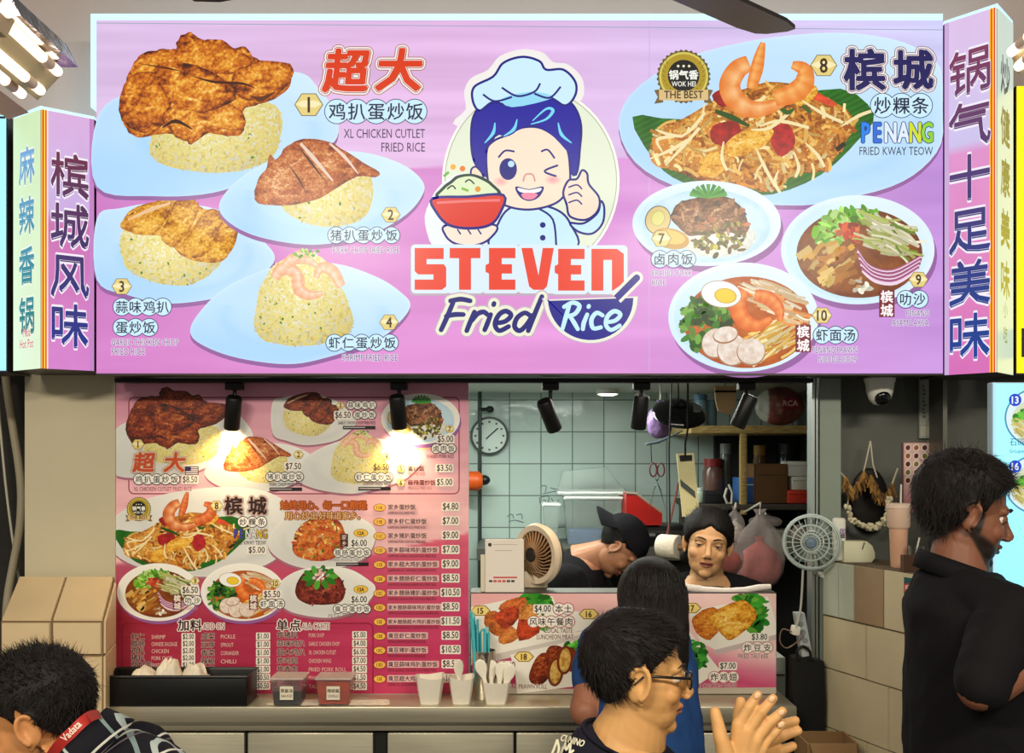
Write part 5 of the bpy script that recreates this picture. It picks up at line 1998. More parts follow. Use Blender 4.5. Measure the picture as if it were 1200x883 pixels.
def spoon_mesh():
    """A short Chinese soup spoon, handle down, bowl up; base at the origin."""
    n, vs, fs = 12, [], []
    prof = [(0, .005, .003), (.03, .0055, .003), (.055, .006, .003), (.066, .010, .005), (.078, .0155, .009), (.092, .017, .011), (.104, .013, .008), (.110, .003, .003)]
    for z, w, d in prof:
        for k in range(n):
            a_ = 2 * math.pi * k / n
            y = d * math.sin(a_)
            vs.append((w * math.cos(a_), y if y > 0 else y * (.15 if z > .06 else 1), z))
    for i in range(len(prof) - 1):
        for k in range(n):
            fs.append((i * n + k, i * n + (k + 1) % n, (i + 1) * n + (k + 1) % n, (i + 1) * n + k))
    fs.append(tuple(range(n))[::-1])
    fs.append(tuple(range((len(prof) - 1) * n, len(prof) * n)))
    me = bpy.data.meshes.new('plastic_spoon')
    me.from_pydata(vs, [], fs)
    me.materials.append(M_SPOON)
    me.shade_smooth()
    return me


sp_me = spoon_mesh()
for k, (x, y, dz, ry, rz, lb) in enumerate(((c3x - .018, c3y - .008, .010, -16, 0, 'white spoon standing tallest at the left of the rightmost cup'), (c3x + .004, c3y - .012, -.012, 8, 10, None), (c3x + .004, c3y + .020, -.010, 17, -15, None),
                                      (c3x + .010, c3y - .024, -.014, 20, 8, None), (c3x - .014, c3y + .012, -.012, 1, 0, None), (c2x - .006, c2y, .004, 2, 40, 'white spoon standing alone in the middle cup'))):
    o = bpy.data.objects.new('plastic_spoon', sp_me)
    COL.objects.link(o)
    o.location = (x, y, CT + .006 + max(dz, 0))
    o.rotation_euler = (R(-4), R(ry), R(rz))
    tag(o, lb or 'white plastic spoon fanned out of the rightmost cup', 'spoon', 'white spoons in the cups')

# steel canister of teal paper-wrapped chopsticks
kx, ky = P(567, 0, 2.93).x, cy0 + .095
can_ = MB().lathe([(.001, 0), (.030, 0), (.033, .004), (.033, .135), (.0345, .139), (.032, .139), (.030, .006), (.001, .006)], (kx, ky, CT), 28)
tag(can_.build('chopstick_canister', mat('polished_steel', (190, 186, 176), .2, .9), None, 40), 'round steel canister of wrapped chopsticks in front of the snack poster', 'canister')
M_TEAL = [mat('teal_paper_wrap', (70, 182, 196), .6, var=.12, vscale=60), mat('pale_teal_paper_wrap', (150, 208, 206), .6, var=.1, vscale=60), mat('cream_paper_wrap', (226, 216, 180), .6)]
rs = np.random.RandomState(4)
for k in range(26):
    an, rr = rs.uniform(0, 6.28), .025 * math.sqrt(rs.uniform())
    left = k % 3 == 0
    x, y = kx + rr * math.cos(an), ky + rr * math.sin(an)
    if left:
        x = kx - .012 - abs(x - kx) * .5
    L_ = .232 + rs.uniform(-.012, .012) if left else .190 + rs.uniform(-.012, .014)
    mm = MB().box((0, 0, L_ / 2), (.0095, .0050, L_), (0, 0, rs.uniform(0, 180)), .0012, 1)
    o = mm.build('wrapped_chopsticks', M_TEAL[2 if k in (7, 16) else (1 if k % 4 == 1 else 0)])
    o.location = (x, y, CT + .007)
    o.rotation_euler = (R(rs.uniform(-2, 2)), R(rs.uniform(-2.5, 1) + (-2 if left else 0)), 0)
    tag(o, ('cream paper-wrapped chopsticks in the steel canister' if k in (7, 16) else 'taller teal paper-wrapped chopsticks at the left of the steel canister' if left else 'teal paper-wrapped chopsticks standing in the steel canister'), 'chopsticks', ('wrapped chopsticks cream' if k in (7, 16) else 'wrapped chopsticks tall' if left else 'wrapped chopsticks in the canister'))

# ---------------------------------------------------------------- things standing at the hatch, on the kitchen side ledge
ZL = P(0, 695, 2.985).z
structure(MB().box2((P(551, 0, 2.99).x, .005, CT + .001), (P(910, 0, 2.99).x, .10, ZL - .001)).build('trim_5', M_STEEL_D))
qr = thing('payment_stand', 'white upright payment card stand at the left end of the hatch', 'payment stand', (P(589, 0, 2.97).x, .02, ZL))
x0, x1 = P(568.5, 0, 2.99).x, P(614, 0, 2.99).x
zt = P(0, 632.5, 2.99).z
MB().box2((x0, -.005, ZL), (x1, .002, zt), .001).build('card', mat('white_card', (236, 228, 218), .4), qr)
MB().prism([(P(563, 0, 2.99).x, .004, ZL), (x1 - .01, .004, ZL), (x1 - .01, .060, ZL), (P(563, 0, 2.99).x, .060, ZL)], (0, 0, .006)).build('stand_foot', M_WHITE, qr)
MB().box2((P(563, 0, 2.99).x, .003, ZL), (x0 + .03, .008, P(0, 651, 2.99).z), .001).build('back_card', mat('cream_card', (222, 212, 188), .5), qr)
qa = Art(lambda px, py, lift: np.stack([P(0, 0, 2.99).x * 0 + (px - CX) * 2.989 / FPX, np.full(px.shape, -.0053) - lift, CAMZ + (HY - py) * 2.989 / FPX], -1))
qa.ell(574, 639, 2.2, 2.2, (60, 56, 54))
qa.rect(578, 638.4, 606, 639, (180, 170, 160))
qa.rect(580, 645.4, 600, 646.2, (190, 180, 172))
qa.rect(578, 676.6, 606, 678.2, (206, 40, 60))
for k in range(6):
    qa.rect(573 + k * 5.2, 680.5, 577 + k * 5.2, 683, ((60, 60, 62), (210, 70, 80), (206, 90, 90), (220, 80, 60), (70, 70, 74), (60, 60, 60))[k])
qa.build('card_print', PRINT, qr)

M_IVORY = mat('ivory_plastic', (226, 206, 180), .4, var=.03)
fan = thing('desk_fan', 'small ivory desk fan with a dark ribbed grille behind the payment stand', 'fan', (P(628, 0, 3.10).x, .12, ZL))
fc = P(630, 650, 3.08)
fax = Vector((-.72, -.66, -.02)).normalized()          # the grille looks to the left
u, w = frame_of(fax)
MB().lathe([(.070, -.012), (.088, -.016), (.094, 0), (.088, .014), (.072, .012), (.070, 0)], fc, 40, fax, True).build('ring', M_IVORY, fan, 40)
gr = MB()
for k in range(30):
    a_ = 2 * math.pi * k / 30
    d0, d1 = u * math.cos(a_) + w * math.sin(a_), u * math.cos(a_ + .5) + w * math.sin(a_ + .5)
    gr.tube([fc + d0 * .022 + fax * .028, fc + (d0 + d1) / 2 * .055 + fax * .022, fc + d1 * .072 + fax * .006], .0028, 6)
gr.build('front_grille', mat('brown_fan_grille', (150, 112, 76), .5), fan, 60)
MB().lathe([(.001, .033), (.018, .032), (.024, .022), (.024, .01), (.001, .01)], fc, 24, fax).build('hub', mat('dark_fan_hub', (44, 30, 24), .5), fan, 40)
MB().lathe([(.070, -.010), (.060, -.05), (.030, -.066), (.001, -.068)], fc, 32, fax).build('back_shell', mat('dark_fan_shell', (36, 28, 24), .5), fan, 40)
bl = MB()
for k in range(7):
    a_ = 2 * math.pi * k / 7
    d0, d1, d2 = [u * math.cos(a_ + q) + w * math.sin(a_ + q) for q in (0, .25, .6)]
    bl.prism([fc + d0 * .02, fc + d0 * .064 - fax * .006, fc + d1 * .066, fc + d2 * .05 + fax * .008, fc + d2 * .02 + fax * .006], fax * .0015)
bl.build('blades', mat('fan_blade_brown', (86, 60, 44), .5), fan)
bx = P(629, 0, 3.08)
MB().box2((P(614, 0, 3.06).x, .085, ZL), (P(642, 0, 3.06).x, .15, P(0, 671, 3.06).z), .006).build('base', M_IVORY, fan, 40)
MB().cone((bx.x, fc.y, P(0, 673, 3.06).z), fc - Vector((0, 0, .085)), .014, .012, 16).build('neck', M_IVORY, fan, 40)

# rolled white plastic on the right of the poster top
pts = [P(x, y, 3.02) for x, y in ((800, 686), (806, 689), (826, 691.5), (850, 693), (872, 692), (890, 689), (903, 688))]
tag(MB().tube(pts, [.012, .011, .010, .009, .009, .010, .008], 12).build('plastic_roll', mat('white_bag_film', (236, 226, 220), .35, bump=.4, bscale=120), None, 60), 'rolled white plastic sheet lying along the top of the snack poster', 'plastic sheet')

# ---------------------------------------------------------------- back of the kitchen
BY = KD - 3
ck = P(573.5, 511, KD - .03)
t = thing('wall_clock', 'round wall clock with a dark rim on the white kitchen tiles', 'clock', (ck.x, BY - .015, ck.z))
ax = Vector((0, -1, 0))
MB().lathe([(.001, -.012), (.088, -.012), (.092, .0), (.090, .014), (.082, .014), (.080, .004), (.001, .004)], (ck.x, BY - .014, ck.z), 48, ax).build('case', mat('clock_rim', (40, 52, 50), .4), t, 30)
MB().lathe([(.001, 0), (.081, 0), (.081, .002), (.001, .002)], (ck.x, BY - .0185, ck.z), 48, ax).build('dial', mat('clock_dial', (206, 220, 212), .5), t, 30)
hm = MB()
for k in range(12):
    a_ = R(30 * k)
    hm.box((ck.x + .066 * math.sin(a_), BY - .0215, ck.z + .066 * math.cos(a_)), (.009, .002, .009))
hm.build('hour_marks', mat('clock_ink', (50, 66, 62), .6), t)
for ln, wd, ang in ((.055, .005, 48), (.022, .006, 225)):
    a_ = R(ang)
    MB().tube([(ck.x, BY - .024, ck.z), (ck.x + ln * math.sin(a_), BY - .024, ck.z + ln * math.cos(a_))], wd / 2, 8).build('clock_hand', M_BLACK, t)

pp = MB()
p0, p1 = P(562.5, 450, 4.80), P(563, 700, 4.80)
pp.tube([(p0.x, p0.y, 1.995), (p0.x, p0.y, 1.0)], .0085, 12)
t = thing('gas_pipe', 'thin dark gas pipe running down the left of the white kitchen wall', 'pipe', (p0.x, p0.y, 1.0))
pp.build('pipe', mat('dark_pipe', (60, 66, 64), .4, .5), t, 40)
for px, py, r, col in ((574, 480, .020, (16, 20, 20)), (567, 563, .030, (24, 18, 16))):
    c0 = P(px, py, 4.78)
    MB().ell(c0, (r, r * .8, r * .8)).tube([(p0.x, p0.y, c0.z), c0], .009, 8).build('valve', mat('valve_black', (18, 20, 20), .4), t, 60)
c0 = P(553, 564, 4.75)
MB().lathe([(.001, -.05), (.035, -.05), (.045, -.02), (.045, .03), (.030, .05), (.001, .05)], c0, 20, (1, 0, 0)).build('regulator', mat('orange_regulator', (206, 84, 20), .4), t, 50)

hw_ = Art(lambda px, py, lift: np.stack([(px - CX) * (KD - .002) / FPX, np.full(px.shape, BY - .0015) - lift, CAMZ + (HY - py) * (KD - .002) / FPX], -1))
for pts in ([(634, 570), (640, 570), (639, 577)], [(645, 572), (653, 574)], [(636, 579), (652, 576)], [(632, 583), (633, 591)], [(634, 583), (643, 582), (642, 590)], [(646, 584), (650, 590), (655, 586)], [(636, 586), (640, 587)],
            [(594, 606), (600, 603), (602, 608)], [(605, 604), (611, 603), (612, 609)], [(596, 612), (604, 610), (614, 613)]):
    hw_.ribbon(pts, .9, (70, 90, 88))
hw_.build('marker_writing', colmat('marker_ink', rough=.5), bw)

# downlight on the low kitchen ceiling
dl = P(712, 459.5, 4.62)
t = thing('ceiling_downlight', 'round lit downlight in the low kitchen ceiling', 'ceiling light', (dl.x, dl.y, 1.97))
MB().lathe([(.001, 0), (.05, 0), (.052, .022), (.001, .022)], (dl.x, dl.y, 1.972), 32).build('trim_ring', M_WHITE, t, 40)
MB().lathe([(.001, -.006), (.03, -.005), (.045, .001), (.001, .001)], (dl.x, dl.y, 1.971), 32).build('diffuser', mat('downlight_glow', (255, 250, 235), .4, emit=(255, 250, 232), estr=5), t, 40)

# steel back counter (behind the cooks) that carries the tubs
WZ = 1.30
structure(MB().box2((P(560, 0, 4.5).x, 1.35, WZ - .05), (1.33, BY - .001, WZ)).build('trim_6', M_STEEL_D))
structure(MB().box2((P(560, 0, 4.5).x + .02, 1.40, 0), (1.31, BY - .01, WZ - .0505)).build('trim_7', M_DARK))


def clear_tub(px0, px1, y0, y1, D, name, cont=None, cf=.4, lidh=0, dep=.18):
    """Clear storage tub seen between picture columns px0..px1 and rows y0 (top)..y1 (base)."""
    a0, a1 = P(px0, y1, D), P(px1, y0, D)
    t = thing('storage_tub', name, 'storage tub', ((a0.x + a1.x) / 2, a0.y + dep / 2, a0.z), 'clear storage tubs')
    xa, xb, z0, z1 = a0.x, a1.x, a0.z, a1.z
    m = MB()
    k = .015
    A_ = [(xa + k, a0.y + k, z0), (xb - k, a0.y + k, z0), (xb - k, a0.y + dep - k, z0), (xa + k, a0.y + dep - k, z0)]
    B_ = [(xa, a0.y, z1), (xb, a0.y, z1), (xb, a0.y + dep, z1), (xa, a0.y + dep, z1)]
    m.raw(A_ + B_, [(3, 2, 1, 0), (0, 1, 5, 4), (1, 2, 6, 5), (2, 3, 7, 6), (3, 0, 4, 7)])
    m.build('tub', mat('cloudy_plastic', (206, 216, 210), .25, trans=.75, ior=1.12, alpha=.75), t)
    MB().tube([B_[0], B_[1], B_[2], B_[3], B_[0]], .007, 6).build('rim', mat('cloudy_rim', (220, 228, 222), .3), t)
    if cont:
        m = MB()
        q = k * .5
        zc = z0 + (z1 - z0) * cf
        m.box2((xa + k + .003, a0.y + k + .004, z0 + .004), (xb - k - .003, a0.y + dep - k - .004, zc), .01)
        m.build('contents', mat('tub_contents_%d' % cont[0], cont, .5, var=.15, vscale=12), t, 40)
    return t


clear_tub(662, 729, 584, 641, 4.55, 'wide clear tub with a blue bag in it on the steel back counter', (70, 100, 150), .35)
clear_tub(637, 656, 592, 641, 4.56, 'narrow clear tub at the left of the wide clear tub', (176, 186, 176), .3)
# big clear lid / dome resting on the wide tub
dc = P(694, 583, 4.6)
t = thing('plastic_cover', 'large clear domed plastic cover resting on the wide tub', 'cover', (dc.x, dc.y + .06, dc.z + .020))
A_ = [P(655, 582, 4.56), P(736, 581, 4.56)]
xa, xb, ya, yb, z0 = A_[0].x, A_[1].x, A_[0].y, A_[0].y + .2, dc.z + .020
z1 = P(0, 548, 4.6).z
m = MB().raw([(xa, ya, z0), (xb, ya, z0), (xb, yb, z0), (xa, yb, z0), (xa + .02, ya + .03, z1 - .02), (xb - .09, ya + .03, z1), (xb - .09, yb - .03, z1), (xa + .02, yb - .03, z1 - .02)],
             [(4, 5, 6, 7), (0, 1, 5, 4), (1, 2, 6, 5), (2, 3, 7, 6), (3, 0, 4, 7)])
m.build('dome', mat('cloudy_plastic', (206, 216, 210)), t)
MB().tube([(xa, ya, z0), (xb, ya, z0), (xb, yb, z0), (xa, yb, z0), (xa, ya, z0)], .007, 6).build('rim', mat('cloudy_rim', (220, 228, 222)), t)

# red tilted crate on a dark oven
ov0, ov1 = P(738, 700, 4.45), P(806, 617, 4.45)
t = thing('oven', 'dark oven with a small pale label behind the bending cook', 'oven', ((ov0.x + ov1.x) / 2, ov0.y + .12, WZ))
MB().box2((ov0.x, ov0.y, WZ), (ov1.x, ov0.y + .26, ov1.z), .006).build('oven_body', mat('oven_black', (20, 20, 21), .35, .4), t, 40)
MB().box2((ov0.x + .01, ov0.y - .006, ov1.z - .05), (ov1.x - .01, ov0.y - .0005, ov1.z - .02), .002).build('control_strip', mat('oven_strip', (40, 40, 42), .3), t, 40)
MB().box2((P(752, 0, 4.44).x, ov0.y - .008, ov1.z - .042), (P(768, 0, 4.44).x, ov0.y - .0062, ov1.z - .030)).build('name_plate', mat('oven_plate', (120, 120, 116), .4), t)
rc = P(756, 616, 4.42)
m = MB()
tp = [P(734, 616, 4.42), P(734, 578, 4.42), P(746, 579, 4.42), P(776, 601, 4.42), P(776, 616, 4.42)]
t = thing('red_crate', 'bright red sloping crate on top of the dark oven', 'crate', (rc.x, rc.y + .1, ov1.z))
m.prism([Vector((p.x, p.y, max(p.z, ov1.z + .0))) for p in tp], (0, .2, 0)).build('crate_body', mat('red_crate_plastic', (176, 26, 22), .4, var=.1, vscale=5), t)
MB().tube([tp[1], tp[2], tp[3]], .006, 8).build('pale_rim', mat('crate_rim', (170, 150, 130), .4), t)

# wooden shelf with its post
M_WOOD = mat('raw_shelf_wood', (206, 180, 112), .6, col2=(150, 118, 66), vscale=12, stretch=(2, 14, 14))
SHD = 4.25
w0, w1 = P(810, 508, SHD), P(952, 499, SHD)
shelf = thing('wooden_shelf', 'raw wood kitchen shelf with one post and a dark lower board', 'shelf', (w0.x, w0.y + .15, P(0, 598, SHD).z))
SX1 = 1.355
MB().box2((w0.x, w0.y, w0.z), (SX1, BY - .002, w1.z), .003).build('shelf_board', M_WOOD, shelf, 40)
s0 = P(820, 598, SHD)
LZ_ = P(0, 591, SHD).z
MB().box2((s0.x, w0.y, s0.z), (SX1, BY - .002, LZ_ - .001), .003).build('lower_board', mat('dark_shelf_wood', (70, 62, 54), .6, var=.2), shelf, 40)
LZ = P(0, 591, SHD).z + .0012
MB().box2((P(868, 0, SHD).x, w0.y + .001, s0.z - .02), (P(875.5, 0, SHD).x, w0.y + .032, w0.z), .002).build('post', M_WOOD, shelf, 40)
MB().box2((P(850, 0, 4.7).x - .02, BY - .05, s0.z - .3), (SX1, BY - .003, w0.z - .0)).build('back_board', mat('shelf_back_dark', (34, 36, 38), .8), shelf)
for x in (P(822, 0, SHD).x, SX1 - .02):
    MB().box2((x, BY - .10, WZ), (x + .02, BY - .055, s0.z), .002).build('leg', mat('dark_shelf_wood', (70, 62, 54)), shelf, 40)


def bx_on(px0, px1, y0, D, zb, dep, name, label, cat, col, group=None, kids=None, bev=.003, rough=.6, **k):
    a0, a1 = P(px0, y0, D), P(px1, y0, D)
    o = MB().box2((a0.x, a0.y, zb), (a1.x, a0.y + dep, a0.z), bev).build(name, mat(label[:40], col, rough, **k), None, 40)
    return tag(o, label, cat, group)


def flap_box(px0, px1, y0, D, zb, dep, label, col, band=None):
    a0, a1 = P(px0, y0, D), P(px1, y0, D)
    zb += .0008
    t = thing('carton', label, 'box', ((a0.x + a1.x) / 2, a0.y + dep / 2, zb), 'cartons on the kitchen shelf')
    MB().box2((a0.x, a0.y, zb), (a1.x, a0.y + dep, a0.z), .003).build('carton_body', mat(label[:38], col, .7, var=.08, vscale=8), t, 40)
    zt_ = a0.z
    MB().box2((a0.x + .003, a0.y - .002, zb + (zt_ - zb) * .70), (a1.x - .003, a0.y - .0004, zb + (zt_ - zb) * .73)).build('tape', mat(label[:30] + '_band', band or tuple(int(c * .75) for c in col), .6), t)
    return t


flap_box(885, 923, 544, 4.27, LZ, .2, 'brown cardboard box on the lower kitchen shelf beside the wooden post', (110, 78, 44))
flap_box(923.5, 948, 575, 4.26, LZ, .16, 'red box at the right end of the lower kitchen shelf', (196, 50, 26))
zr = P(0, 575, 4.26).z
flap_box(928, 946, 559, 4.27, zr + .0005, .12, 'small white box stacked on the red box', (206, 206, 190))
flap_box(923.5, 946, 541, 4.275, P(0, 559, 4.27).z + .001, .12, 'topmost white box of the stack over the red box', (222, 222, 212))
flap_box(865.5, 883.5, 560, 4.30, LZ, .12, 'blue and white box behind the wooden post', (50, 96, 160), (230, 236, 240))
flap_box(826, 848, 576, 4.29, LZ, .12, 'black box beside the red-lidded jar on the lower shelf', (26, 28, 30))
# jars and bottles
def jar(px, y0, D, zb, r, label, col, lid, nm='storage_jar', cat='jar'):
    c0 = P(px, y0, D)
    h = c0.z - zb
    t = thing(nm, label, cat, (c0.x, c0.y + r, zb))
    o_ = (c0.x, c0.y + r, zb)
    MB().lathe([(.001, 0), (r * .92, 0), (r, h * .06), (r, h * .70), (r * .8, h * .82), (.001, h * .82)], o_, 24).build('jar_body', mat(label[:30], col, .25, var=.2, vscale=14), t, 40)
    MB().lathe([(.001, h * .82), (r * .86, h * .82), (r * .86, h), (.001, h)], o_, 24).build('lid', mat(label[:26] + '_lid', lid, .4), t, 40)
    return t


jar(822, 572, 4.33, LZ, .022, 'small pale green jar at the left of the lower shelf', (170, 190, 170), (206, 214, 206))
jar(838, 538, 4.40, LZ, .045, 'squat brown jar with a dark red lid on the lower shelf', (96, 70, 62), (120, 24, 30))
jar(852, 520, 4.45, LZ, .028, 'tall clear bottle behind the scissors on the lower shelf', (70, 74, 72), (110, 116, 112), 'bottle', 'bottle')
jar(892, 522, 4.55, LZ, .03, 'small gold-lidded jar behind the brown cardboard box', (120, 90, 50), (180, 140, 60))
jar(924, 520, 4.50, LZ, .04, 'dark bottle behind the white boxes on the lower shelf', (24, 34, 40), (20, 24, 26), 'bottle', 'bottle')
jar(822, 462, 4.34, w1.z, .030, 'left blue water jug on the upper kitchen shelf', (130, 160, 180), (90, 130, 160), 'water_jug', 'jug')
jar(834, 462, 4.36, w1.z, .028, 'right blue water jug on the upper kitchen shelf', (110, 140, 160), (170, 190, 196), 'water_jug', 'jug')


def bag(name, label, cat, base, w, h, d, col, seed, mt=None, hook=None):
    """A hanging plastic bag: wide crumpled belly gathered to a knot above; base = bottom centre."""
    n, m_ = 26, 16
    vs, fs = [], []
    for j in range(m_):
        t_ = j / (m_ - 1)
        prof = np.interp(t_, [0, .04, .18, .45, .70, .84, .92, 1], [.35, .62, .92, 1, .78, .34, .10, .26])
        for i in range(n):
            a_ = 2 * math.pi * i / n
            wr = 1 + .22 * (vnoise(np.array([a_ * 3.0 + seed * 7]), np.array([t_ * 3.0]), seed)[0] - .5) + .10 * math.sin(a_ * 7 + seed) * t_
            vs.append((base[0] + w * prof * math.cos(a_) * wr, base[1] + d * prof * math.sin(a_) * wr, base[2] + h * t_))
    for j in range(m_ - 1):
        for i in range(n):
            fs.append((j * n + i, j * n + (i + 1) % n, (j + 1) * n + (i + 1) % n, (j + 1) * n + i))
    fs.append(tuple(range(n))[::-1])
    t = thing(name, label, cat, base)
    link_mesh('bag_film', vs, fs, mt or mat('thin_bag_film', (226, 214, 210), .25, trans=.55, alpha=.55, ior=1.1, bump=.5, bscale=60), t, 80)
    if col is not None:
        V = [(base[0] + (x - base[0]) * .86, base[1] + (y - base[1]) * .86, base[2] + .01 + (z - base[2]) * .62) for x, y, z in vs]
        link_mesh('bag_contents', V, fs, mat(label[:30] + '_in', col, .5, var=.3, vscale=18, bump=.4, bscale=40), t, 80)
    MB().tube([(base[0], base[1], base[2] + h * .93), (base[0] + .004, base[1], base[2] + h * 1.08)] + ([hook] if hook else []), .004, 6).build('tie', mat('bag_tie', (226, 220, 206), .5), t)
    return t


b0 = P(893, 690, 4.0)
bag('hanging_bag', 'large clear plastic bag with red packs hanging from the shelf post', 'plastic bag', (b0.x - .01, b0.y, b0.z), .100, .31, .05, (206, 92, 84), 3, hook=(P(872, 0, SHD).x, w0.y - .002, s0.z - .01))
b0 = P(861, 640, 4.14)
bag('hanging_bag', 'small white and pink bag with greens hanging left of the shelf post', 'plastic bag', (b0.x, b0.y, b0.z), .045, .16, .030, (206, 200, 190), 5, hook=(P(860, 0, SHD).x, w0.y - .003, s0.z))
b0 = P(852, 676, 3.83)
bag('hanging_bag', 'orange-red plastic bag beside the smiling server', 'plastic bag', (b0.x, b0.y, b0.z), .06, .17, .04, (216, 60, 40), 8, hook=(P(832, 0, SHD).x, w0.y - .003, s0.z))
b0 = P(900, 619, 4.2)
bag('plastic_bag', 'loose clear plastic bag lying under the lower kitchen shelf', 'plastic bag', (b0.x, b0.y + .05, b0.z), .07, .055, .05, None, 9)
bx_on(905, 936, 622, 4.18, WZ, .14, 'steel_bin', 'plain grey steel bin under the lower kitchen shelf', 'bin', (122, 120, 108), rough=.5)
structure(MB().box2((P(838, 0, 4.12).x, P(0, 0, 4.12).y, WZ), (P(904, 0, 4.12).x, P(0, 0, 4.12).y + .1, P(0, 676, 4.12).z)).build('trim_8', M_DARK))
# upper shelf: packed bag, cardboard, lid, purple bag
pk = P(918, 496, 4.22)
t = thing('rice_sack', 'red and brown printed sack on the upper kitchen shelf', 'sack', (pk.x, pk.y + .05, w1.z))
sk = MB().ell((pk.x, pk.y + .06, w1.z + .082), (.105, .055, .082), None, 28, 16)
V, F = voxel(sk, .008, 2)
V[:, 2] = np.maximum(V[:, 2], w1.z + .001)
nz = fbm(V[:, 0] * 22, V[:, 2] * 22, 3, 3) - .5
V[:, 1] -= nz * .02
cc = mixc((150, 84, 70), (96, 46, 40), np.clip((nz + .25) * 2, 0, 1))
cc = np.where((V[:, 0] < pk.x - .055)[:, None], np.array([196, 196, 186]) * 1.0, cc)
link_mesh('sack_body', V, F, colmat('sack_print', rough=.3, spec=.6), t, 60, s2l(cc))
la = Art(lambda px, py, lift: np.stack([pk.x + .03 + (px - 50) * .0007, np.full(px.shape, pk.y + .002) - lift, w1.z + .125 - py * .0007 + 0 * px], -1))
la.ell(50, 50, 50, 40, (130, 30, 36))
la.text('RCA', 50, 64, 46, (206, 170, 160), 'C', .03)
la.build('round_label', PRINT, t)
cb_ = P(850, 486, 4.1)
m = MB().prism([P(838, 453, 4.1), P(863, 453, 4.1), P(862, 474, 4.1), P(856, 486, 4.1), P(842, 482, 4.1), P(839, 470, 4.1)], (0, .02, 0))
t = thing('cardboard_scoop', 'hanging tan cardboard piece above the upper kitchen shelf', 'cardboard', (cb_.x, cb_.y, cb_.z))
m.build('cardboard', mat('tan_cardboard', (196, 160, 116), .7, var=.05), t)
MB().tube([P(838, 459, 4.095), P(863, 459, 4.095)], .004, 6).build('band', M_BLACK, t)
MB().tube([P(850, 453, 4.105), (P(850, 453, 4.105).x, P(850, 453, 4.105).y, 1.994)], .002, 6).build('string', M_BLACK, t)
lc_ = P(796, 484, 3.95)
lax = Vector((.05, -.55, .8)).normalized()
t = thing('pan_lid', 'shiny black oval pan lid with a glass window hanging by the kitchen ceiling', 'pan lid', (lc_.x, lc_.y, lc_.z))
MB().lathe([(.001, .034), (.05, .030), (.085, .016), (.102, 0), (.104, -.006), (.098, -.008), (.001, -.008)], lc_, 40, lax).build('lid_shell', mat('gloss_black', (14, 14, 15), .12, spec=.7), t, 50)
lu, lw = frame_of(lax)
MB().tube([lc_ + lax * .034 - lu * .03, lc_ + lax * .055, lc_ + lax * .034 + lu * .03], .007, 8).build('lid_handle', M_BLACK, t, 50)
MB().lathe([(.001, .0325), (.028, .031), (.030, .026), (.001, .026)], lc_ + Vector((.055, 0, -.006)), 20, lax).build('glass_window', mat('lid_glass', (120, 126, 124), .1, .3), t, 50)
MB().tube([lc_ + Vector((0, .02, .03)), (lc_.x, lc_.y + .02, 1.994)], .003, 6).build('hook', M_BLACK, t)
b0 = P(773, 514, 4.13)
bag('purple_bag', 'purple plastic bag hanging below the black pan lid', 'plastic bag', (b0.x, b0.y, b0.z), .05, .155, .035, None, 4, hook=(b0.x, b0.y, 1.993), mt=mat('purple_film', (146, 116, 168), .35, bump=.5, bscale=50))
lp = [P(757, 521, 3.98), P(772, 518, 3.98), P(790, 510, 3.98), P(800, 505, 3.98)]
tag(MB().tube(lp, [.014, .016, .012, .005], 10, True, .4).build('serving_scoop', mat('grey_scoop', (110, 126, 134), .4, .3), None, 50), 'grey metal scoop lying below the purple bag', 'scoop')
# mandoline slicer
ml = thing('vegetable_slicer', 'long cream vegetable slicer hanging above the smiling server', 'slicer', P(805, 600, 3.85))
q = [P(793, 532, 3.85), P(813, 531, 3.85), P(820, 604, 3.85), P(800, 606, 3.85)]
MB().prism(q, (0, .012, 0)).build('slicer_body', mat('cream_plastic', (226, 214, 160), .4), ml)
q2 = [P(797, 562, 3.848), P(814, 576, 3.848), P(815, 584, 3.848), P(798, 570, 3.848)]
MB().prism(q2, (0, -.003, 0)).build('slanted_blade', mat('blade_steel', (120, 130, 122), .25, .9), ml)
q3 = [P(796, 534, 3.848), P(811, 533.5, 3.848), P(811, 540, 3.848), P(797, 541, 3.848)]
MB().prism(q3, (0, -.002, 0)).build('hand_hole', M_BLACK, ml)
MB().tube([P(803, 536, 3.846), P(803, 520, 3.846), P(806, 503, 3.846), (P(806, 503, 3.846).x, P(806, 503, 3.846).y, 1.994)], .004, 6).build('strap', M_BLACK, ml)
# hanging scissors
sc_ = thing('kitchen_scissors', 'pair of scissors hanging by its handles beside the cream slicer', 'scissors', P(771, 600, 4.0))
for s in (-1, 1):
    c0 = P(770 + s * 4.5, 551, 4.0)
    lp = [c0 + Vector((.014 * math.cos(a_), 0, .026 * math.sin(a_))) for a_ in np.linspace(0, 2 * math.pi, 17)]
    MB().tube(lp, .0032, 8).build('finger_loop', mat('scissor_handle', (126, 60, 70), .4), sc_, 60)
    MB().tube([P(770 + s * 2, 560, 4.0), P(770 - s * 4, 575, 4.0), P(770 - s * 6 + (4 if s < 0 else -3), 598, 4.0)], [.006, .008, .001], 8, True, .3).build('blade', mat('blade_steel', (170, 180, 172), .25, .9), sc_, 60)
MB().tube([P(764, 545, 4.0), P(763, 530, 4.0), P(763, 519, 4.0)], .0018, 6).build('string', M_BLACK, sc_)
pc = P(853, 592, 4.2)
t = thing('white_pliers', 'small white looped clip hanging at the front of the lower shelf', 'clip', (pc.x, pc.y, pc.z))
MB().tube([P(852, 572, 4.2), P(849, 582, 4.2), P(852, 590, 4.2), P(857, 590, 4.2), P(858, 578, 4.2), P(854, 568, 4.2)], .005, 8).build('loop', M_WHITE, t, 60)
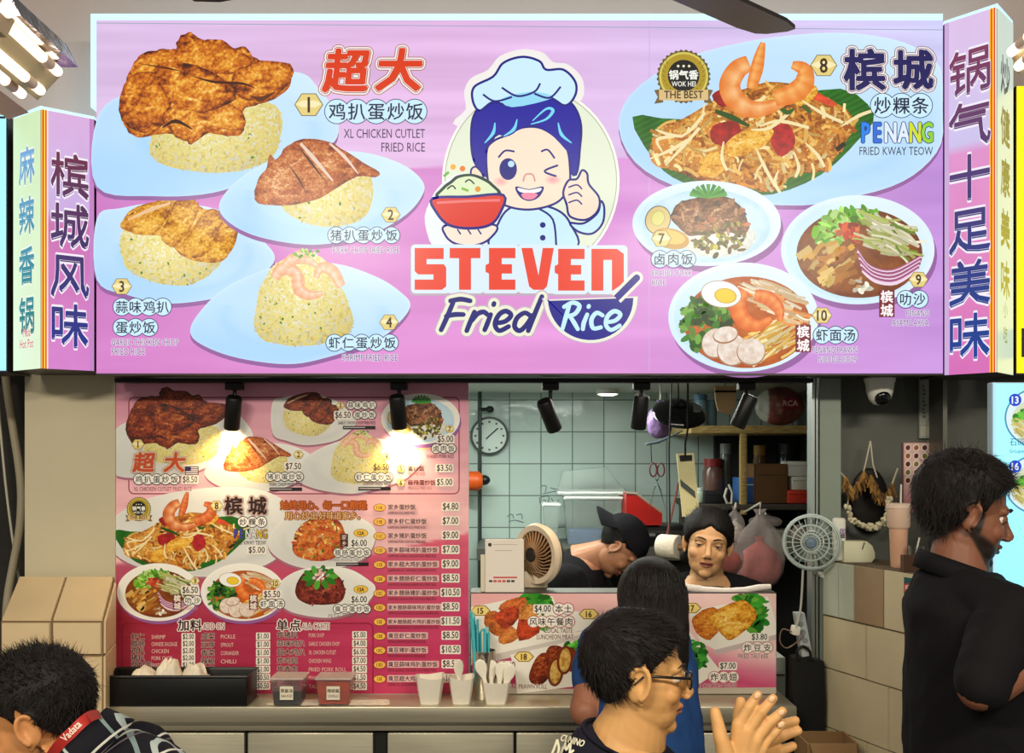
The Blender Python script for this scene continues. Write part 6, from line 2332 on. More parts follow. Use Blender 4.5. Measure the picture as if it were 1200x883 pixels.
tag(MB().tube([P(795, 566, 3.9), P(790, 590, 3.9), P(783, 622, 3.9), P(780, 634, 3.9)], .0045, 8).build('tie_string', mat('dull_red_cord', (130, 70, 66), .6), None, 60), 'thin dull red cord hanging left of the cream slicer', 'cord')
rl = P(785, 641, 3.75)
t = thing('paper_roll', 'white paper roll behind the smiling server', 'paper roll', (rl.x, rl.y, rl.z - .045))
MB().lathe([(.012, -.04), (.042, -.04), (.044, -.036), (.044, .036), (.042, .04), (.012, .04)], rl, 28, (.75, -.66, 0), True).build('roll', M_NAP, t, 40)
MB().tube([rl + Vector((.75, -.66, 0)) * -.055, rl + Vector((.75, -.66, 0)) * .055], .010, 10).build('core', mat('kraft_core', (150, 120, 86), .7), t, 40)
MB().tube([rl + Vector((.75, -.66, 0)) * -.05, rl + Vector((.0, .0, .05)), (rl.x, rl.y + .02, 1.72), (rl.x + .01, rl.y + .02, 1.994)], .003, 6).build('hanger', M_BLACK, t)
# ---------------------------------------------------------------- neighbours' signs and lamps
M_CYAN = mat('lit_cyan_sign', (120, 200, 230), .4, emit=(150, 226, 250), estr=1.0)
n0, n1 = P(-70, 437, 2.83), P(7.5, 134, 2.83)
t = thing('neighbour_sign', 'pale cyan lit sign of the next stall at the far left', 'sign', (n1.x - .05, n0.y, n0.z))
MB().box2((n0.x, n0.y + .004, n0.z), (n1.x, -.03, n1.z), .003).build('sign_case', mat('sign_case_metal', (60, 58, 62)), t)
MB().box2((n0.x + .002, n0.y, n0.z + .006), (n1.x - .002, n0.y + .0035, n1.z - .002), .001).build('lit_face', M_CYAN, t)
MB().box2((n0.x + .002, n0.y - .001, n1.z - .012), (n1.x - .002, n0.y - .0002, n1.z - .006)).build('top_line', mat('dark_aluminium', (70, 66, 66)), t)
y0_, y1_ = P(1191, 440, 2.83), P(1300, 100, 2.83)
t = thing('neighbour_sign', 'bright yellow lit sign of the next stall at the far right edge', 'sign', (y0_.x + .1, y0_.y, y0_.z))
MB().box2((y0_.x, y0_.y + .004, y0_.z), (y1_.x, -.03, y1_.z), .003).build('sign_case', mat('sign_case_metal', (60, 58, 62)), t)
MB().box2((y0_.x + .002, y0_.y, y0_.z + .006), (y1_.x, y0_.y + .0035, y1_.z - .002), .001).build('lit_face', mat('lit_yellow_sign', (230, 200, 20), .4, emit=(250, 226, 20), estr=1.0), t)
k_ = MB()
k_.box2((y0_.x + .014, y0_.y - .001, y0_.z + .05), (y0_.x + .12, y0_.y - .0002, y0_.z + .13))
k_.build('dark_panel', mat('dark_sign_ink', (40, 40, 44), .5), t)

# the next stall's lit menu, right
LD = 2.45
l0, l1 = P(1163, 738, LD), P(1330, 448, LD)
t = thing('lit_menu', 'glowing pale cyan menu box with numbered bowls at the right edge', 'lit menu', ((l0.x + l1.x) / 2, l0.y + .05, l0.z))
MB().box2((l0.x, l0.y + .003, l0.z), (l1.x, l0.y + .03, l1.z), .004).build('case', mat('pale_case', (150, 176, 186), .4), t)
MB().box2((l0.x + .003, l0.y, l0.z + .003), (l1.x - .003, l0.y + .0028, l1.z - .003), .001).build('lit_face', mat('lit_menu_face', (120, 200, 230), .4, emit=(146, 224, 250), estr=1.0), t)
la = Art(lambda px, py, lift: plane_map(LD)(px, py, lift + .0004))
la.rect(1163.6, 449, 1168, 736, (186, 240, 255))
for cy_, n_ in ((500, '13'), (578, '16')):
    la.ell(1219, cy_ - 10, 42, 36, (70, 150, 180), 0, 40)
    la.ell(1219, cy_ - 10, 40, 34, (226, 244, 250), 0, 40)
    la.ell(1217, cy_ - 6, 32, 27, (214, 224, 190), 0, 40)
    leafy(la, [(1190, cy_ - 6), (1196, cy_ - 24), (1214, cy_ - 30), (1232, cy_ - 22), (1236, cy_ - 6), (1212, cy_ + 4)], 70, [(70, 170, 40), (120, 210, 70), (40, 130, 30)], (3, 8), 4)
    strands(la, [(1188, cy_ - 8), (1200, cy_ - 12), (1208, cy_ + 6), (1196, cy_ + 14)], 22, [(236, 226, 160), (214, 196, 110)], (1.5, 3), (8, 16), 30, 6)
    la.ell(1189.5, cy_ - 31, 7.4, 7.4, (20, 70, 206), 0, 24)
    la.text(n_, 1189.5, cy_ - 27, 11.5, (246, 250, 255), 'C', .03, .9)
    if cy_ == 500:
        la.text('石斑鱼汤', 1183, 522, 10, (40, 90, 100), 'L', .0, .9)
        la.text('Grouper Soup', 1183, 531, 6.4, (40, 90, 100), 'L', 0, .8)
la.build('menu_print', PRINT_LIT, t)


def tube_lamp(name, label, ends, D, back, dx, housing, rad=.0100):
    """Hanging fluorescent batten; its tubes run towards the viewer from the far ends given in the picture."""
    pts = [P(x, y, D) for x, y in ends]
    c = sum(pts, Vector()) / len(pts)
    t = thing(name, label, 'ceiling lamp', (c.x, c.y - back / 2, c.z))
    dirv = Vector((dx, -back, 0))
    for p in pts:
        q = p + dirv
        d = dirv.normalized()
        tb = MB().tube([p + d * .012, q], rad, 16).ell(p + d * .012, rad, None, 16, 10)
        g_ = tb.build('glowing_tube', mat('lit_tube', (255, 240, 226), .4, emit=(255, 232, 210), estr=2.4), t, 60)
        MB().tube([p - d * .001 + d * .05, p + d * .085], rad * 1.12, 16).build('end_collar', mat('tube_collar', (226, 206, 180), .4), g_, 60)
    hp = [P(x, y, D + .01) for x, y in housing]
    MB().prism(hp, dirv).build('housing', mat('khaki_lamp_housing', (190, 176, 132), .35, .3, var=.12, vscale=6), t, 30)
    for p in (c + dirv * .3, c + dirv * .8):
        MB().tube([p + Vector((0, 0, .02)), (p.x, p.y, 3.1)], .005, 8).build('hanger_rod', M_STEEL_D, t)
    return t


tl_ = tube_lamp('tube_lamp', 'glowing fluorescent tubes on a khaki batten at the upper left corner', [(68, 66), (70, 86), (50, 108), (28, 112)], 2.1, 1.25, .05,
                [(52, 60), (60, 60), (74, 86), (44, 118), (38, 112), (58, 86)])
tri = [P(78, 52, 2.14), P(92, 79, 2.14), P(72, 79, 2.14)]
MB().prism(tri, (0, -.25, 0)).build('mirror_end_plate', mat('crazed_mirror', (180, 176, 190), .15, .9, var=.4, vscale=40, bump=.5, bscale=30), tl_)
tube_lamp('tube_lamp', 'pair of glowing fluorescent tubes at the upper right edge', [(1183, 63), (1191, 80)], 2.1, 1.1, -.05, [(1186, 68), (1196, 62), (1202, 78), (1194, 88)])
tube_lamp('tube_lamp', 'single lit tube end at the very top left corner', [(14, 16)], 1.3, .7, .03, [(0, 20), (18, 24), (8, 44), (-10, 44)])
tube_lamp('tube_lamp', 'single pale lit tube low at the left edge', [(6, 121)], 2.3, .9, .03, [(0, 132), (12, 126), (34, 132), (10, 140)])

# ceiling fan, one blade in view
hub = Vector((.02, CAMY + 1.58, 2.525))
fan2 = thing('ceiling_fan', 'dark ceiling fan with one blade reaching over the top of the shop sign', 'ceiling fan', hub)
MB().lathe([(.001, -.06), (.07, -.055), (.095, -.02), (.095, .04), (.05, .07), (.001, .07)], hub, 32).build('motor_housing', mat('fan_dark_enamel', (40, 36, 38), .4), fan2, 40)
MB().tube([hub + Vector((0, 0, .07)), (hub.x, hub.y, 3.1)], .012, 12).build('down_rod', M_BLACK, fan2, 40)
for k, ang in enumerate((40, 160, 280)):
    d = Vector((math.cos(R(ang)), math.sin(R(ang)), 0))
    s_ = Vector((-d.y, d.x, .22)).normalized()
    bl = []
    for u_, hw0, hw1 in ((.13, -.045, .045), (.25, -.058, .058), (.60, -.058, .060), (.645, -.045, .050), (.655, -.02, .03)):
        bl.append((hub + d * u_, hw0, hw1))
    pts = [p + s_ * a0 for p, a0, a1 in bl] + [p + s_ * a1 for p, a0, a1 in bl[::-1]]
    MB().prism(pts, (0, 0, .008)).build('blade', mat('fan_dark_enamel', (40, 36, 38)), fan2)
    MB().prism([hub + d * .07 + s_ * .02, hub + d * .2 + s_ * .015, hub + d * .2 - s_ * .015, hub + d * .07 - s_ * .02], (0, 0, -.005)).build('blade_bracket', M_BLACK, fan2)

# hose and cable in the dark gap at the left
hp = [P(x, y, 3.22) for x, y in ((6, 436), (9, 460), (15, 500), (22, 545), (25, 580), (23, 620), (16, 660), (9, 700), (7, 740), (8, 800), (8, 900))]
tag(MB().tube([Vector(q) for q in catmull([tuple(p) for p in hp], 5)], .0125, 12).build('drain_hose', mat('grey_hose', (176, 166, 140), .5, var=.05), None, 60), 'thick grey hose running down the dark gap left of the pier', 'hose')
hp = [P(x, y, 3.25) for x, y in ((-2, 470), (2, 520), (8, 580), (16, 640), (24, 690))]
tag(MB().tube([Vector(q) for q in catmull([tuple(p) for p in hp], 5)], .004, 8).build('thin_cable', mat('white_cable', (206, 200, 180), .5), None, 60), 'thin pale cable beside the thick grey hose', 'cable')

# ---------------------------------------------------------------- right alcove: things on and around the low tiled wall
top_z = top + .0065


def ledge_pt(px, s_off=0.0, back=.05):
    """Point on top of the low wall in picture column px, `back` metres in from its front edge."""
    o_ = Vector((wn.x, wn.y, 0)) + nv * back
    k = (px - CX) / FPX
    # (o.x + dv.x*s) = k * (o.y + dv.y*s - CAMY)
    s = (k * (o_.y - CAMY) - o_.x) / (dv.x - k * dv.y)
    p = o_ + dv * s
    return Vector((p.x, p.y, top))


def at_px(px, py, p):
    """Height seen at row py at the distance of p."""
    return CAMZ + (HY - py) * (p.y - CAMY) / FPX


# transparent desk fan clipped at the wall's far end
fc = P(951, 636, 2.93)
fax = Vector((-.35, -.93, .02)).normalized()
u, w = frame_of(fax)
cf = thing('clip_fan', 'small clear-bladed clip fan at the far end of the low tiled wall', 'fan', (fc.x, fc.y, fc.z - .08))
M_FANCL = mat('clear_fan_plastic', (190, 206, 204), .15, trans=.7, ior=1.2, alpha=.8)
gr = MB()
for rr, off in ((.078, 0), (.074, .018), (.05, .024), (.026, .027), (.074, -.018)):
    gr.tube([fc + (u * math.cos(a_) + w * math.sin(a_)) * rr + fax * off for a_ in np.linspace(0, 2 * math.pi, 41)], .0024 if rr < .078 else .004, 6)
for k in range(24):
    a_ = 2 * math.pi * k / 24
    d = u * math.cos(a_) + w * math.sin(a_)
    gr.tube([fc + d * .016 + fax * .028, fc + d * .05 + fax * .024, fc + d * .078], .0012, 5)
gr.build('guard', mat('pale_fan_wire', (176, 190, 186), .3), cf, 60)
for k in range(4):
    a_ = 2 * math.pi * k / 4 + .4
    bl = []
    for j in range(7):
        q = a_ + j * .16
        d = u * math.cos(q) + w * math.sin(q)
        bl.append((fc + d * .014 + fax * (.008 - .002 * j), fc + d * (.066 - .002 * abs(j - 3)) + fax * (.012 - .004 * j)))
    pts = [p for p, _ in bl] + [q for _, q in bl]
    MB().raw(pts, [(j, j + 1, j + 8, j + 7) for j in range(6)]).build('blade', M_FANCL, cf, 80)
MB().lathe([(.001, .02), (.014, .018), (.017, .008), (.017, -.03), (.001, -.03)], fc, 20, fax).build('hub', mat('grey_blue_hub', (96, 116, 134), .4), cf, 40)
MB().lathe([(.03, -.02), (.034, -.022), (.03, -.075), (.001, -.08), (.001, -.02)], fc, 24, fax).build('motor', M_WHITE, cf, 40)
MB().tube([fc - fax * .05, fc - fax * .05 + Vector((.01, .01, -.09)), P(968, 668, 2.97) + Vector((0, 0, -.02))], .010, 12).build('stem', M_WHITE, cf, 60)
ps = P(941, 742, 2.93)
pwr = thing('power_strip', 'white power strip with a plug hanging below the clear fan', 'power strip', (ps.x, ps.y, ps.z - .06))
q = [P(932, 719, 2.93), P(943, 719, 2.93), P(952, 768, 2.93), P(940, 771, 2.93)]
MB().prism(q, (0, .03, 0)).build('strip_body', mat('grey_white_strip', (176, 184, 186), .4), pwr, 30)
for i in range(4):
    c_ = P(938.5 + i * 2.6, 732 + i * 9.6, 2.929)
    MB().lathe([(.001, 0), (.008, 0), (.009, -.004), (.001, -.004)], c_, 16, (0, -1, 0)).build('socket', mat('socket_grey', (130, 140, 146), .5), pwr)
MB().box(P(932, 739, 2.92), (.022, .03, .026), (0, 10, 0), .004).build('plug', M_WHITE, pwr, 40)
cb = [P(941, 668, 2.92), P(940, 690, 2.92), P(938, 715, 2.915), P(933, 736, 2.905)]
MB().tube([Vector(q) for q in catmull([tuple(p) for p in cb], 5)], .0032, 8).build('lead', mat('pale_lead', (176, 180, 170), .5), pwr, 60)
cb = [P(930, 742, 2.91), P(917, 738, 2.92), P(914, 752, 2.92), P(922, 760, 2.92), P(935, 752, 2.92), P(942, 745, 2.925)]
MB().tube([Vector(q) for q in catmull([tuple(p) for p in cb], 5)], .002, 6).build('looped_lead', mat('tan_lead', (120, 100, 84), .5), pwr, 60)

# black bag, white bin and carton low in the gap
bg = [P(930, 772, 2.93), P(941, 770, 2.93), P(966, 776, 2.93), P(968, 826, 2.93), P(966, 880, 2.93), P(930, 880, 2.93)]
bt = MB().prism([(p.x, p.y, p.z) for p in bg], (0, .05, 0))
t = thing('black_bag', 'black bag hanging below the power strip beside the counter end', 'bag', (P(949, 880, 2.93).x, P(949, 880, 2.93).y + .025, P(949, 880, 2.93).z))
bt.build('bag_body', mat('black_cloth', (14, 14, 15), .8, bump=.3, bscale=40), t)
MB().tube([Vector(q) for q in catmull([tuple(P(x, y, 2.92)) for x, y in ((935, 774), (934, 764), (941, 758), (949, 764), (950, 774))], 5)], .004, 8).build('bag_handle', M_BLACK, t, 60)
wb0, wb1 = P(905, 834, 3.06), P(929, 777, 3.06)
t = thing('white_drawer_unit', 'white plastic drawer box just right of the snack poster', 'drawer box', (wb1.x - .03, wb0.y + .01, .62))
MB().box2((wb0.x + .015, P(0, 0, 3.14).y, .62), (wb1.x, P(0, 0, 3.14).y + .16, wb1.z), .004).build('box_body', mat('grey_white_box', (176, 182, 170), .5), t, 40)
for z in (wb1.z - .055, wb1.z - .14):
    MB().box2((wb0.x + .02, P(0, 0, 3.14).y - .006, z), (wb1.x - .004, P(0, 0, 3.14).y - .0005, z + .003)).build('drawer_seam', M_DARK, t)
cbx = P(974, 883, 2.72)
t = thing('cardboard_carton', 'open brown cardboard box on the floor at the foot of the low tiled wall', 'carton', (cbx.x, cbx.y, .55))
ct0, ct1, cz = P(946, 0, 2.72).x, P(1006, 0, 2.72).x, P(0, 872, 2.72).z
M_KR = mat('brown_cardboard', (140, 108, 70), .8, var=.08, vscale=9)
m = MB()
yb = cbx.y
m.box2((ct0, yb, .0), (ct1, yb + .004, cz)).box2((ct0, yb + .12, .0), (ct1, yb + .124, cz)).box2((ct0, yb + .0045, .0), (ct0 + .004, yb + .1195, cz)).box2((ct1 - .004, yb + .0045, .0), (ct1, yb + .1195, cz))
m.build('carton_walls', M_KR, t)
MB().prism([(ct0 + .006, yb - .001, cz), (ct1 - .006, yb - .001, cz), (ct1 - .012, yb - .03, cz - .04), (ct0 + .012, yb - .03, cz - .04)], (0, -.003, 0)).build('front_flap', M_KR, t)

# objects on the low wall
def stand(px, back=.05):
    p = ledge_pt(px, 0, back)
    return Vector((p.x, p.y, top + .0008))


p = stand(983, .012)
t = thing('card_terminal', 'tall white device with a purple label standing on the low tiled wall', 'device', p)
z1 = at_px(0, 607, p)
MB().box((p.x, p.y, (p.z + z1) / 2), (.036, .028, z1 - p.z), (0, 0, -8), .008, 3).build('device_body', mat('off_white_plastic', (206, 206, 196), .4), t, 40)
da = Art(lambda px, py, lift: np.stack([p.x - .012 + px * .00022, np.full(px.shape, p.y - .0165) - lift - px * .00003, z1 - .03 - py * .00022 + 0 * px], -1))
da.rect(50, 0, 110, 60, (90, 60, 130))
da.rect(58, 8, 102, 52, (206, 196, 216))
da.ell(80, 30, 14, 14, (90, 60, 130))
for k in range(3):
    da.rect(52, 72 + k * 18, 108, 82 + k * 18, (90, 66, 90))
da.build('device_label', PRINT, t)
p = stand(1003, .05)
t = thing('tape_dispenser', 'cream rounded tape dispenser on the low tiled wall beside the white device', 'dispenser', p)
za = at_px(0, 634, p)
h = za - p.z
pr = [(-.040, 0), (.038, 0), (.047, .012), (.047, h * .45), (.040, h * .78), (.024, h), (-.040, h)]
MB().prism([(p.x + a_, p.y - .02, p.z + b_) for a_, b_ in pr], (0, .04, 0)).build('dispenser_body', mat('cream_dispenser', (206, 206, 178), .4), t, 30)
MB().box((p.x + .014, p.y - .0212, p.z + h * .78), (.002, .002, h * .36), (0, 18, 0)).build('slot', M_DARK, t)
p = stand(1053, .06)
t = thing('tumbler', 'tall pale pink tumbler with a straw on the low tiled wall', 'tumbler', p)
ztb = at_px(0, 590, p)
H = ztb - p.z
M_PINK = mat('pale_pink_plastic', (220, 172, 142), .4)
MB().lathe([(.001, 0), (.019, 0), (.0205, .004), (.0245, H * .60), (.0255, H * .61), (.001, H * .61)], p, 28).build('tumbler_body', M_PINK, t, 40)
MB().lathe([(.001, H * .612), (.027, H * .612), (.030, H * .64), (.031, H * .92), (.001, H * .92)], p, 28).build('tumbler_collar', mat('pale_beige_plastic', (206, 176, 154), .4), t, 40)
MB().lathe([(.001, H * .922), (.0325, H * .922), (.0325, H * .985), (.028, H), (.001, H)], p, 28).build('tumbler_lid', mat('pale_lid', (214, 190, 172), .4), t, 40)
MB().tube([(p.x + .006, p.y, p.z + H), (p.x + .007, p.y, at_px(0, 568, p))], .0026, 8).build('straw', mat('clear_straw', (200, 196, 186), .3), t, 60)
p = stand(1074, .07)
t = thing('drinking_glass', 'clear drinking glass with a straw at the near end of the low tiled wall', 'glass', p)
zg = at_px(0, 640, p)
MB().lathe([(.001, 0), (.017, 0), (.021, zg - p.z), (.0195, zg - p.z), (.016, .004), (.001, .004)], p, 24).build('glass_body', mat('clear_glass', (235, 240, 238), .03, trans=1, ior=1.45), t, 40)
MB().tube([(p.x - .01, p.y, p.z + .006), (p.x + .008, p.y, zg + .022)], .0025, 8).build('straw', mat('clear_straw', (200, 196, 186)), t, 60)
p = stand(1068, .022)
t = thing('wooden_box', 'small dark brown open wooden box in front of the glass', 'wooden box', p)
m = MB()
zb_ = at_px(0, 651, p)
for a0, a1 in (((-.024, -.012), (.026, -.009)), ((-.024, .009), (.026, .012)), ((-.024, -.009), (-.021, .009)), ((.023, -.009), (.026, .009))):
    m.box2((p.x + a0[0], p.y + a0[1], p.z), (p.x + a1[0], p.y + a1[1], zb_))
m.box2((p.x - .021, p.y - .009, p.z), (p.x + .023, p.y + .009, p.z + .003))
m.build('box_body', mat('dark_brown_wood', (76, 48, 32), .6, var=.2), t)

# hanging garland of dried husks
gd = P(1020, 510, 3.03)
t = thing('hanging_garland', 'garland of dried husks and pale shells hung by strings in the alcove', 'garland', gd)
MB().tube([P(1020, 517, 3.03), P(1014, 545, 3.03), P(1010, 560, 3.03)], .0022, 6).tube([P(1020, 517, 3.03), P(1023, 545, 3.03), P(1028, 560, 3.03)], .0022, 6).tube(
    [P(984, 553, 3.03), P(992, 562, 3.03), P(998, 572, 3.03)], .0026, 6).tube([P(1052, 549, 3.03), P(1046, 566, 3.03), P(1042, 580, 3.03)], .0026, 6).build('string', mat('pale_string', (196, 186, 166), .8), t)
rs = np.random.RandomState(6)
hk = {0: MB(), 1: MB(), 2: MB()}
path = [(990, 558), (994, 570), (1000, 572), (1008, 562), (1014, 552)], [(1020, 558), (1026, 570), (1032, 578), (1040, 578), (1046, 566)]
for ph in path:
    pc = catmull(ph, 8)
    for x, y in pc:
        for _ in range(3):
            c0 = P(x + rs.uniform(-2, 2), y + rs.uniform(-1, 3), 3.03 + rs.uniform(-.02, .01))
            d = Vector((rs.uniform(-.5, .5), rs.uniform(-.6, .2), -1)).normalized() * rs.uniform(.02, .036)
            hk[rs.randint(2)].tube([c0, c0 + d * .5 + Vector((rs.uniform(-.003, .003), 0, 0)), c0 + d], [.0035, .005, .001], 5)
pc = catmull([(993, 596), (998, 608), (1010, 616), (1024, 618), (1036, 612), (1041, 598), (1042, 586)], 6)
for x, y in pc:
    for _ in range(3):
        c0 = P(x + rs.uniform(-2.5, 2.5), y + rs.uniform(-3, 3), 3.02 + rs.uniform(-.02, .01))
        hk[2].ell(c0, (.009, .005, .006), (rs.uniform(0, 90), rs.uniform(0, 90), rs.uniform(0, 90)), 8, 5)
MB().tube([P(998, 572, 3.03), P(994, 584, 3.03), P(993, 596, 3.03)], .002, 6).build('string', mat('pale_string', (196, 186, 166)), t)
hk[0].build('dried_husks', mat('ochre_husk', (150, 112, 50), .8, var=.3, vscale=60), t, 60)
hk[1].build('dried_husks', mat('brown_husk', (96, 66, 36), .8, var=.3, vscale=60), t, 60)
hk[2].build('pale_shells', mat('pale_shell', (206, 198, 168), .6, var=.25, vscale=80), t, 60)
# drape behind the garland: dark plate
dk = P(1022, 588, 3.06)
tag(MB().ell((dk.x, .085, dk.z), (.058, .012, .10), None, 28, 16).build('dark_pan', mat('dark_iron', (30, 26, 24), .5, .5), None, 60), 'dark oval pan hanging on the alcove wall behind the garland', 'pan')

# notices on the alcove wall
na = P(1088, 478, 3.0)
PN = 3.085
t = thing('notice_sheet', 'narrow white printed notice on the alcove wall above the pink poster', 'notice', (P(1088, 514, PN).x, .088, P(0, 514, PN).z))
MB().box2((P(1078, 0, PN).x, .088, P(0, 514, PN).z), (P(1098, 0, PN).x, .098, P(0, 441, PN).z), .0005).build('sheet', mat('white_notice', (150, 156, 146), .6), t)
qa = Art(lambda px, py, lift: plane_map(PN + .0025)(px, py, lift))
qa.rect(1090, 450, 1093, 458, (40, 42, 44))
for k in range(9):
    qa.rect(1081 + (k % 2) * .5, 452 + k * 4.4, 1083 + (k % 3), 454.6 + k * 4.4, (90, 96, 94))
    qa.rect(1087, 466 + k * 3.4, 1093 - (k % 3), 467.2 + k * 3.4, (110, 114, 110))
qa.rect(1079, 500, 1097, 511, (176, 176, 160))
qa.build('notice_print', PRINT, t)
t = thing('pink_poster', 'small pink poster with rows of tiny food pictures on the alcove wall', 'poster', (P(1079, 600, PN).x, .088, P(0, 600, PN).z))
MB().box2((P(1059, 0, PN).x, .088, P(0, 601, PN).z), (P(1099, 0, PN).x, .0975, P(0, 519, PN).z), .0005).build('sheet', mat('pink_sheet', (170, 116, 120), .5), t)
qa = Art(lambda px, py, lift: plane_map(PN + .0025)(px, py, lift))
qa.raster([(1059.5, 519.5), (1098.5, 519.5), (1098.5, 600.5), (1059.5, 600.5)], lambda x, y, p: mixc((214, 176, 172), (150, 60, 90), np.clip((y - 560 + (x - 1078) * .6) / 50, 0, 1)), 2)
for i in range(4):
    for j in range(8):
        if i < 3 and (j > 4 or (i == 2 and j > 2)):
            continue
        x, y = 1064 + i * 9.8, 525 + j * 9.6
        qa.ell(x, y, 3.9, 4.2, (236, 226, 220), 0, 14)
        qa.ell(x, y, 2.8, 3.2, [(110, 46, 34), (150, 90, 40), (90, 34, 34), (120, 110, 50)][(i + j) % 4], 20, 12)
for k in range(9):
    qa.rect(1080, 552 + k * 4, 1090, 553.2 + k * 4, (110, 60, 70))
qa.build('poster_print', PRINT, t)
# sticker on the low wall
sp_ = ledge_pt(1064.5, 0, -.0065)
sq_ = Art(lambda px, py, lift: np.stack([sp_.x - dv.x * (px - 50) * .00032 - nv.x * (lift + .0001), sp_.y - dv.y * (px - 50) * .00032 - nv.y * (lift + .0001), top - .012 - py * .00085 + 0 * px], -1))
sq_.rect(0, 0, 100, 100, (16, 84, 88))
sq_.poly([(0, 22), (100, 12), (100, 36), (0, 46)], (186, 40, 40))
sq_.text('FRESH', 50, 36, 20, (246, 226, 216), 'C', .03, 1.3, -5)
sq_.text('taste', 50, 66, 22, (120, 200, 196), 'C', .02, 1.2)
sq_.ell(30, 80, 20, 9, (60, 150, 150))
t = sq_.build('sticker', PRINT, None)
tag(t, 'small teal and red sticker at the top of the low tiled wall', 'sticker')

# dome camera under the sign
dm = P(1031, 452, 2.93)
t = thing('dome_camera', 'white dome security camera under the right end of the shop sign', 'security camera', (dm.x, dm.y, 1.918))
zz_ = 1.918
MB().lathe([(.001, 0), (.043, 0), (.043, -.008), (.040, -.014), (.037, -.038), (.030, -.060), (.018, -.074), (.001, -.078)], (dm.x, dm.y, zz_), 36).build('housing', mat('white_camera_shell', (216, 216, 206), .35), t, 50)
ly = Vector((.0, -.80, -.45)).normalized()
lc_ = Vector((dm.x, dm.y, zz_ - .045)) + ly * .020
MB().lathe([(.001, .018), (.016, .016), (.022, .010), (.022, -.004), (.001, -.004)], lc_, 28, ly).build('lens_ball', mat('black_lens', (8, 8, 10), .1, spec=.8), t, 50)
MB().box2((dm.x - .05, dm.y - .05, zz_), (dm.x + .05, dm.y + .05, zz_ + .003)).build('mount_plate', M_STEEL_D, t)
# ---------------------------------------------------------------- people
def skin_mat():
    return colmat('skin', rough=.5, spec=.35, sss=.12, bump=.08, bscale=350)


M_HAIR = mat('black_hair', (20, 16, 15), .62, spec=.25, var=.25, vscale=60)
M_HAIR2 = mat('black_hair_strand', (27, 22, 20), .5, spec=.35)


def hmat(c, yaw, pitch=0, roll=0, s=1.0):
    """Head frame: +y looks forward, +z up, +x the person's right. yaw: degrees from world +x."""
    return Matrix.Translation(c) @ Matrix.Rotation(R(yaw - 90), 4, 'Z') @ Matrix.Rotation(R(pitch), 4, 'X') @ Matrix.Rotation(R(roll), 4, 'Y') @ Matrix.Scale(s, 4)


def moved(mb, M):
    mb.v = [tuple(M @ Vector(v)) for v in mb.v]
    return mb


def gauss(d2, s):
    return np.exp(-d2 / (2 * s * s))


def head_solid(fem=False, jaw=1.0, E=1.12):
    m = MB()
    m.ell((0, -.012, .032), (.0745, .095, .088), None, 28, 18)
    m.ell((0, .028, -.025), (.0655, .065, .084))
    m.ell((0, .034, -.068), (.056 * jaw, .054, .047))
    m.ell((0, .070, -.098), (.022, .020, .017))
    m.ell((0, .070, .022), (.052, .022, .020))
    for s in (-1, 1):
        m.ell((s * .036, .058, -.028), (.025, .026, .024))
        m.ell((s * .040 * jaw, .018, -.058), (.019, .042, .038))
        m.ell((s * .0095, .103, -.036), (.0085, .010, .0075))
        # ear: shell, rim and lobe
        ec = Vector((s * .0745, -.006, -.008))
        rot = Euler((R(-12), 0, R(-s * 24))).to_matrix()
        m.ell(ec, (.0065 * E, .016 * E, .026 * E), rot)
        arc = [Vector((s * .003, .0155 * math.cos(q), .002 + .026 * math.sin(q))) * E for q in np.linspace(-.9, 2.9, 12)]
        m.tube([ec + rot @ (p + Vector((s * .006 * (.4 + .6 * max(0, -p.y / .018)), 0, 0))) for p in arc], .0042 * E, 8)
        m.ell(ec + Vector((0, .006, -.024)) * E, (.005, .007, .009))
    m.tube([(0, .086, .014), (0, .096, -.008), (0, .110, -.030), (0, .110, -.036)], [.008, .009, .012, .009], 12)
    m.tube([(-.022, .082, -.060), (-.010, .094, -.0565), (0, .096, -.0575), (.010, .094, -.0565), (.022, .082, -.060)], [.003, .0055, .0055, .0055, .003], 10)
    m.tube([(-.020, .082, -.0655), (0, .093, -.0685), (.020, .082, -.0655)], [.003, .0068, .003], 10)
    return m


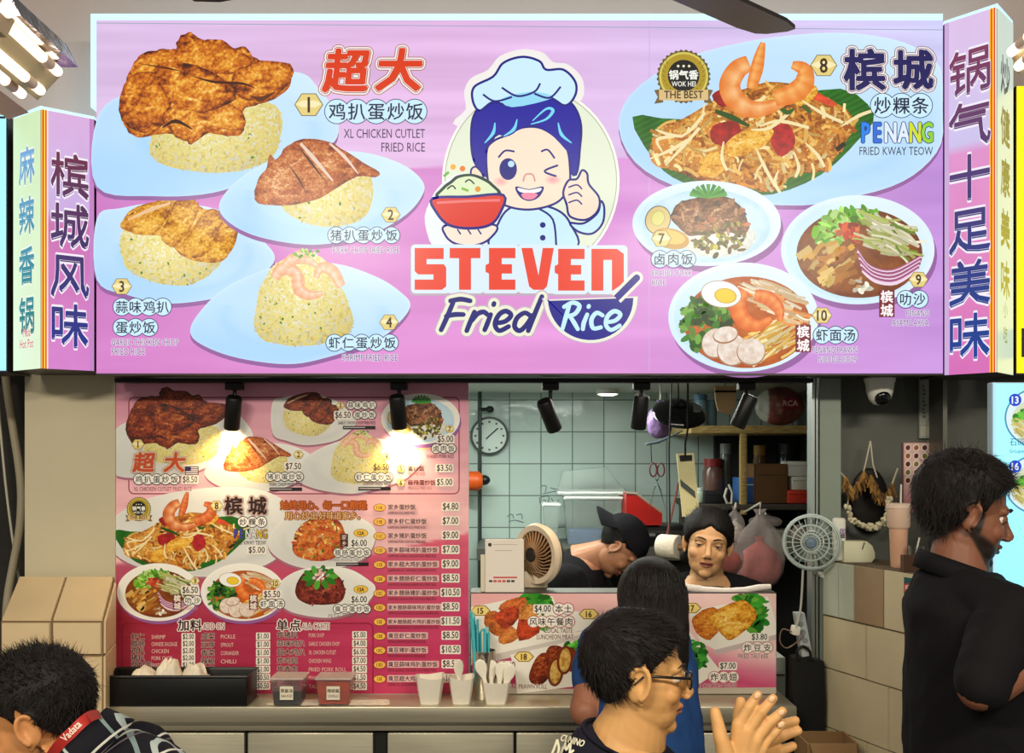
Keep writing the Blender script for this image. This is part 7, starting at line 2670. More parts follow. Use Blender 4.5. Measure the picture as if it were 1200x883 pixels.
def head_skin(M, tone, neck=(), beard=0.0, lips=(150, 82, 74), fem=False, jaw=1.0, vox=.0028, E=1.12):
    """Fused head and neck; returns world verts, faces, colours and the verts in the head's own frame."""
    mb = moved(head_solid(fem, jaw, E), M)
    for secs in neck:
        mb.loft(secs, 24)
    V, F = voxel(mb, vox, 5, .5)
    Mi = np.array(M.inverted())
    sc = M.to_scale()[0]
    Lc = V @ Mi[:3, :3].T + Mi[:3, 3]
    ax = np.abs(Lc[:, 0])
    front = Lc[:, 1] > .055
    d = np.zeros_like(Lc)
    eye = gauss((ax - .032) ** 2 + ((Lc[:, 2] - .006) * 1.35) ** 2, .0105) * front
    d[:, 1] -= .010 * eye
    mouth = gauss(((Lc[:, 2] + .0622 + ax * ax * 4) * 1.0) ** 2, .0018) * (ax < .023) * (Lc[:, 1] > .075)
    d[:, 1] -= .004 * mouth
    nost = gauss((ax - .0075) ** 2 + (Lc[:, 2] + .041) ** 2 + ((Lc[:, 1] - .107) * .6) ** 2, .0032)
    d[:, 2] += .003 * nost
    ear = gauss(((Lc[:, 1] + .001) / .9) ** 2 + ((Lc[:, 2] + .004) / 1.5) ** 2, .0062) * (ax > .071)
    d[:, 0] -= np.sign(Lc[:, 0]) * .006 * ear
    L2 = Lc + d
    Mw = np.array(M)
    V = L2 @ Mw[:3, :3].T + Mw[:3, 3]
    tone = np.asarray(tone, float)
    c = np.tile(tone, (len(V), 1))
    c = c * (1 + .10 * (fbm(Lc[:, 0] * 60, Lc[:, 2] * 60 + Lc[:, 1] * 40, 4, 3)[:, None] - .5))
    lipm = np.clip(gauss(((Lc[:, 2] + .0625) / 1.0) ** 2, .0052) * np.clip((.024 - ax) / .006, 0, 1) * (Lc[:, 1] > .078) * 1.3, 0, 1)
    c = c * (1 - lipm[:, None]) + np.array(lips) * lipm[:, None]
    ck = gauss((ax - .04) ** 2 + (Lc[:, 2] + .03) ** 2, .02) * front * .18
    c = c * (1 - ck[:, None]) + tone * np.array([1.05, .86, .82]) * ck[:, None]
    c = c * (1 - .55 * nost[:, None] * (Lc[:, 1] > .095)[:, None])
    c = c * (1 - .5 * (mouth > .4)[:, None])
    if beard:
        zl = -.026 - (Lc[:, 1] - .01) * .42
        jawl = np.clip((zl - Lc[:, 2]) / .016, 0, 1) * np.clip((Lc[:, 1] - (-.045 - Lc[:, 2]) * .95) / .012, 0, 1) * (Lc[:, 2] > -.122) * (Lc[:, 1] > -.004)
        side = np.clip((.013 - np.abs(Lc[:, 1] - .016)) / .008, 0, 1) * (Lc[:, 2] < .01) * (Lc[:, 2] > -.05) * (ax > .05)
        mo = gauss((Lc[:, 2] + .048) ** 2, .005) * (ax < .03) * (Lc[:, 1] > .08)
        bm_ = np.clip(np.maximum(np.maximum(jawl, side), mo) * (1 - lipm) * 1.25, 0, 1) * beard
        c = c * (1 - bm_[:, None]) + np.array((26, 19, 17)) * bm_[:, None]
    return V, F, s2l(np.clip(c, 0, 255)), L2


def grow_hair(t, M, V, F, L, zmin, thick, strands, flow, slen, seed, noise=.25, wid=.0008, lift=.05, scat=.22, shell=True, matp=None):
    """Hair lying on the skull. zmin(y, ax): hairline height; flow(p): lie of the hair; thick(L): depth of the hair."""
    h = L[:, 2] - zmin(L[:, 1], np.abs(L[:, 0]))
    onskull = (np.abs(L[:, 0]) < .079) & (L[:, 1] < .105)
    k = np.clip(h / .022, 0, 1) * onskull
    k = k * k * (3 - 2 * k)
    ctr = np.array([0, -.012, .015])
    dr = L - ctr
    dr = dr / np.linalg.norm(dr, axis=1)[:, None]
    n1 = fbm(L[:, 0] * 70 + 5, L[:, 1] * 45 + L[:, 2] * 70, seed, 3) - .5
    th = thick(L) * (1 + noise * 2 * n1)
    H = L + dr * (th * k - .0015 * (1 - k))[:, None]
    Mw = np.array(M)
    tow = lambda Q: Q @ Mw[:3, :3].T + Mw[:3, 3]
    keep = h > -.004
    keep &= onskull
    idx = -np.ones(len(L), int)
    fs = [f for f in F if all(keep[i] for i in f)]
    used = sorted({i for f in fs for i in f})
    idx[used] = np.arange(len(used))
    o = None
    if shell:
        o = link_mesh('hair', tow(H[used]), [tuple(int(idx[i]) for i in f) for f in fs], matp or M_HAIR, t, 180)
    r = np.random.RandomState(seed)
    cand = np.nonzero(k > .25)[0]
    pick = cand[r.randint(len(cand), size=strands)]
    vs, ff = [], []
    ns = 5
    for i in pick:
        p = H[i] - dr[i] * .002
        d0 = flow(L[i]) + r.normal(0, scat, 3)
        ln = slen * r.uniform(.6, 1.25) * (.4 + .6 * k[i]) * (.4 if abs(L[i][1]) < .034 and L[i][2] < .05 else 1)
        ps = [p]
        rad = np.linalg.norm(p - ctr)
        for j in range(ns - 1):
            q = ps[-1] + d0 / (np.linalg.norm(d0) + 1e-9) * ln / (ns - 1)
            e = q - ctr
            ne = np.linalg.norm(e)
            need = rad + lift * ln * (j + 1) / ns
            if ne < need:
                q = ctr + e / ne * need
            ps.append(q)
        ps = np.array(ps)
        n0 = len(vs)
        for j, q in enumerate(ps):
            e = (q - ctr) / np.linalg.norm(q - ctr)
            tg = ps[min(j + 1, ns - 1)] - ps[max(j - 1, 0)]
            sd = np.cross(tg, e)
            sd = sd / (np.linalg.norm(sd) + 1e-9)
            w = wid * (1 - .85 * j / (ns - 1)) * 1.3
            vs += [q + sd * w, q - sd * w, q + e * w]
        for j in range(ns - 1):
            a = n0 + j * 3
            for x, y in ((0, 1), (1, 2), (2, 0)):
                ff.append((a + x, a + y, a + 3 + y, a + 3 + x))
    link_mesh('hair_strands', tow(np.array(vs)), ff, M_HAIR2, o or t, 180)
    return o


def eyes(t, M, iris=(40, 24, 16), open_=.45, look=(0, 0), tone=(200, 150, 110)):
    for s in (-1, 1):
        c = Vector((s * .031, .0725, .004))
        r = .0122
        m = moved(MB().ell(c, r, None, 18, 14), M)
        e = m.build('eye', mat('eye_white', (216, 206, 196), .2), t, 180)
        d = Vector((look[0], 1, look[1])).normalized()
        m = moved(MB().lathe([(.001, r + .0006), (.0032, r + .0004), (.0058, r - .0012), (.0060, r - .003)], c, 20, d), M)
        m.build('iris', mat('iris_dark', iris, .15), e, 180)
        up, dn = MB(), MB()
        for mb_, a0, a1 in ((up, 90, 38 - 60 * (1 - open_) * 1.2 + 0), (dn, -90, -22)):
            n, k_ = 16, 7
            vs, fs = [], []
            for j in range(k_ + 1):
                el = R(a0 + (a1 - a0) * j / k_)
                for i in range(n + 1):
                    az = R(-95 + 190 * i / n)
                    rr = r + .0017
                    tilt = s * .10 * math.sin(az)
                    vs.append(c + Vector((rr * math.cos(el) * math.sin(az), rr * math.cos(el) * math.cos(az), rr * math.sin(el + tilt * .0) + .0010 * math.cos(az))))
            for j in range(k_):
                for i in range(n):
                    fs.append((j * (n + 1) + i, j * (n + 1) + i + 1, (j + 1) * (n + 1) + i + 1, (j + 1) * (n + 1) + i))
            mb_.raw(vs, fs)
            if mb_ is up:
                edge = vs[-(n + 1):][2:-2]
        moved(up, M).build('eyelid', mat('eyelid_%d_%d' % (tone[0], tone[1]), tuple(int(q * .93) for q in tone), .5), t, 180)
        moved(dn, M).build('eyelid', mat('eyelid_%d_%d' % (tone[0], tone[1]), tone), t, 180)
        moved(MB().tube(edge, .0011, 6), M).build('lash_line', mat('lash_dark', (24, 17, 15), .6), t, 180)
        br = [Vector((s * x, y, z)) for x, y, z in ((.012, .094, .0255), (.024, .092, .0305), (.036, .086, .0315), (.049, .073, .0265))]
        moved(MB().tube(br, [.0030, .0038, .0034, .0012], 8, True, .6), M).build('eyebrow', mat('brow_dark', (36, 27, 23), .7), t, 180)


def limb(mb, pts, rads, n=18):
    """A tapering limb with rounded joints."""
    pts = [Vector(p) for p in pts]
    for i in range(len(pts) - 1):
        k = 6
        mb.tube([pts[i].lerp(pts[i + 1], q / k) for q in range(k + 1)],
                [rads[i] + (rads[i + 1] - rads[i]) * (q / k) + .06 * rads[i] * math.sin(math.pi * q / k) for q in range(k + 1)], n)
    for p, r in zip(pts, rads):
        mb.ell(p, r, None, 16, 10)
    return mb


def torso(mb, pelvis, chest, neck, rt, fw, g=1.0, wide=(.165, .150, .175, .165, .075), deep=(.115, .105, .125, .10, .065)):
    """Trunk from hips to neck base; rt and fw: unit right and forward."""
    pelvis, chest, neck = Vector(pelvis), Vector(chest), Vector(neck)
    rt, fw = Vector(rt), Vector(fw)
    waist = pelvis.lerp(chest, .45)
    sh = chest.lerp(neck, .62)
    secs = [(pelvis, rt * wide[0] * g, fw * deep[0] * g), (waist, rt * wide[1] * g, fw * deep[1] * g), (chest, rt * wide[2] * g, fw * deep[2] * g), (sh, rt * wide[3] * g, fw * deep[3] * g), (neck, rt * wide[4] * g, fw * deep[4] * g)]
    out = []
    for i in range(len(secs) - 1):
        for q in range(4):
            f_ = q / 4
            out.append(tuple(Vector(secs[i][j]).lerp(Vector(secs[i + 1][j]), f_) for j in range(3)))
    out.append(secs[-1])
    mb.loft(out, 28)
    return mb


def hand(mb, wrist, knuckles, fingers, thumb, rad=.0092, wr=.024):
    """Palm from wrist to knuckles, fingers as three-bone chains, thumb chain."""
    wrist = Vector(wrist)
    ks = [Vector(k) for k in knuckles]
    for k in ks:
        mb.tube([wrist, wrist.lerp(k, .5), k], [wr * .80, .0165, .0125], 12)
        mb.ell(k, .0122, None, 12, 8)
    for i in range(len(ks) - 1):
        mb.tube([ks[i].lerp(wrist, .12), ks[i + 1].lerp(wrist, .12)], .0115, 10)
        mb.tube([ks[i].lerp(wrist, .5), ks[i + 1].lerp(wrist, .5)], .014, 10)
    mb.ell(wrist, wr * .85)
    for i, f in enumerate(fingers):
        ps = [ks[i]] + [Vector(q) for q in f]
        q = rad * (.88 if i == 3 else 1)
        rr = np.interp(np.linspace(0, 1, len(ps)), [0, 1], [q * 1.12, q * .84])
        mb.tube(ps, rr, 12)
        for j in range(1, len(ps)):
            mb.ell(ps[j], rr[j] * (1.06 if j < len(ps) - 1 else 1), None, 12, 8)
    ps = [Vector(q) for q in thumb]
    rr = np.interp(np.linspace(0, 1, len(ps)), [0, .35, 1], [.017, .0125, .0095])
    mb.tube(ps, rr, 12)
    for p, r_ in zip(ps, rr):
        mb.ell(p, r_, None, 12, 8)
    return mb


def body_mesh(t, head, solids, tone, vox=.0075, fine=None):
    """Join the fine head and hands with the trunk and limbs: one body mesh."""
    V, F, C, _ = head
    Vs, Fs, Cs, n = [V], list(F), [C], len(V)
    for mb, vx in ([(solids, vox)] if solids else []) + (fine or []):
        v2, f2 = voxel(mb, vx, 3)
        Vs.append(v2)
        Fs += [tuple(i + n for i in f) for f in f2]
        q = np.tile(np.asarray(tone, float), (len(v2), 1)) * (1 + .12 * (fbm(v2[:, 0] * 50, v2[:, 2] * 50 + v2[:, 1] * 30, 9, 3)[:, None] - .5))
        Cs.append(s2l(q))
        n += len(v2)
    return link_mesh('body', np.concatenate(Vs), Fs, skin_mat(), t, 180, np.concatenate(Cs))


def cloth(t, name, mb, material, vox=.008, fold=.006, seed=3, sm=4, fs=14, label=None):
    V, F = voxel(mb, vox, sm)
    me = bpy.data.meshes.new('n')
    me.from_pydata([tuple(v) for v in V], [], F)
    N = np.empty(len(V) * 3)
    me.vertices.foreach_get('normal', N)
    bpy.data.meshes.remove(me)
    N = N.reshape(-1, 3)
    w = 1 - np.abs(2 * fbm(V[:, 0] * fs + V[:, 1] * fs * .7, V[:, 2] * fs * .55 + V[:, 1] * fs * .4, seed, 3) - 1)
    V = V + N * ((w - .6) * fold)[:, None]
    return link_mesh(name, V, F, material, t, 180, label=label)


def neckring(c, rt, fw, up, a, b, r, material, t, name='collar', droop=.0, span=(0, 360)):
    pts = []
    for k in range(29):
        q = R(span[0] + (span[1] - span[0]) * k / 28)
        pts.append(Vector(c) + Vector(rt) * a * math.cos(q) + Vector(fw) * b * math.sin(q) - Vector(up) * droop * max(0, math.sin(q)))
    return MB().tube(pts, r, 10).build(name, material, t, 180)


def shoe_pair(t, feet, fw, material):
    for p in feet:
        p = Vector(p)
        m = MB().ell(p + Vector(fw) * .05 + Vector((0, 0, .04)), (.125, .046, .040), Euler((0, 0, math.atan2(fw[1], fw[0]))).to_matrix())
        m.box(p + Vector(fw) * .05 + Vector((0, 0, .012)), (.24, .085, .022), (0, 0, math.degrees(math.atan2(fw[1], fw[0]))), .01)
        m.build('shoe', material, t, 60)


def legs(t, hips, knees, ankles, material, r=(.088, .062, .048)):
    mb = MB()
    for h, k, a_ in zip(hips, knees, ankles):
        limb(mb, [h, k, a_], r)
    mb.ell((Vector(hips[0]) + Vector(hips[1])) / 2, (.14, .13, .11))
    return cloth(t, 'trousers', mb, material, .012, .008, 5)


V3 = Vector
M_TEE_BLACK = mat('black_cotton', (17, 16, 19), .85, spec=.2, bump=.12, bscale=90)
M_TEE_NAVY = mat('navy_black_cotton', (24, 24, 36), .85, spec=.2, bump=.12, bscale=90)
M_TEE_BLUE = mat('blue_cotton', (36, 70, 124), .85, spec=.2, var=.10, vscale=20, bump=.12, bscale=90)
M_TROUSER = mat('dark_trousers', (30, 30, 36), .85, var=.1)
M_SHOE = mat('dark_shoe', (26, 24, 24), .5)

# ---- 1. the man in black at the right edge, looking down
TN = (128, 82, 60)
ear = P(1143, 607, 2.15)
fw, rt = V3((math.cos(R(-6)), math.sin(R(-6)), 0)), V3((math.sin(R(-6)), -math.cos(R(-6)), 0))
hc = ear - rt * .074 + V3((0, 0, .006))
pa_ = thing('person', 'person in a plain black polo shirt standing at the right edge, looking down, short beard', 'person', (hc.x, hc.y, 0))
M = hmat(hc, -6, -14, 0, .95)
nb = P(1118, 668, 2.24)
nb = V3((nb.x, hc.y, nb.z))
hd = head_skin(M, TN, [[(hc + fw * -.008 + V3((0, 0, -.04)), rt * .046, fw * .046), (hc.lerp(nb, .55), rt * .055, fw * .057), (nb, rt * .064, fw * .064), (nb + V3((-.01, 0, -.06)), rt * .09, fw * .07)]], .92, (116, 70, 62))
ch = V3((nb.x + .048, hc.y, nb.z - .20))
pv = V3((nb.x + .06, hc.y, .96))
sR, sL = ch + rt * .185 + V3((0, 0, .135)), ch - rt * .185 + V3((0, 0, .135))
eR, wR = P(1148, 808, 1.98), P(1228, 768, 2.03)
eL = sL + V3((.10, .03, -.27))
wL = V3((wR.x + .05, wR.y + .18, wR.z))
bd = MB()
torso(bd, pv, ch, nb, rt, fw, .93)
limb(bd, [sR, eR], (.048, .042))
limb(bd, [sL, eL], (.048, .042))
fine = MB()
limb(fine, [eR, eR.lerp(wR, .4), wR], (.042, .040, .027))
limb(fine, [eL, eL.lerp(wL, .4), wL], (.042, .040, .027))
for wv, sg in ((wR, 1), (wL, -1)):
    k0 = [wv + fw * .085 + rt * sg * (.0 + .0) + V3((0, 0, .028 - i * .019)) for i in range(4)]
    hand(fine, wv, k0, [[k + fw * .035 - rt * sg * .012, k + fw * .05 - rt * sg * .034] for k in k0], [wv + fw * .02 + V3((0, 0, .02)), wv + fw * .055 + V3((0, 0, .05)), wv + fw * .085 - rt * sg * .01 + V3((0, 0, .055))])
hipR, hipL = pv + rt * .09 - V3((0, 0, .02)), pv - rt * .09 - V3((0, 0, .02))
for h in (hipR, hipL):
    limb(bd, [h, V3((h.x + .02, h.y, .50)), V3((h.x, h.y, .09))], (.08, .052, .04))
body_mesh(pa_, hd, bd, TN, .009, [(fine, .003)])
sh = MB()
torso(sh, pv + V3((0, 0, -.05)), ch, nb + V3((0, 0, -.004)), rt, fw, 1.0, (.185, .185, .195, .175, .084), (.150, .160, .150, .125, .084))
limb(sh, [nb + rt * .07 - V3((0, 0, .035)), sR - rt * .012, sR.lerp(eR, .92)], (.05, .060, .054))
limb(sh, [sL + V3((0, 0, -.01)), sL.lerp(eL, .92)], (.068, .062))
cloth(pa_, 'polo_shirt', sh, M_TEE_BLACK, .008, .010, 4)
cl_ = MB()
tz = V3((0, 0, -.35))
cl_.loft([(nb + V3((.0, 0, -.024)), rt * .094, (fw + tz) * .092), (nb + V3((-.006, 0, .010)), rt * .080, (fw + tz) * .078), (nb + V3((-.006, 0, .022)), rt * .072, (fw + tz) * .070), (nb + V3((-.004, 0, .016)), rt * .067, (fw + tz) * .066), (nb + V3((.0, 0, -.02)), rt * .07, fw * .07)], 28)
cl_.build('collar', M_TEE_BLACK, pa_, 180)
legs(pa_, [hipR, hipL], [V3((hipR.x + .02, hipR.y, .5)), V3((hipL.x + .02, hipL.y, .5))], [V3((hipR.x, hipR.y, .10)), V3((hipL.x, hipL.y, .10))], M_TROUSER, (.10, .072, .055))
shoe_pair(pa_, [V3((hipR.x, hipR.y, 0)), V3((hipL.x, hipL.y, 0))], fw, M_SHOE)
zm = lambda y, ax: np.interp(y, [-.11, -.06, -.03, -.012, .004, .016, .028, .05, .075, .1], [-.088, -.086, -.055, .000, .032, -.004, .030, .048, .060, .064])
tk = lambda L: np.interp(L[:, 2], [-.08, -.03, .03, .07, .12], [.005, .011, .016, .024, .026])
grow_hair(pa_, M, hd[0], hd[1], hd[3], zm, tk, 2600, lambda p: np.array([p[0] * 2, -.15 - p[1] * 4 + (.9 if p[2] > .07 and p[1] > 0 else 0), -.75 if p[2] < .07 else -.15]), .036, 2, .24, lift=-.05)
eyes(pa_, M, open_=.25, tone=TN, look=(0, -.3))

# ---- 2. the man with glasses in front of the counter, hands rubbed together
TN = (206, 156, 98)
ear = P(750, 806, 1.85)
ya = 2
fw, rt = V3((math.cos(R(ya)), math.sin(R(ya)), 0)), V3((math.sin(R(ya)), -math.cos(R(ya)), 0))
hc = ear - rt * .072 + V3((.004, 0, .008))
pb_ = thing('person', 'person with black-rimmed glasses and a dark tee, sitting side-on with hands pressed together', 'person', (hc.x, hc.y, 0))
M = hmat(hc, ya, -4, 0, .93)
nb = P(737, 868, 1.93)
f0 = V3(fw)
hd = head_skin(M, TN, [[(hc + fw * -.006 + V3((0, 0, -.035)), rt * .048, fw * .048), (hc.lerp(nb, .55) + V3((.006, 0, 0)), rt * .057, fw * .060), (nb, rt * .066, fw * .068 + V3((0, 0, -.03))), (nb + V3((-.02, 0, -.07)), rt * .10, fw * .08)]], .0, (176, 104, 86), E=1.36)
fw, rt = V3((math.cos(R(-24)), math.sin(R(-24)), 0)), V3((math.sin(R(-24)), -math.cos(R(-24)), 0))
ch = nb + V3((-.085, .0, -.185))
pv = V3((ch.x - .10, ch.y, .56))
sR, sL = ch + rt * .20 + V3((.0, 0, .125)), ch - rt * .20 + V3((0, 0, .125))
WRp, WLp = P(862, 925, 1.73), P(886, 935, 1.83)
eR, eL = P(772, 1030, 1.64), V3((sL.x + .17, sL.y + .02, P(0, 1010, 1.95).z))
bd = MB()
torso(bd, pv, ch, nb, rt, fw, .95)
limb(bd, [sR, eR], (.05, .042))
limb(bd, [sL, eL], (.05, .042))
hips = [pv + rt * .09, pv - rt * .09]
kn = [h + fw * .42 + V3((0, 0, .0)) for h in hips]
an_ = [V3((k.x + .02, k.y, .09)) for k in kn]
for h, k, a_ in zip(hips, kn, an_):
    limb(bd, [h, k, a_], (.085, .058, .042))
Dn, Df = 1.73, 1.80
fine = MB()
limb(fine, [eR, eR.lerp(WRp, .45), WRp], (.043, .040, .028))
limb(fine, [eL, eL.lerp(WLp, .45), WLp], (.043, .040, .028))
kx_ = [P(866, 849, Dn), P(877, 857, Dn - .004), P(886, 866, Dn - .004), P(892, 877, Dn)]
hand(fine, WRp, kx_, [[P(877, 830, Dn), P(888, 815, Dn + .006)], [P(892, 835, Dn - .004), P(906, 819, Dn + .006)], [P(903, 846, Dn - .002), P(917, 834, Dn + .006)], [P(906, 861, Dn + .002), P(917, 849, Dn + .008)]],
     [P(853, 895, Dn - .012), P(845, 866, Dn - .012), P(841, 848, Dn - .006), P(838, 835, Dn)], .0096, .030)
kf = [P(892, 862, Df), P(893, 873, Df), P(892, 884, Df), P(890, 896, Df)]
hand(fine, WLp, kf, [[P(915, 850, Df - .012), P(932, 845, Df - .012)], [P(917, 863, Df - .014), P(935, 857, Df - .014)], [P(914, 881, Df - .012), P(929, 875, Df - .012)], [P(908, 897, Df - .012), P(921, 893, Df - .012)]],
     [P(868, 885, Df), P(866, 856, Df), P(866, 838, Df), P(868, 823, Df)], .0098, .030)
body_mesh(pb_, hd, bd, TN, .009, [(fine, .0024)])
for x, y, q in ((887.5, 816, 40), (904.5, 820, 45), (915.5, 836, 50), (915.5, 850, 50), (838, 838, -6)):
    MB().ell(P(x, y, Dn - .0045), (.0050, .0022, .0066), (0, q, 0), 12, 8).build('fingernail', mat('nail_pink', (226, 184, 144), .3), pb_, 180)
sh = MB()
torso(sh, pv + V3((0, 0, -.04)), ch, nb + V3((-.012, 0, -.010)), rt, fw, 1.0, (.18, .178, .195, .18, .088), (.145, .145, .148, .125, .082))
limb(sh, [sR + V3((0, 0, -.01)), sR.lerp(eR, .72)], (.074, .068))
limb(sh, [sL + V3((0, 0, -.01)), sL.lerp(eL, .72)], (.074, .068))
sh.loft([(nb + V3((-.035, 0, -.10)), rt * .15, fw * .12), (nb + V3((-.02, 0, -.04)), rt * .105, f0 * .098 + V3((0, 0, -.035))), (nb + V3((-.009, 0, -.004)), rt * .080, (f0 + V3((0, 0, -.5))) * .078)], 28)
shirt = cloth(pb_, 'tee_shirt', sh, M_TEE_NAVY, .007, .007, 8)
neckring(nb + V3((-.006, 0, -.002)), rt, f0 + V3((0, 0, -.5)), V3((0, 0, 1)), .078, .076, .0042, M_TEE_NAVY, pb_, 'neckband')
legs(pb_, hips, kn, an_, M_TROUSER, (.10, .076, .058))
shoe_pair(pb_, [V3((a_.x, a_.y, 0)) for a_ in an_], fw, M_SHOE)
zm = lambda y, ax: np.interp(y, [-.11, -.06, -.034, -.014, .004, .014, .022, .032, .05, .075, .1], [-.066, -.070, -.048, .004, .034, .004, .022, .030, .046, .064, .070])
tk = lambda L: np.interp(L[:, 2], [-.08, -.03, .03, .07, .12], [.004, .007, .011, .014, .016])
whorl = np.array([.02, -.085, .082])


def fl(p):
    d = p - whorl
    d = d / (np.linalg.norm(d) + 1e-6)
    return d + np.array([.0, .25, -.2])


grow_hair(pb_, M, hd[0], hd[1], hd[3], zm, tk, 3200, fl, .026, 5, .16, lift=-.02)
eyes(pb_, M, open_=.6, tone=TN)
gm = mat('glasses_black', (16, 15, 16), .3)
gl = MB()
for s in (-1, 1):
    rim = [V3((s * .034 + .0235 * math.copysign(abs(math.cos(q)) ** .7, math.cos(q)), .104 - .012 * abs(math.cos(q) * s + 1) * 0 - .30 * abs(s * .034 + .0235 * math.cos(q)) ** 1.6, .002 + .0165 * math.copysign(abs(math.sin(q)) ** .8, math.sin(q)))) for q in np.linspace(0, 2 * math.pi, 29)]
    gl.tube(rim, .0019, 8)
    gl.tube([rim[7] + V3((-s * .0, 0, .0)), rim[6], rim[8]], .0024, 8)
    gl.tube([V3((s * .0575, .098, .010)), V3((s * .070, .080, .012)), V3((s * .079, .03, .014)), V3((s * .083, .0, .012)), V3((s * .082, -.016, -.004))], [.0030, .0030, .0027, .0024, .0018], 8)
gl.tube([V3((-.011, .104, .006)), V3((0, .107, .009)), V3((.011, .104, .006))], .0018, 8)
g_ = moved(gl, M).build('glasses', gm, pb_, 60)
for s in (-1, 1):
    ln = MB().prism([V3((s * .034 + .0225 * math.cos(q), .1025 - .30 * abs(s * .034 + .0225 * math.cos(q)) ** 1.6, .002 + .0158 * math.sin(q))) for q in np.linspace(0, 2 * math.pi, 24, endpoint=False)], (0, .0008, 0))
    moved(ln, M).build('lens', mat('clear_lens', (245, 248, 248), .02, trans=1, ior=1.1), g_)

from mathutils.bvhtree import BVHTree


def cling(shirt_o, art_pts_fn, name, draw, material, t, eye=None, off=.0015):
    """Print that lies on a garment: artwork drawn in (px, py) and laid on the cloth where those sight lines meet it."""
    o0 = origin_of(shirt_o)
    bv = BVHTree.FromPolygons([V3(v.co) + o0 for v in shirt_o.data.vertices], [tuple(p.vertices) for p in shirt_o.data.polygons])
    cam0 = V3((0, CAMY, CAMZ))

    def mp(px, py, lift):
        out = []
        for x, y, l_ in zip(px, py, lift):
            d = (P(x, y, 2) - cam0).normalized()
            h = bv.ray_cast(cam0, d)
            p = h[0] if h[0] is not None else P(x, y, 1.9)
            nn = h[1] if h[0] is not None else -d
            out.append(tuple(p + (nn if nn.dot(d) < 0 else -nn) * (off + l_)))
        return np.array(out)
    a = Art(mp)
    draw(a)
    return a.build(name, material, t)


def shirt_print(a):
    a.text('CUNINO', 656, 868, 11.5, (226, 222, 196), 'L', .02, .62, 17, .25)
    for pts in ([(645, 888), (650, 876), (653, 867)], [(653, 867), (655, 878), (652, 888)], [(657, 888), (661, 876), (663, 871)], [(663, 871), (664, 880), (669, 872), (668, 884)], [(668, 884), (673, 880)]):
        a.ribbon(pts, 2.6, (226, 222, 196), 4)


cling(shirt, None, 'shirt_lettering', shirt_print, colmat('shirt_print', rough=.7), pb_)

# ---- 3. the diner at the lower left, bent over, plaid shirt and red lanyard
TN = (186, 128, 78)
ear = P(24, 862, 1.62)
ya = 188
fw, rt = V3((math.cos(R(ya)), math.sin(R(ya)), 0)), V3((math.sin(R(ya)), -math.cos(R(ya)), 0))
hc = ear + rt * .073 + V3((.004, 0, .008))
pc_ = thing('person', 'person in a dark plaid shirt and red lanyard, bent forward at lower left', 'person', (hc.x, hc.y, 0))
M = hmat(hc, ya, -20, 0, .91)
nb = P(92, 884, 1.71)
nb = V3((nb.x, hc.y, nb.z))
hd = head_skin(M, TN, [[(hc - fw * .012 + V3((0, 0, -.03)), rt * .048, fw * .046), (hc.lerp(nb, .55), rt * .058, fw * .056 + V3((0, 0, .02))), (nb, rt * .072, fw * .05 + V3((0, 0, .05))), (nb + V3((.05, 0, -.05)), rt * .09, V3((0, 0, .07)))]], .0)
ch = nb + V3((.12, 0, -.15))
pv = V3((ch.x + .13, ch.y, .56))
up_ = (nb - ch).normalized()
fw2 = up_.cross(rt)
fw2 = fw2 if fw2.dot(fw) > 0 else -fw2
sR, sL = ch + rt * .20 + up_ * .10, ch - rt * .20 + up_ * .10
eR, eL = sR + V3((-.14, .02, -.27)), sL + V3((-.14, -.02, -.27))
wR, wL = eR + V3((-.2, -.05, .02)), eL + V3((-.2, .05, .02))
bd = MB()
torso(bd, pv, ch, nb, rt, fw2, .95)
hips = [pv + rt * .09, pv - rt * .09]
kn = [h + fw * .42 for h in hips]
an_ = [V3((k.x - .02, k.y, .09)) for k in kn]
for s_, e_, w_ in ((sR, eR, wR), (sL, eL, wL)):
    limb(bd, [s_, e_, w_], (.05, .042, .028))
for h, k, a_ in zip(hips, kn, an_):
    limb(bd, [h, k, a_], (.085, .058, .042))
fine = MB()
for wv, sg in ((wR, 1), (wL, -1)):
    k0 = [wv + fw * .085 + rt * sg * (.028 - i * .019) for i in range(4)]
    hand(fine, wv, k0, [[k + fw * .03 + V3((0, 0, -.02)), k + fw * .04 + V3((0, 0, -.045))] for k in k0], [wv + fw * .02 - rt * sg * .02, wv + fw * .05 - rt * sg * .05, wv + fw * .08 - rt * sg * .055])
body_mesh(pc_, hd, bd, TN, .009, [(fine, .003)])


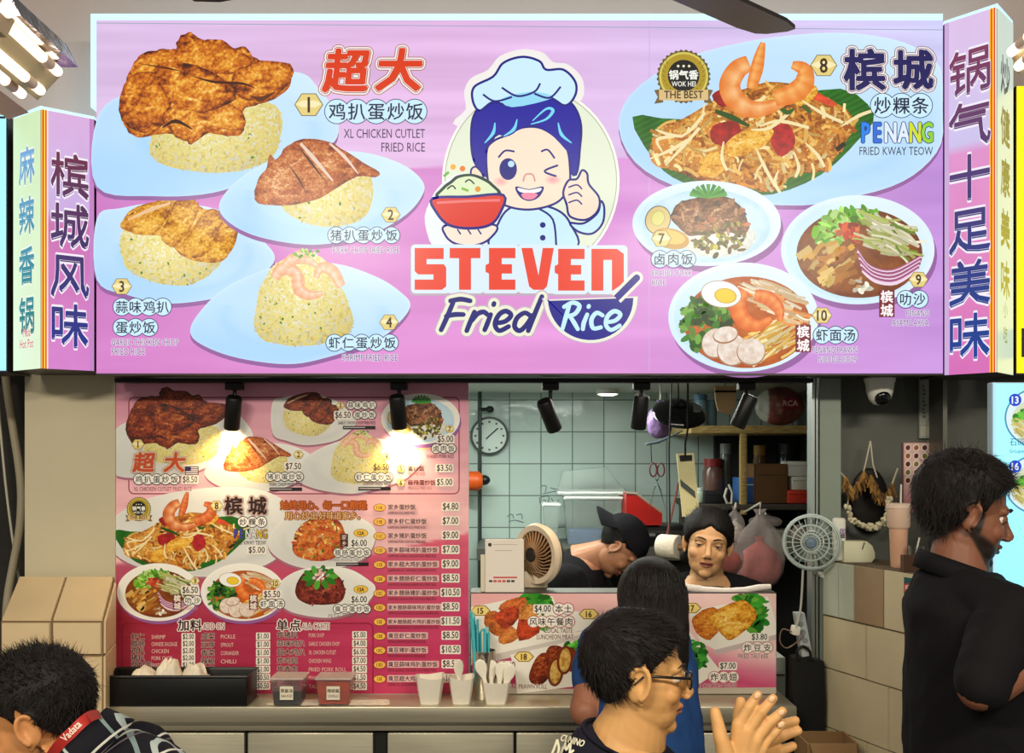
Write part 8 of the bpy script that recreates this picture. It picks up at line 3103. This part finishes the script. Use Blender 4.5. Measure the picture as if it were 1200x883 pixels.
def plaid():
    m = mat('plaid_shirt_cloth', (22, 22, 28), .85, spec=.2, bump=.1, bscale=120)
    nt = m.node_tree
    b = nt.nodes['Principled BSDF']
    tc = nt.nodes.new('ShaderNodeTexCoord')
    last = None
    for vec, off, per, w, col in (((.62, .10, .78), .02, .068, .06, (170, 184, 180)), ((.62, .10, .78), .031, .068, .05, (120, 140, 140)), ((.80, -.15, -.58), .03, .072, .06, (214, 214, 204)), ((.80, -.15, -.58), .018, .072, .04, (120, 110, 120))):
        dt = nt.nodes.new('ShaderNodeVectorMath')
        dt.operation = 'DOT_PRODUCT'
        dt.inputs[1].default_value = vec
        nt.links.new(tc.outputs['Object'], dt.inputs[0])
        n1 = nt.nodes.new('ShaderNodeMath')
        n1.operation = 'MULTIPLY_ADD'
        n1.inputs[1].default_value = 1 / per
        n1.inputs[2].default_value = off / per
        nt.links.new(dt.outputs['Value'], n1.inputs[0])
        n2 = nt.nodes.new('ShaderNodeMath')
        n2.operation = 'FRACT'
        nt.links.new(n1.outputs[0], n2.inputs[0])
        n3 = nt.nodes.new('ShaderNodeMath')
        n3.operation = 'LESS_THAN'
        n3.inputs[1].default_value = w
        nt.links.new(n2.outputs[0], n3.inputs[0])
        mx = nt.nodes.new('ShaderNodeMix')
        mx.data_type = 'RGBA'
        nt.links.new(n3.outputs[0], mx.inputs[0])
        if last is None:
            mx.inputs[6].default_value = lin((22, 22, 30))
        else:
            nt.links.new(last, mx.inputs[6])
        mx.inputs[7].default_value = lin(col)
        last = mx.outputs[2]
    nt.links.new(last, b.inputs['Base Color'])
    return m


sh = MB()
torso(sh, pv + V3((0, 0, -.04)), ch, nb + V3((.012, 0, -.008)), rt, fw2, 1.0, (.18, .178, .20, .18, .088), (.145, .145, .145, .12, .082))
for s_, e_ in ((sR, eR), (sL, eL)):
    limb(sh, [s_, s_.lerp(e_, .8)], (.076, .068))
cloth(pc_, 'plaid_shirt', sh, plaid(), .007, .007, 8)
cc_ = nb + V3((.004, 0, .012))
cu = (nb - hc).normalized()
cw = cu.cross(rt).normalized()
MB().loft([(cc_ + cu * .03, rt * .098, cw * .096), (cc_ - cu * .012, rt * .082, cw * .080), (cc_ - cu * .018, rt * .078, cw * .076), (cc_ + cu * .02, rt * .085, cw * .085)], 28).build('collar', mat('plaid_shirt_cloth', (0, 0, 0)), pc_, 180)
legs(pc_, hips, kn, an_, M_TROUSER, (.10, .076, .058))
shoe_pair(pc_, [V3((a_.x, a_.y, 0)) for a_ in an_], fw, M_SHOE)
# lanyard: a flat ribbon round the collar
lp = catmull([tuple(P(x, y, d_)) for x, y, d_ in ((118, 838, 1.70), (112, 838, 1.62), (104, 841, 1.575), (94, 849, 1.555), (84, 859, 1.55), (74, 868, 1.55), (64, 880, 1.56), (56, 892, 1.58))], 5)
lw_ = V3((.45, 0, -.62)).normalized() * -.0085
lv, lf_ = [], []
for p in lp:
    p = V3(p)
    lv += [p + lw_, p - lw_, p - lw_ + V3((0, .002, 0)), p + lw_ + V3((0, .002, 0))]
for i in range(len(lp) - 1):
    for k in range(4):
        a0 = i * 4
        lf_.append((a0 + k, a0 + (k + 1) % 4, a0 + 4 + (k + 1) % 4, a0 + 4 + k))
lan = link_mesh('lanyard', lv, lf_, mat('red_lanyard', (168, 36, 30), .6), pc_, 60)
cling(lan, None, 'lanyard_lettering', lambda a: a.text('Vadata', 77, 870, 12.5, (236, 206, 190), 'L', .02, .80, -46), colmat('shirt_print', rough=.7), pc_)
zm = lambda y, ax: np.interp(y, [-.11, -.06, -.034, -.014, .004, .014, .022, .032, .05, .075, .1], [-.056, -.060, -.040, .006, .034, .002, .02, .028, .046, .060, .066])
tk = lambda L: np.interp(L[:, 2], [-.08, -.02, .03, .07, .12], [.003, .005, .008, .010, .010])
grow_hair(pc_, M, hd[0], hd[1], hd[3], zm, tk, 4200, lambda p: np.array([p[0] * 3, .3, .55 if p[2] > .06 else -.35]), .021, 9, .22, lift=.25, scat=.4)
eyes(pc_, M, open_=.4, tone=TN)

# ---- 4. the customer seen from behind at the counter
TN = (150, 98, 74)
ya = 92
hc = P(763, 708, 2.60)
fw, rt = V3((math.cos(R(ya)), math.sin(R(ya)), 0)), V3((math.sin(R(ya)), -math.cos(R(ya)), 0))
pd_ = thing('person', 'person with long black hair and a blue tee seen from behind at the counter', 'person', (hc.x, hc.y, 0))
M = hmat(hc, ya, -6, 0, .95)
nb = hc + V3((-.02, -.045, -.115))
hd = head_skin(M, TN, [[(hc + fw * -.006 + V3((0, 0, -.04)), rt * .045, fw * .046), (nb, rt * .058, fw * .06), (nb + V3((0, 0, -.05)), rt * .09, fw * .07)]], .0, vox=.0035)
ch = nb + V3((0, -.02, -.19))
pv = ch + V3((.01, -.10, -.30))
sL, sR = P(703, 754, 2.64), P(788, 758, 2.61)
eL, eR = P(685, 834, 2.52), P(800, 838, 2.52)
wL, wR = eL + V3((.03, .20, .03)), eR + V3((-.02, .20, .03))
bd = MB()
torso(bd, pv, ch, nb, rt, fw, .74)
limb(bd, [sL, eL], (.042, .036))
limb(bd, [sR, eR], (.042, .036))
hips = [pv + rt * .085, pv - rt * .085]
for h in hips:
    limb(bd, [h, V3((h.x, h.y + .02, .46)), V3((h.x, h.y + .03, .09))], (.085, .052, .038))
fine = MB()
for e_, wv, sg in ((eR, wR, 1), (eL, wL, -1)):
    limb(fine, [e_, e_.lerp(wv, .4), wv], (.037, .036, .024))
    k0 = [wv + fw * .075 + rt * sg * (.026 - i * .017) for i in range(4)]
    hand(fine, wv, k0, [[k + fw * .03 + V3((0, 0, -.006)), k + fw * .05 + V3((0, 0, -.02))] for k in k0], [wv + fw * .02 - rt * sg * .015, wv + fw * .045 - rt * sg * .04, wv + fw * .07 - rt * sg * .042], .008, .021)
body_mesh(pd_, hd, bd, TN, .009, [(fine, .0035)])
sh = MB()
torso(sh, pv + V3((0, 0, -.06)), ch, nb + V3((0, 0, -.02)), rt, fw, .80, (.185, .172, .178, .155, .085), (.145, .14, .145, .12, .085))
limb(sh, [sL, sL.lerp(eL, .55)], (.052, .053))
limb(sh, [sR, sR.lerp(eR, .6)], (.050, .050))
cloth(pd_, 'tee_shirt', sh, M_TEE_BLUE, .008, .009, 12)
legs(pd_, hips, [V3((h.x, h.y + .02, .46)) for h in hips], [V3((h.x, h.y + .03, .10)) for h in hips], M_TROUSER, (.10, .070, .055))
shoe_pair(pd_, [V3((h.x, h.y + .03, 0)) for h in hips], fw, M_SHOE)
hm_ = MB()
hm_.ell(hc + V3((0, -.008, .022)), (.088, .102, .100), None, 28, 18)
hm_.loft([(hc + V3((0, -.02, .03)), rt * .086, fw * .09), (hc + V3((0, -.045, -.05)), rt * .090, fw * .062), (hc + V3((0, -.062, -.13)), rt * .086, fw * .046), (hc + V3((.0, -.075, -.20)), rt * .078, fw * .036), (hc + V3((.004, -.085, -.25)), rt * .064, fw * .028)], 24)
V, F = voxel(hm_, .006, 4)
V = V + ((fbm(V[:, 0] * 90, V[:, 2] * 8, 3, 3) - .5) * .008)[:, None] * np.array([0, -1, 0])
ho = link_mesh('hair', V, F, M_HAIR, pd_, 180)
r = np.random.RandomState(3)
mb = MB()
vs, ff = [], []
for _ in range(1500):
    th = r.uniform(-1, 1)
    x = th * .086
    top_y = -.10 * math.sqrt(max(0, 1 - (x / .092) ** 2)) - .008
    zst = r.uniform(-.05, .10)
    ps = []
    z = zst
    zend = r.uniform(-.27, -.16)
    for j in range(7):
        q = zst + (zend - zst) * j / 6
        if q > 0:
            s_ = math.sqrt(max(.02, 1 - ((q - .022) / .101) ** 2))
            ps.append(hc + V3((x * s_, top_y * s_ * 1.03 - .004, q)))
        else:
            t_ = -q / .25
            ps.append(hc + V3((x * (1 - .22 * t_), (-.105 - .012 * t_) * math.sqrt(max(.05, 1 - (x / .10) ** 2)) - .006, q)))
    n0 = len(vs)
    for j, p in enumerate(ps):
        w = .0011 * (1 - .7 * j / 6)
        vs += [p + V3((w, 0, 0)), p - V3((w, 0, 0)), p + V3((0, -w * 1.5, 0))]
    for j in range(6):
        a0 = n0 + j * 3
        for x_, y_ in ((0, 1), (1, 2), (2, 0)):
            ff.append((a0 + x_, a0 + y_, a0 + 3 + y_, a0 + 3 + x_))
link_mesh('hair_strands', vs, ff, M_HAIR2, ho, 180)

# ---- 5. the server looking out over the poster
TN = (206, 158, 112)
ya = 262
hc = P(829, 638, 3.60)
fw, rt = V3((math.cos(R(ya)), math.sin(R(ya)), 0)), V3((math.sin(R(ya)), -math.cos(R(ya)), 0))
pe_ = thing('person', 'person with tied-back hair and a black top facing out of the kitchen hatch', 'person', (hc.x, hc.y, 0))
M = hmat(hc, ya, -2, -7, .96) @ Matrix.Diagonal((1.06, 1, 1, 1))
nb = hc + V3((.004, .035, -.108))
hd = head_skin(M, TN, [[(hc - fw * .010 + V3((0, 0, -.04)), rt * .044, fw * .045), (hc.lerp(nb, .6), rt * .050, fw * .050), (nb, rt * .060, fw * .06), (nb + V3((0, .005, -.06)), rt * .10, fw * .075)]], .0, (160, 84, 74), True, .96, E=1.0)
ch = nb + V3((0, .01, -.20))
pv = V3((ch.x, ch.y, .95))
sR, sL = ch + rt * .165 + V3((0, 0, .125)), ch - rt * .165 + V3((0, 0, .125))
eR, eL = sR + V3((-.03, -.02, -.28)), sL + V3((.03, -.02, -.28))
wR, wL = eR + V3((.08, -.17, .03)), eL + V3((-.12, -.15, .03))
bd = MB()
torso(bd, pv, ch, nb, rt, fw, .86)
hips = [pv + rt * .085, pv - rt * .085]
for h in hips:
    limb(bd, [h, V3((h.x, h.y, .5)), V3((h.x, h.y, .09))], (.085, .052, .038))
fine = MB()
for s_, e_, wv, sg in ((sR, eR, wR, 1), (sL, eL, wL, -1)):
    limb(bd, [s_, e_, e_.lerp(wv, .5)], (.042, .036, .034))
    limb(fine, [e_.lerp(wv, .5), wv], (.034, .023))
    k0 = [wv + fw * .075 + rt * sg * (.026 - i * .017) for i in range(4)]
    hand(fine, wv, k0, [[k + fw * .03 + V3((0, 0, -.01)), k + fw * .045 + V3((0, 0, -.028))] for k in k0], [wv + fw * .02 - rt * sg * .015, wv + fw * .045 - rt * sg * .04, wv + fw * .07 - rt * sg * .042], .008, .021)
body_mesh(pe_, hd, bd, TN, .009, [(fine, .0035)])
sh = MB()
torso(sh, pv, ch, nb + V3((0, .010, -.035)), rt, fw, .95, (.175, .165, .18, .17, .105), (.135, .13, .14, .115, .085))
for s_, e_ in ((sR, eR), (sL, eL)):
    limb(sh, [nb + (s_ - nb) * .40 + V3((0, .008, -.004)), s_ + V3((0, 0, -.004)), s_.lerp(e_, .6)], (.040, .058, .060))
cloth(pe_, 'black_top', sh, M_TEE_BLACK, .008, .006, 7)
legs(pe_, hips, [V3((h.x, h.y, .5)) for h in hips], [V3((h.x, h.y, .10)) for h in hips], M_TROUSER, (.10, .070, .055))
shoe_pair(pe_, [V3((h.x, h.y, 0)) for h in hips], fw, M_SHOE)
zm = lambda y, ax: np.interp(y, [-.11, -.05, -.03, -.014, .004, .014, .03, .05, .075, .1], [-.075, -.078, -.05, -.004, .026, -.012, .006, .030, .054, .060]) + .018 * np.clip(1 - ax / .02, 0, 1)
tk = lambda L: np.interp(L[:, 2], [-.08, -.03, .03, .07, .12], [.006, .010, .013, .018, .020]) * np.interp(L[:, 1], [.02, .075], [1, .35])
ho = grow_hair(pe_, M, hd[0], hd[1], hd[3], zm, tk, 1800, lambda p: np.array([p[0] * 1.5, -1.2, .1]), .04, 6, .12)
moved(MB().ell((.062, -.045, -.058), (.026, .030, .034)).ell((.058, -.055, -.030), (.022, .03, .03)), M).build('hair_bun', M_HAIR, ho, 60)
eyes(pe_, M, open_=.52, tone=TN, look=(.08, 0))

# ---- 6. the cook bending to the right, black cap worn backwards
TN = (176, 124, 92)
hc = P(726, 640, 4.0)
ya = -14
pf_ = thing('person', 'person in black with a black cap, bent over inside the kitchen behind the small fan', 'person', (hc.x, hc.y, 0))
M = hmat(hc, ya, -58, 0, .98)
fw, rt = V3((math.cos(R(ya)), math.sin(R(ya)), 0)), V3((math.sin(R(ya)), -math.cos(R(ya)), 0))
nb = P(692, 655, 4.04)
nk = (nb - hc).normalized()
hd = head_skin(M, TN, [[(hc + nk * .03, rt * .048, nk.cross(rt) * .048), (hc.lerp(nb, .7), rt * .056, nk.cross(rt) * .058), (nb, rt * .066, nk.cross(rt) * .066), (nb + nk * .05, rt * .10, nk.cross(rt) * .08)]], .0, vox=.0032)
ch = nb + V3((-.10, .01, -.15))
pv = V3((ch.x - .10, ch.y + .02, 1.0))
up_ = (nb - ch).normalized()
fw2 = rt.cross(up_)
fw2 = fw2 if fw2.dot(fw) > 0 else -fw2
sR, sL = ch + rt * .19 + up_ * .09, ch - rt * .19 + up_ * .09
eR, eL = sR + V3((.10, -.02, -.26)), sL + V3((.12, 0, -.26))
wR, wL = eR + V3((.2, .06, .0)), eL + V3((.2, -.06, .0))
bd = MB()
torso(bd, pv, ch, nb, rt, fw2, .95)
hips = [pv + rt * .09, pv - rt * .09]
for h in hips:
    limb(bd, [h, V3((h.x, h.y, .52)), V3((h.x, h.y, .09))], (.085, .055, .04))
fine = MB()
for s_, e_, wv, sg in ((sR, eR, wR, 1), (sL, eL, wL, -1)):
    limb(bd, [s_, e_], (.046, .04))
    limb(fine, [e_, wv], (.04, .026))
    k0 = [wv + fw * .08 + rt * sg * (.028 - i * .019) for i in range(4)]
    hand(fine, wv, k0, [[k + fw * .03 + V3((0, 0, -.02)), k + fw * .04 + V3((0, 0, -.045))] for k in k0], [wv + fw * .02 - rt * sg * .02, wv + fw * .05 - rt * sg * .045, wv + fw * .08 - rt * sg * .05])
body_mesh(pf_, hd, bd, TN, .009, [(fine, .0035)])
sh = MB()
torso(sh, pv, ch, nb + nk * .012, rt, fw2, 1.02, (.18, .175, .195, .18, .085), (.145, .14, .15, .125, .08))
for s_, e_ in ((sR, eR), (sL, eL)):
    limb(sh, [s_, s_.lerp(e_, .75)], (.076, .068))
cloth(pf_, 'black_tee', sh, M_TEE_BLACK, .009, .008, 7)
legs(pf_, hips, [V3((h.x, h.y, .52)) for h in hips], [V3((h.x, h.y, .10)) for h in hips], M_TROUSER, (.10, .074, .058))
shoe_pair(pf_, [V3((h.x, h.y, 0)) for h in hips], fw, M_SHOE)
zm = lambda y, ax: np.interp(y, [-.11, -.05, -.03, -.014, .004, .02, .06, .1], [-.05, -.06, -.04, .002, .03, .02, .04, .05])
ho = grow_hair(pf_, M, hd[0], hd[1], hd[3], zm, lambda L: 0 * L[:, 0] + .004, 500, lambda p: np.array([0, -.3, -1.]), .02, 4, .1)
M_CAP = mat('black_cap_cloth', (17, 16, 22), .85, spec=.2, bump=.15, bscale=80)
cp = MB()
vs, fs, n, m_ = [], [], 32, 12
for j in range(m_ + 1):
    el = R(8 + 82 * j / m_)
    for i in range(n):
        a_ = 2 * math.pi * i / n
        vs.append(V3((.087 * math.cos(el) * math.cos(a_), -.012 + .108 * math.cos(el) * math.sin(a_), .030 + .100 * math.sin(el))))
for j in range(m_):
    for i in range(n):
        fs.append((j * n + i, j * n + (i + 1) % n, (j + 1) * n + (i + 1) % n, (j + 1) * n + i))
cp.raw(vs, fs)
cap = moved(cp, M).build('cap', M_CAP, pf_, 180)
br = MB()
vs, fs = [], []
for k, dz in ((0, .0), (1, -.004)):
    for j in range(6):
        q = j / 5
        for i in range(13):
            a_ = R(-90 - 62 + 124 * i / 12)
            ext = .062 * q * math.cos(R(-62 + 124 * i / 12)) ** .5
            vs.append(V3((.086 * math.cos(a_) * (1 + .02 * q), -.012 + .107 * math.sin(a_) - ext, (.045 - .035 * q) + dz - .012 * ((i - 6) / 6) ** 2 * q)))
for k in range(2):
    for j in range(5):
        for i in range(12):
            a0 = k * 78 + j * 13 + i
            fs.append((a0, a0 + 1, a0 + 14, a0 + 13))
for i in range(12):
    fs.append((65 + i, 66 + i, 78 + 66 + i, 78 + 65 + i))
moved(br.raw(vs, fs), M).build('cap_brim', M_CAP, cap, 180)
moved(MB().ell((0, -.012, .130), (.008, .008, .004)), M).build('cap_button', M_CAP, cap, 180)
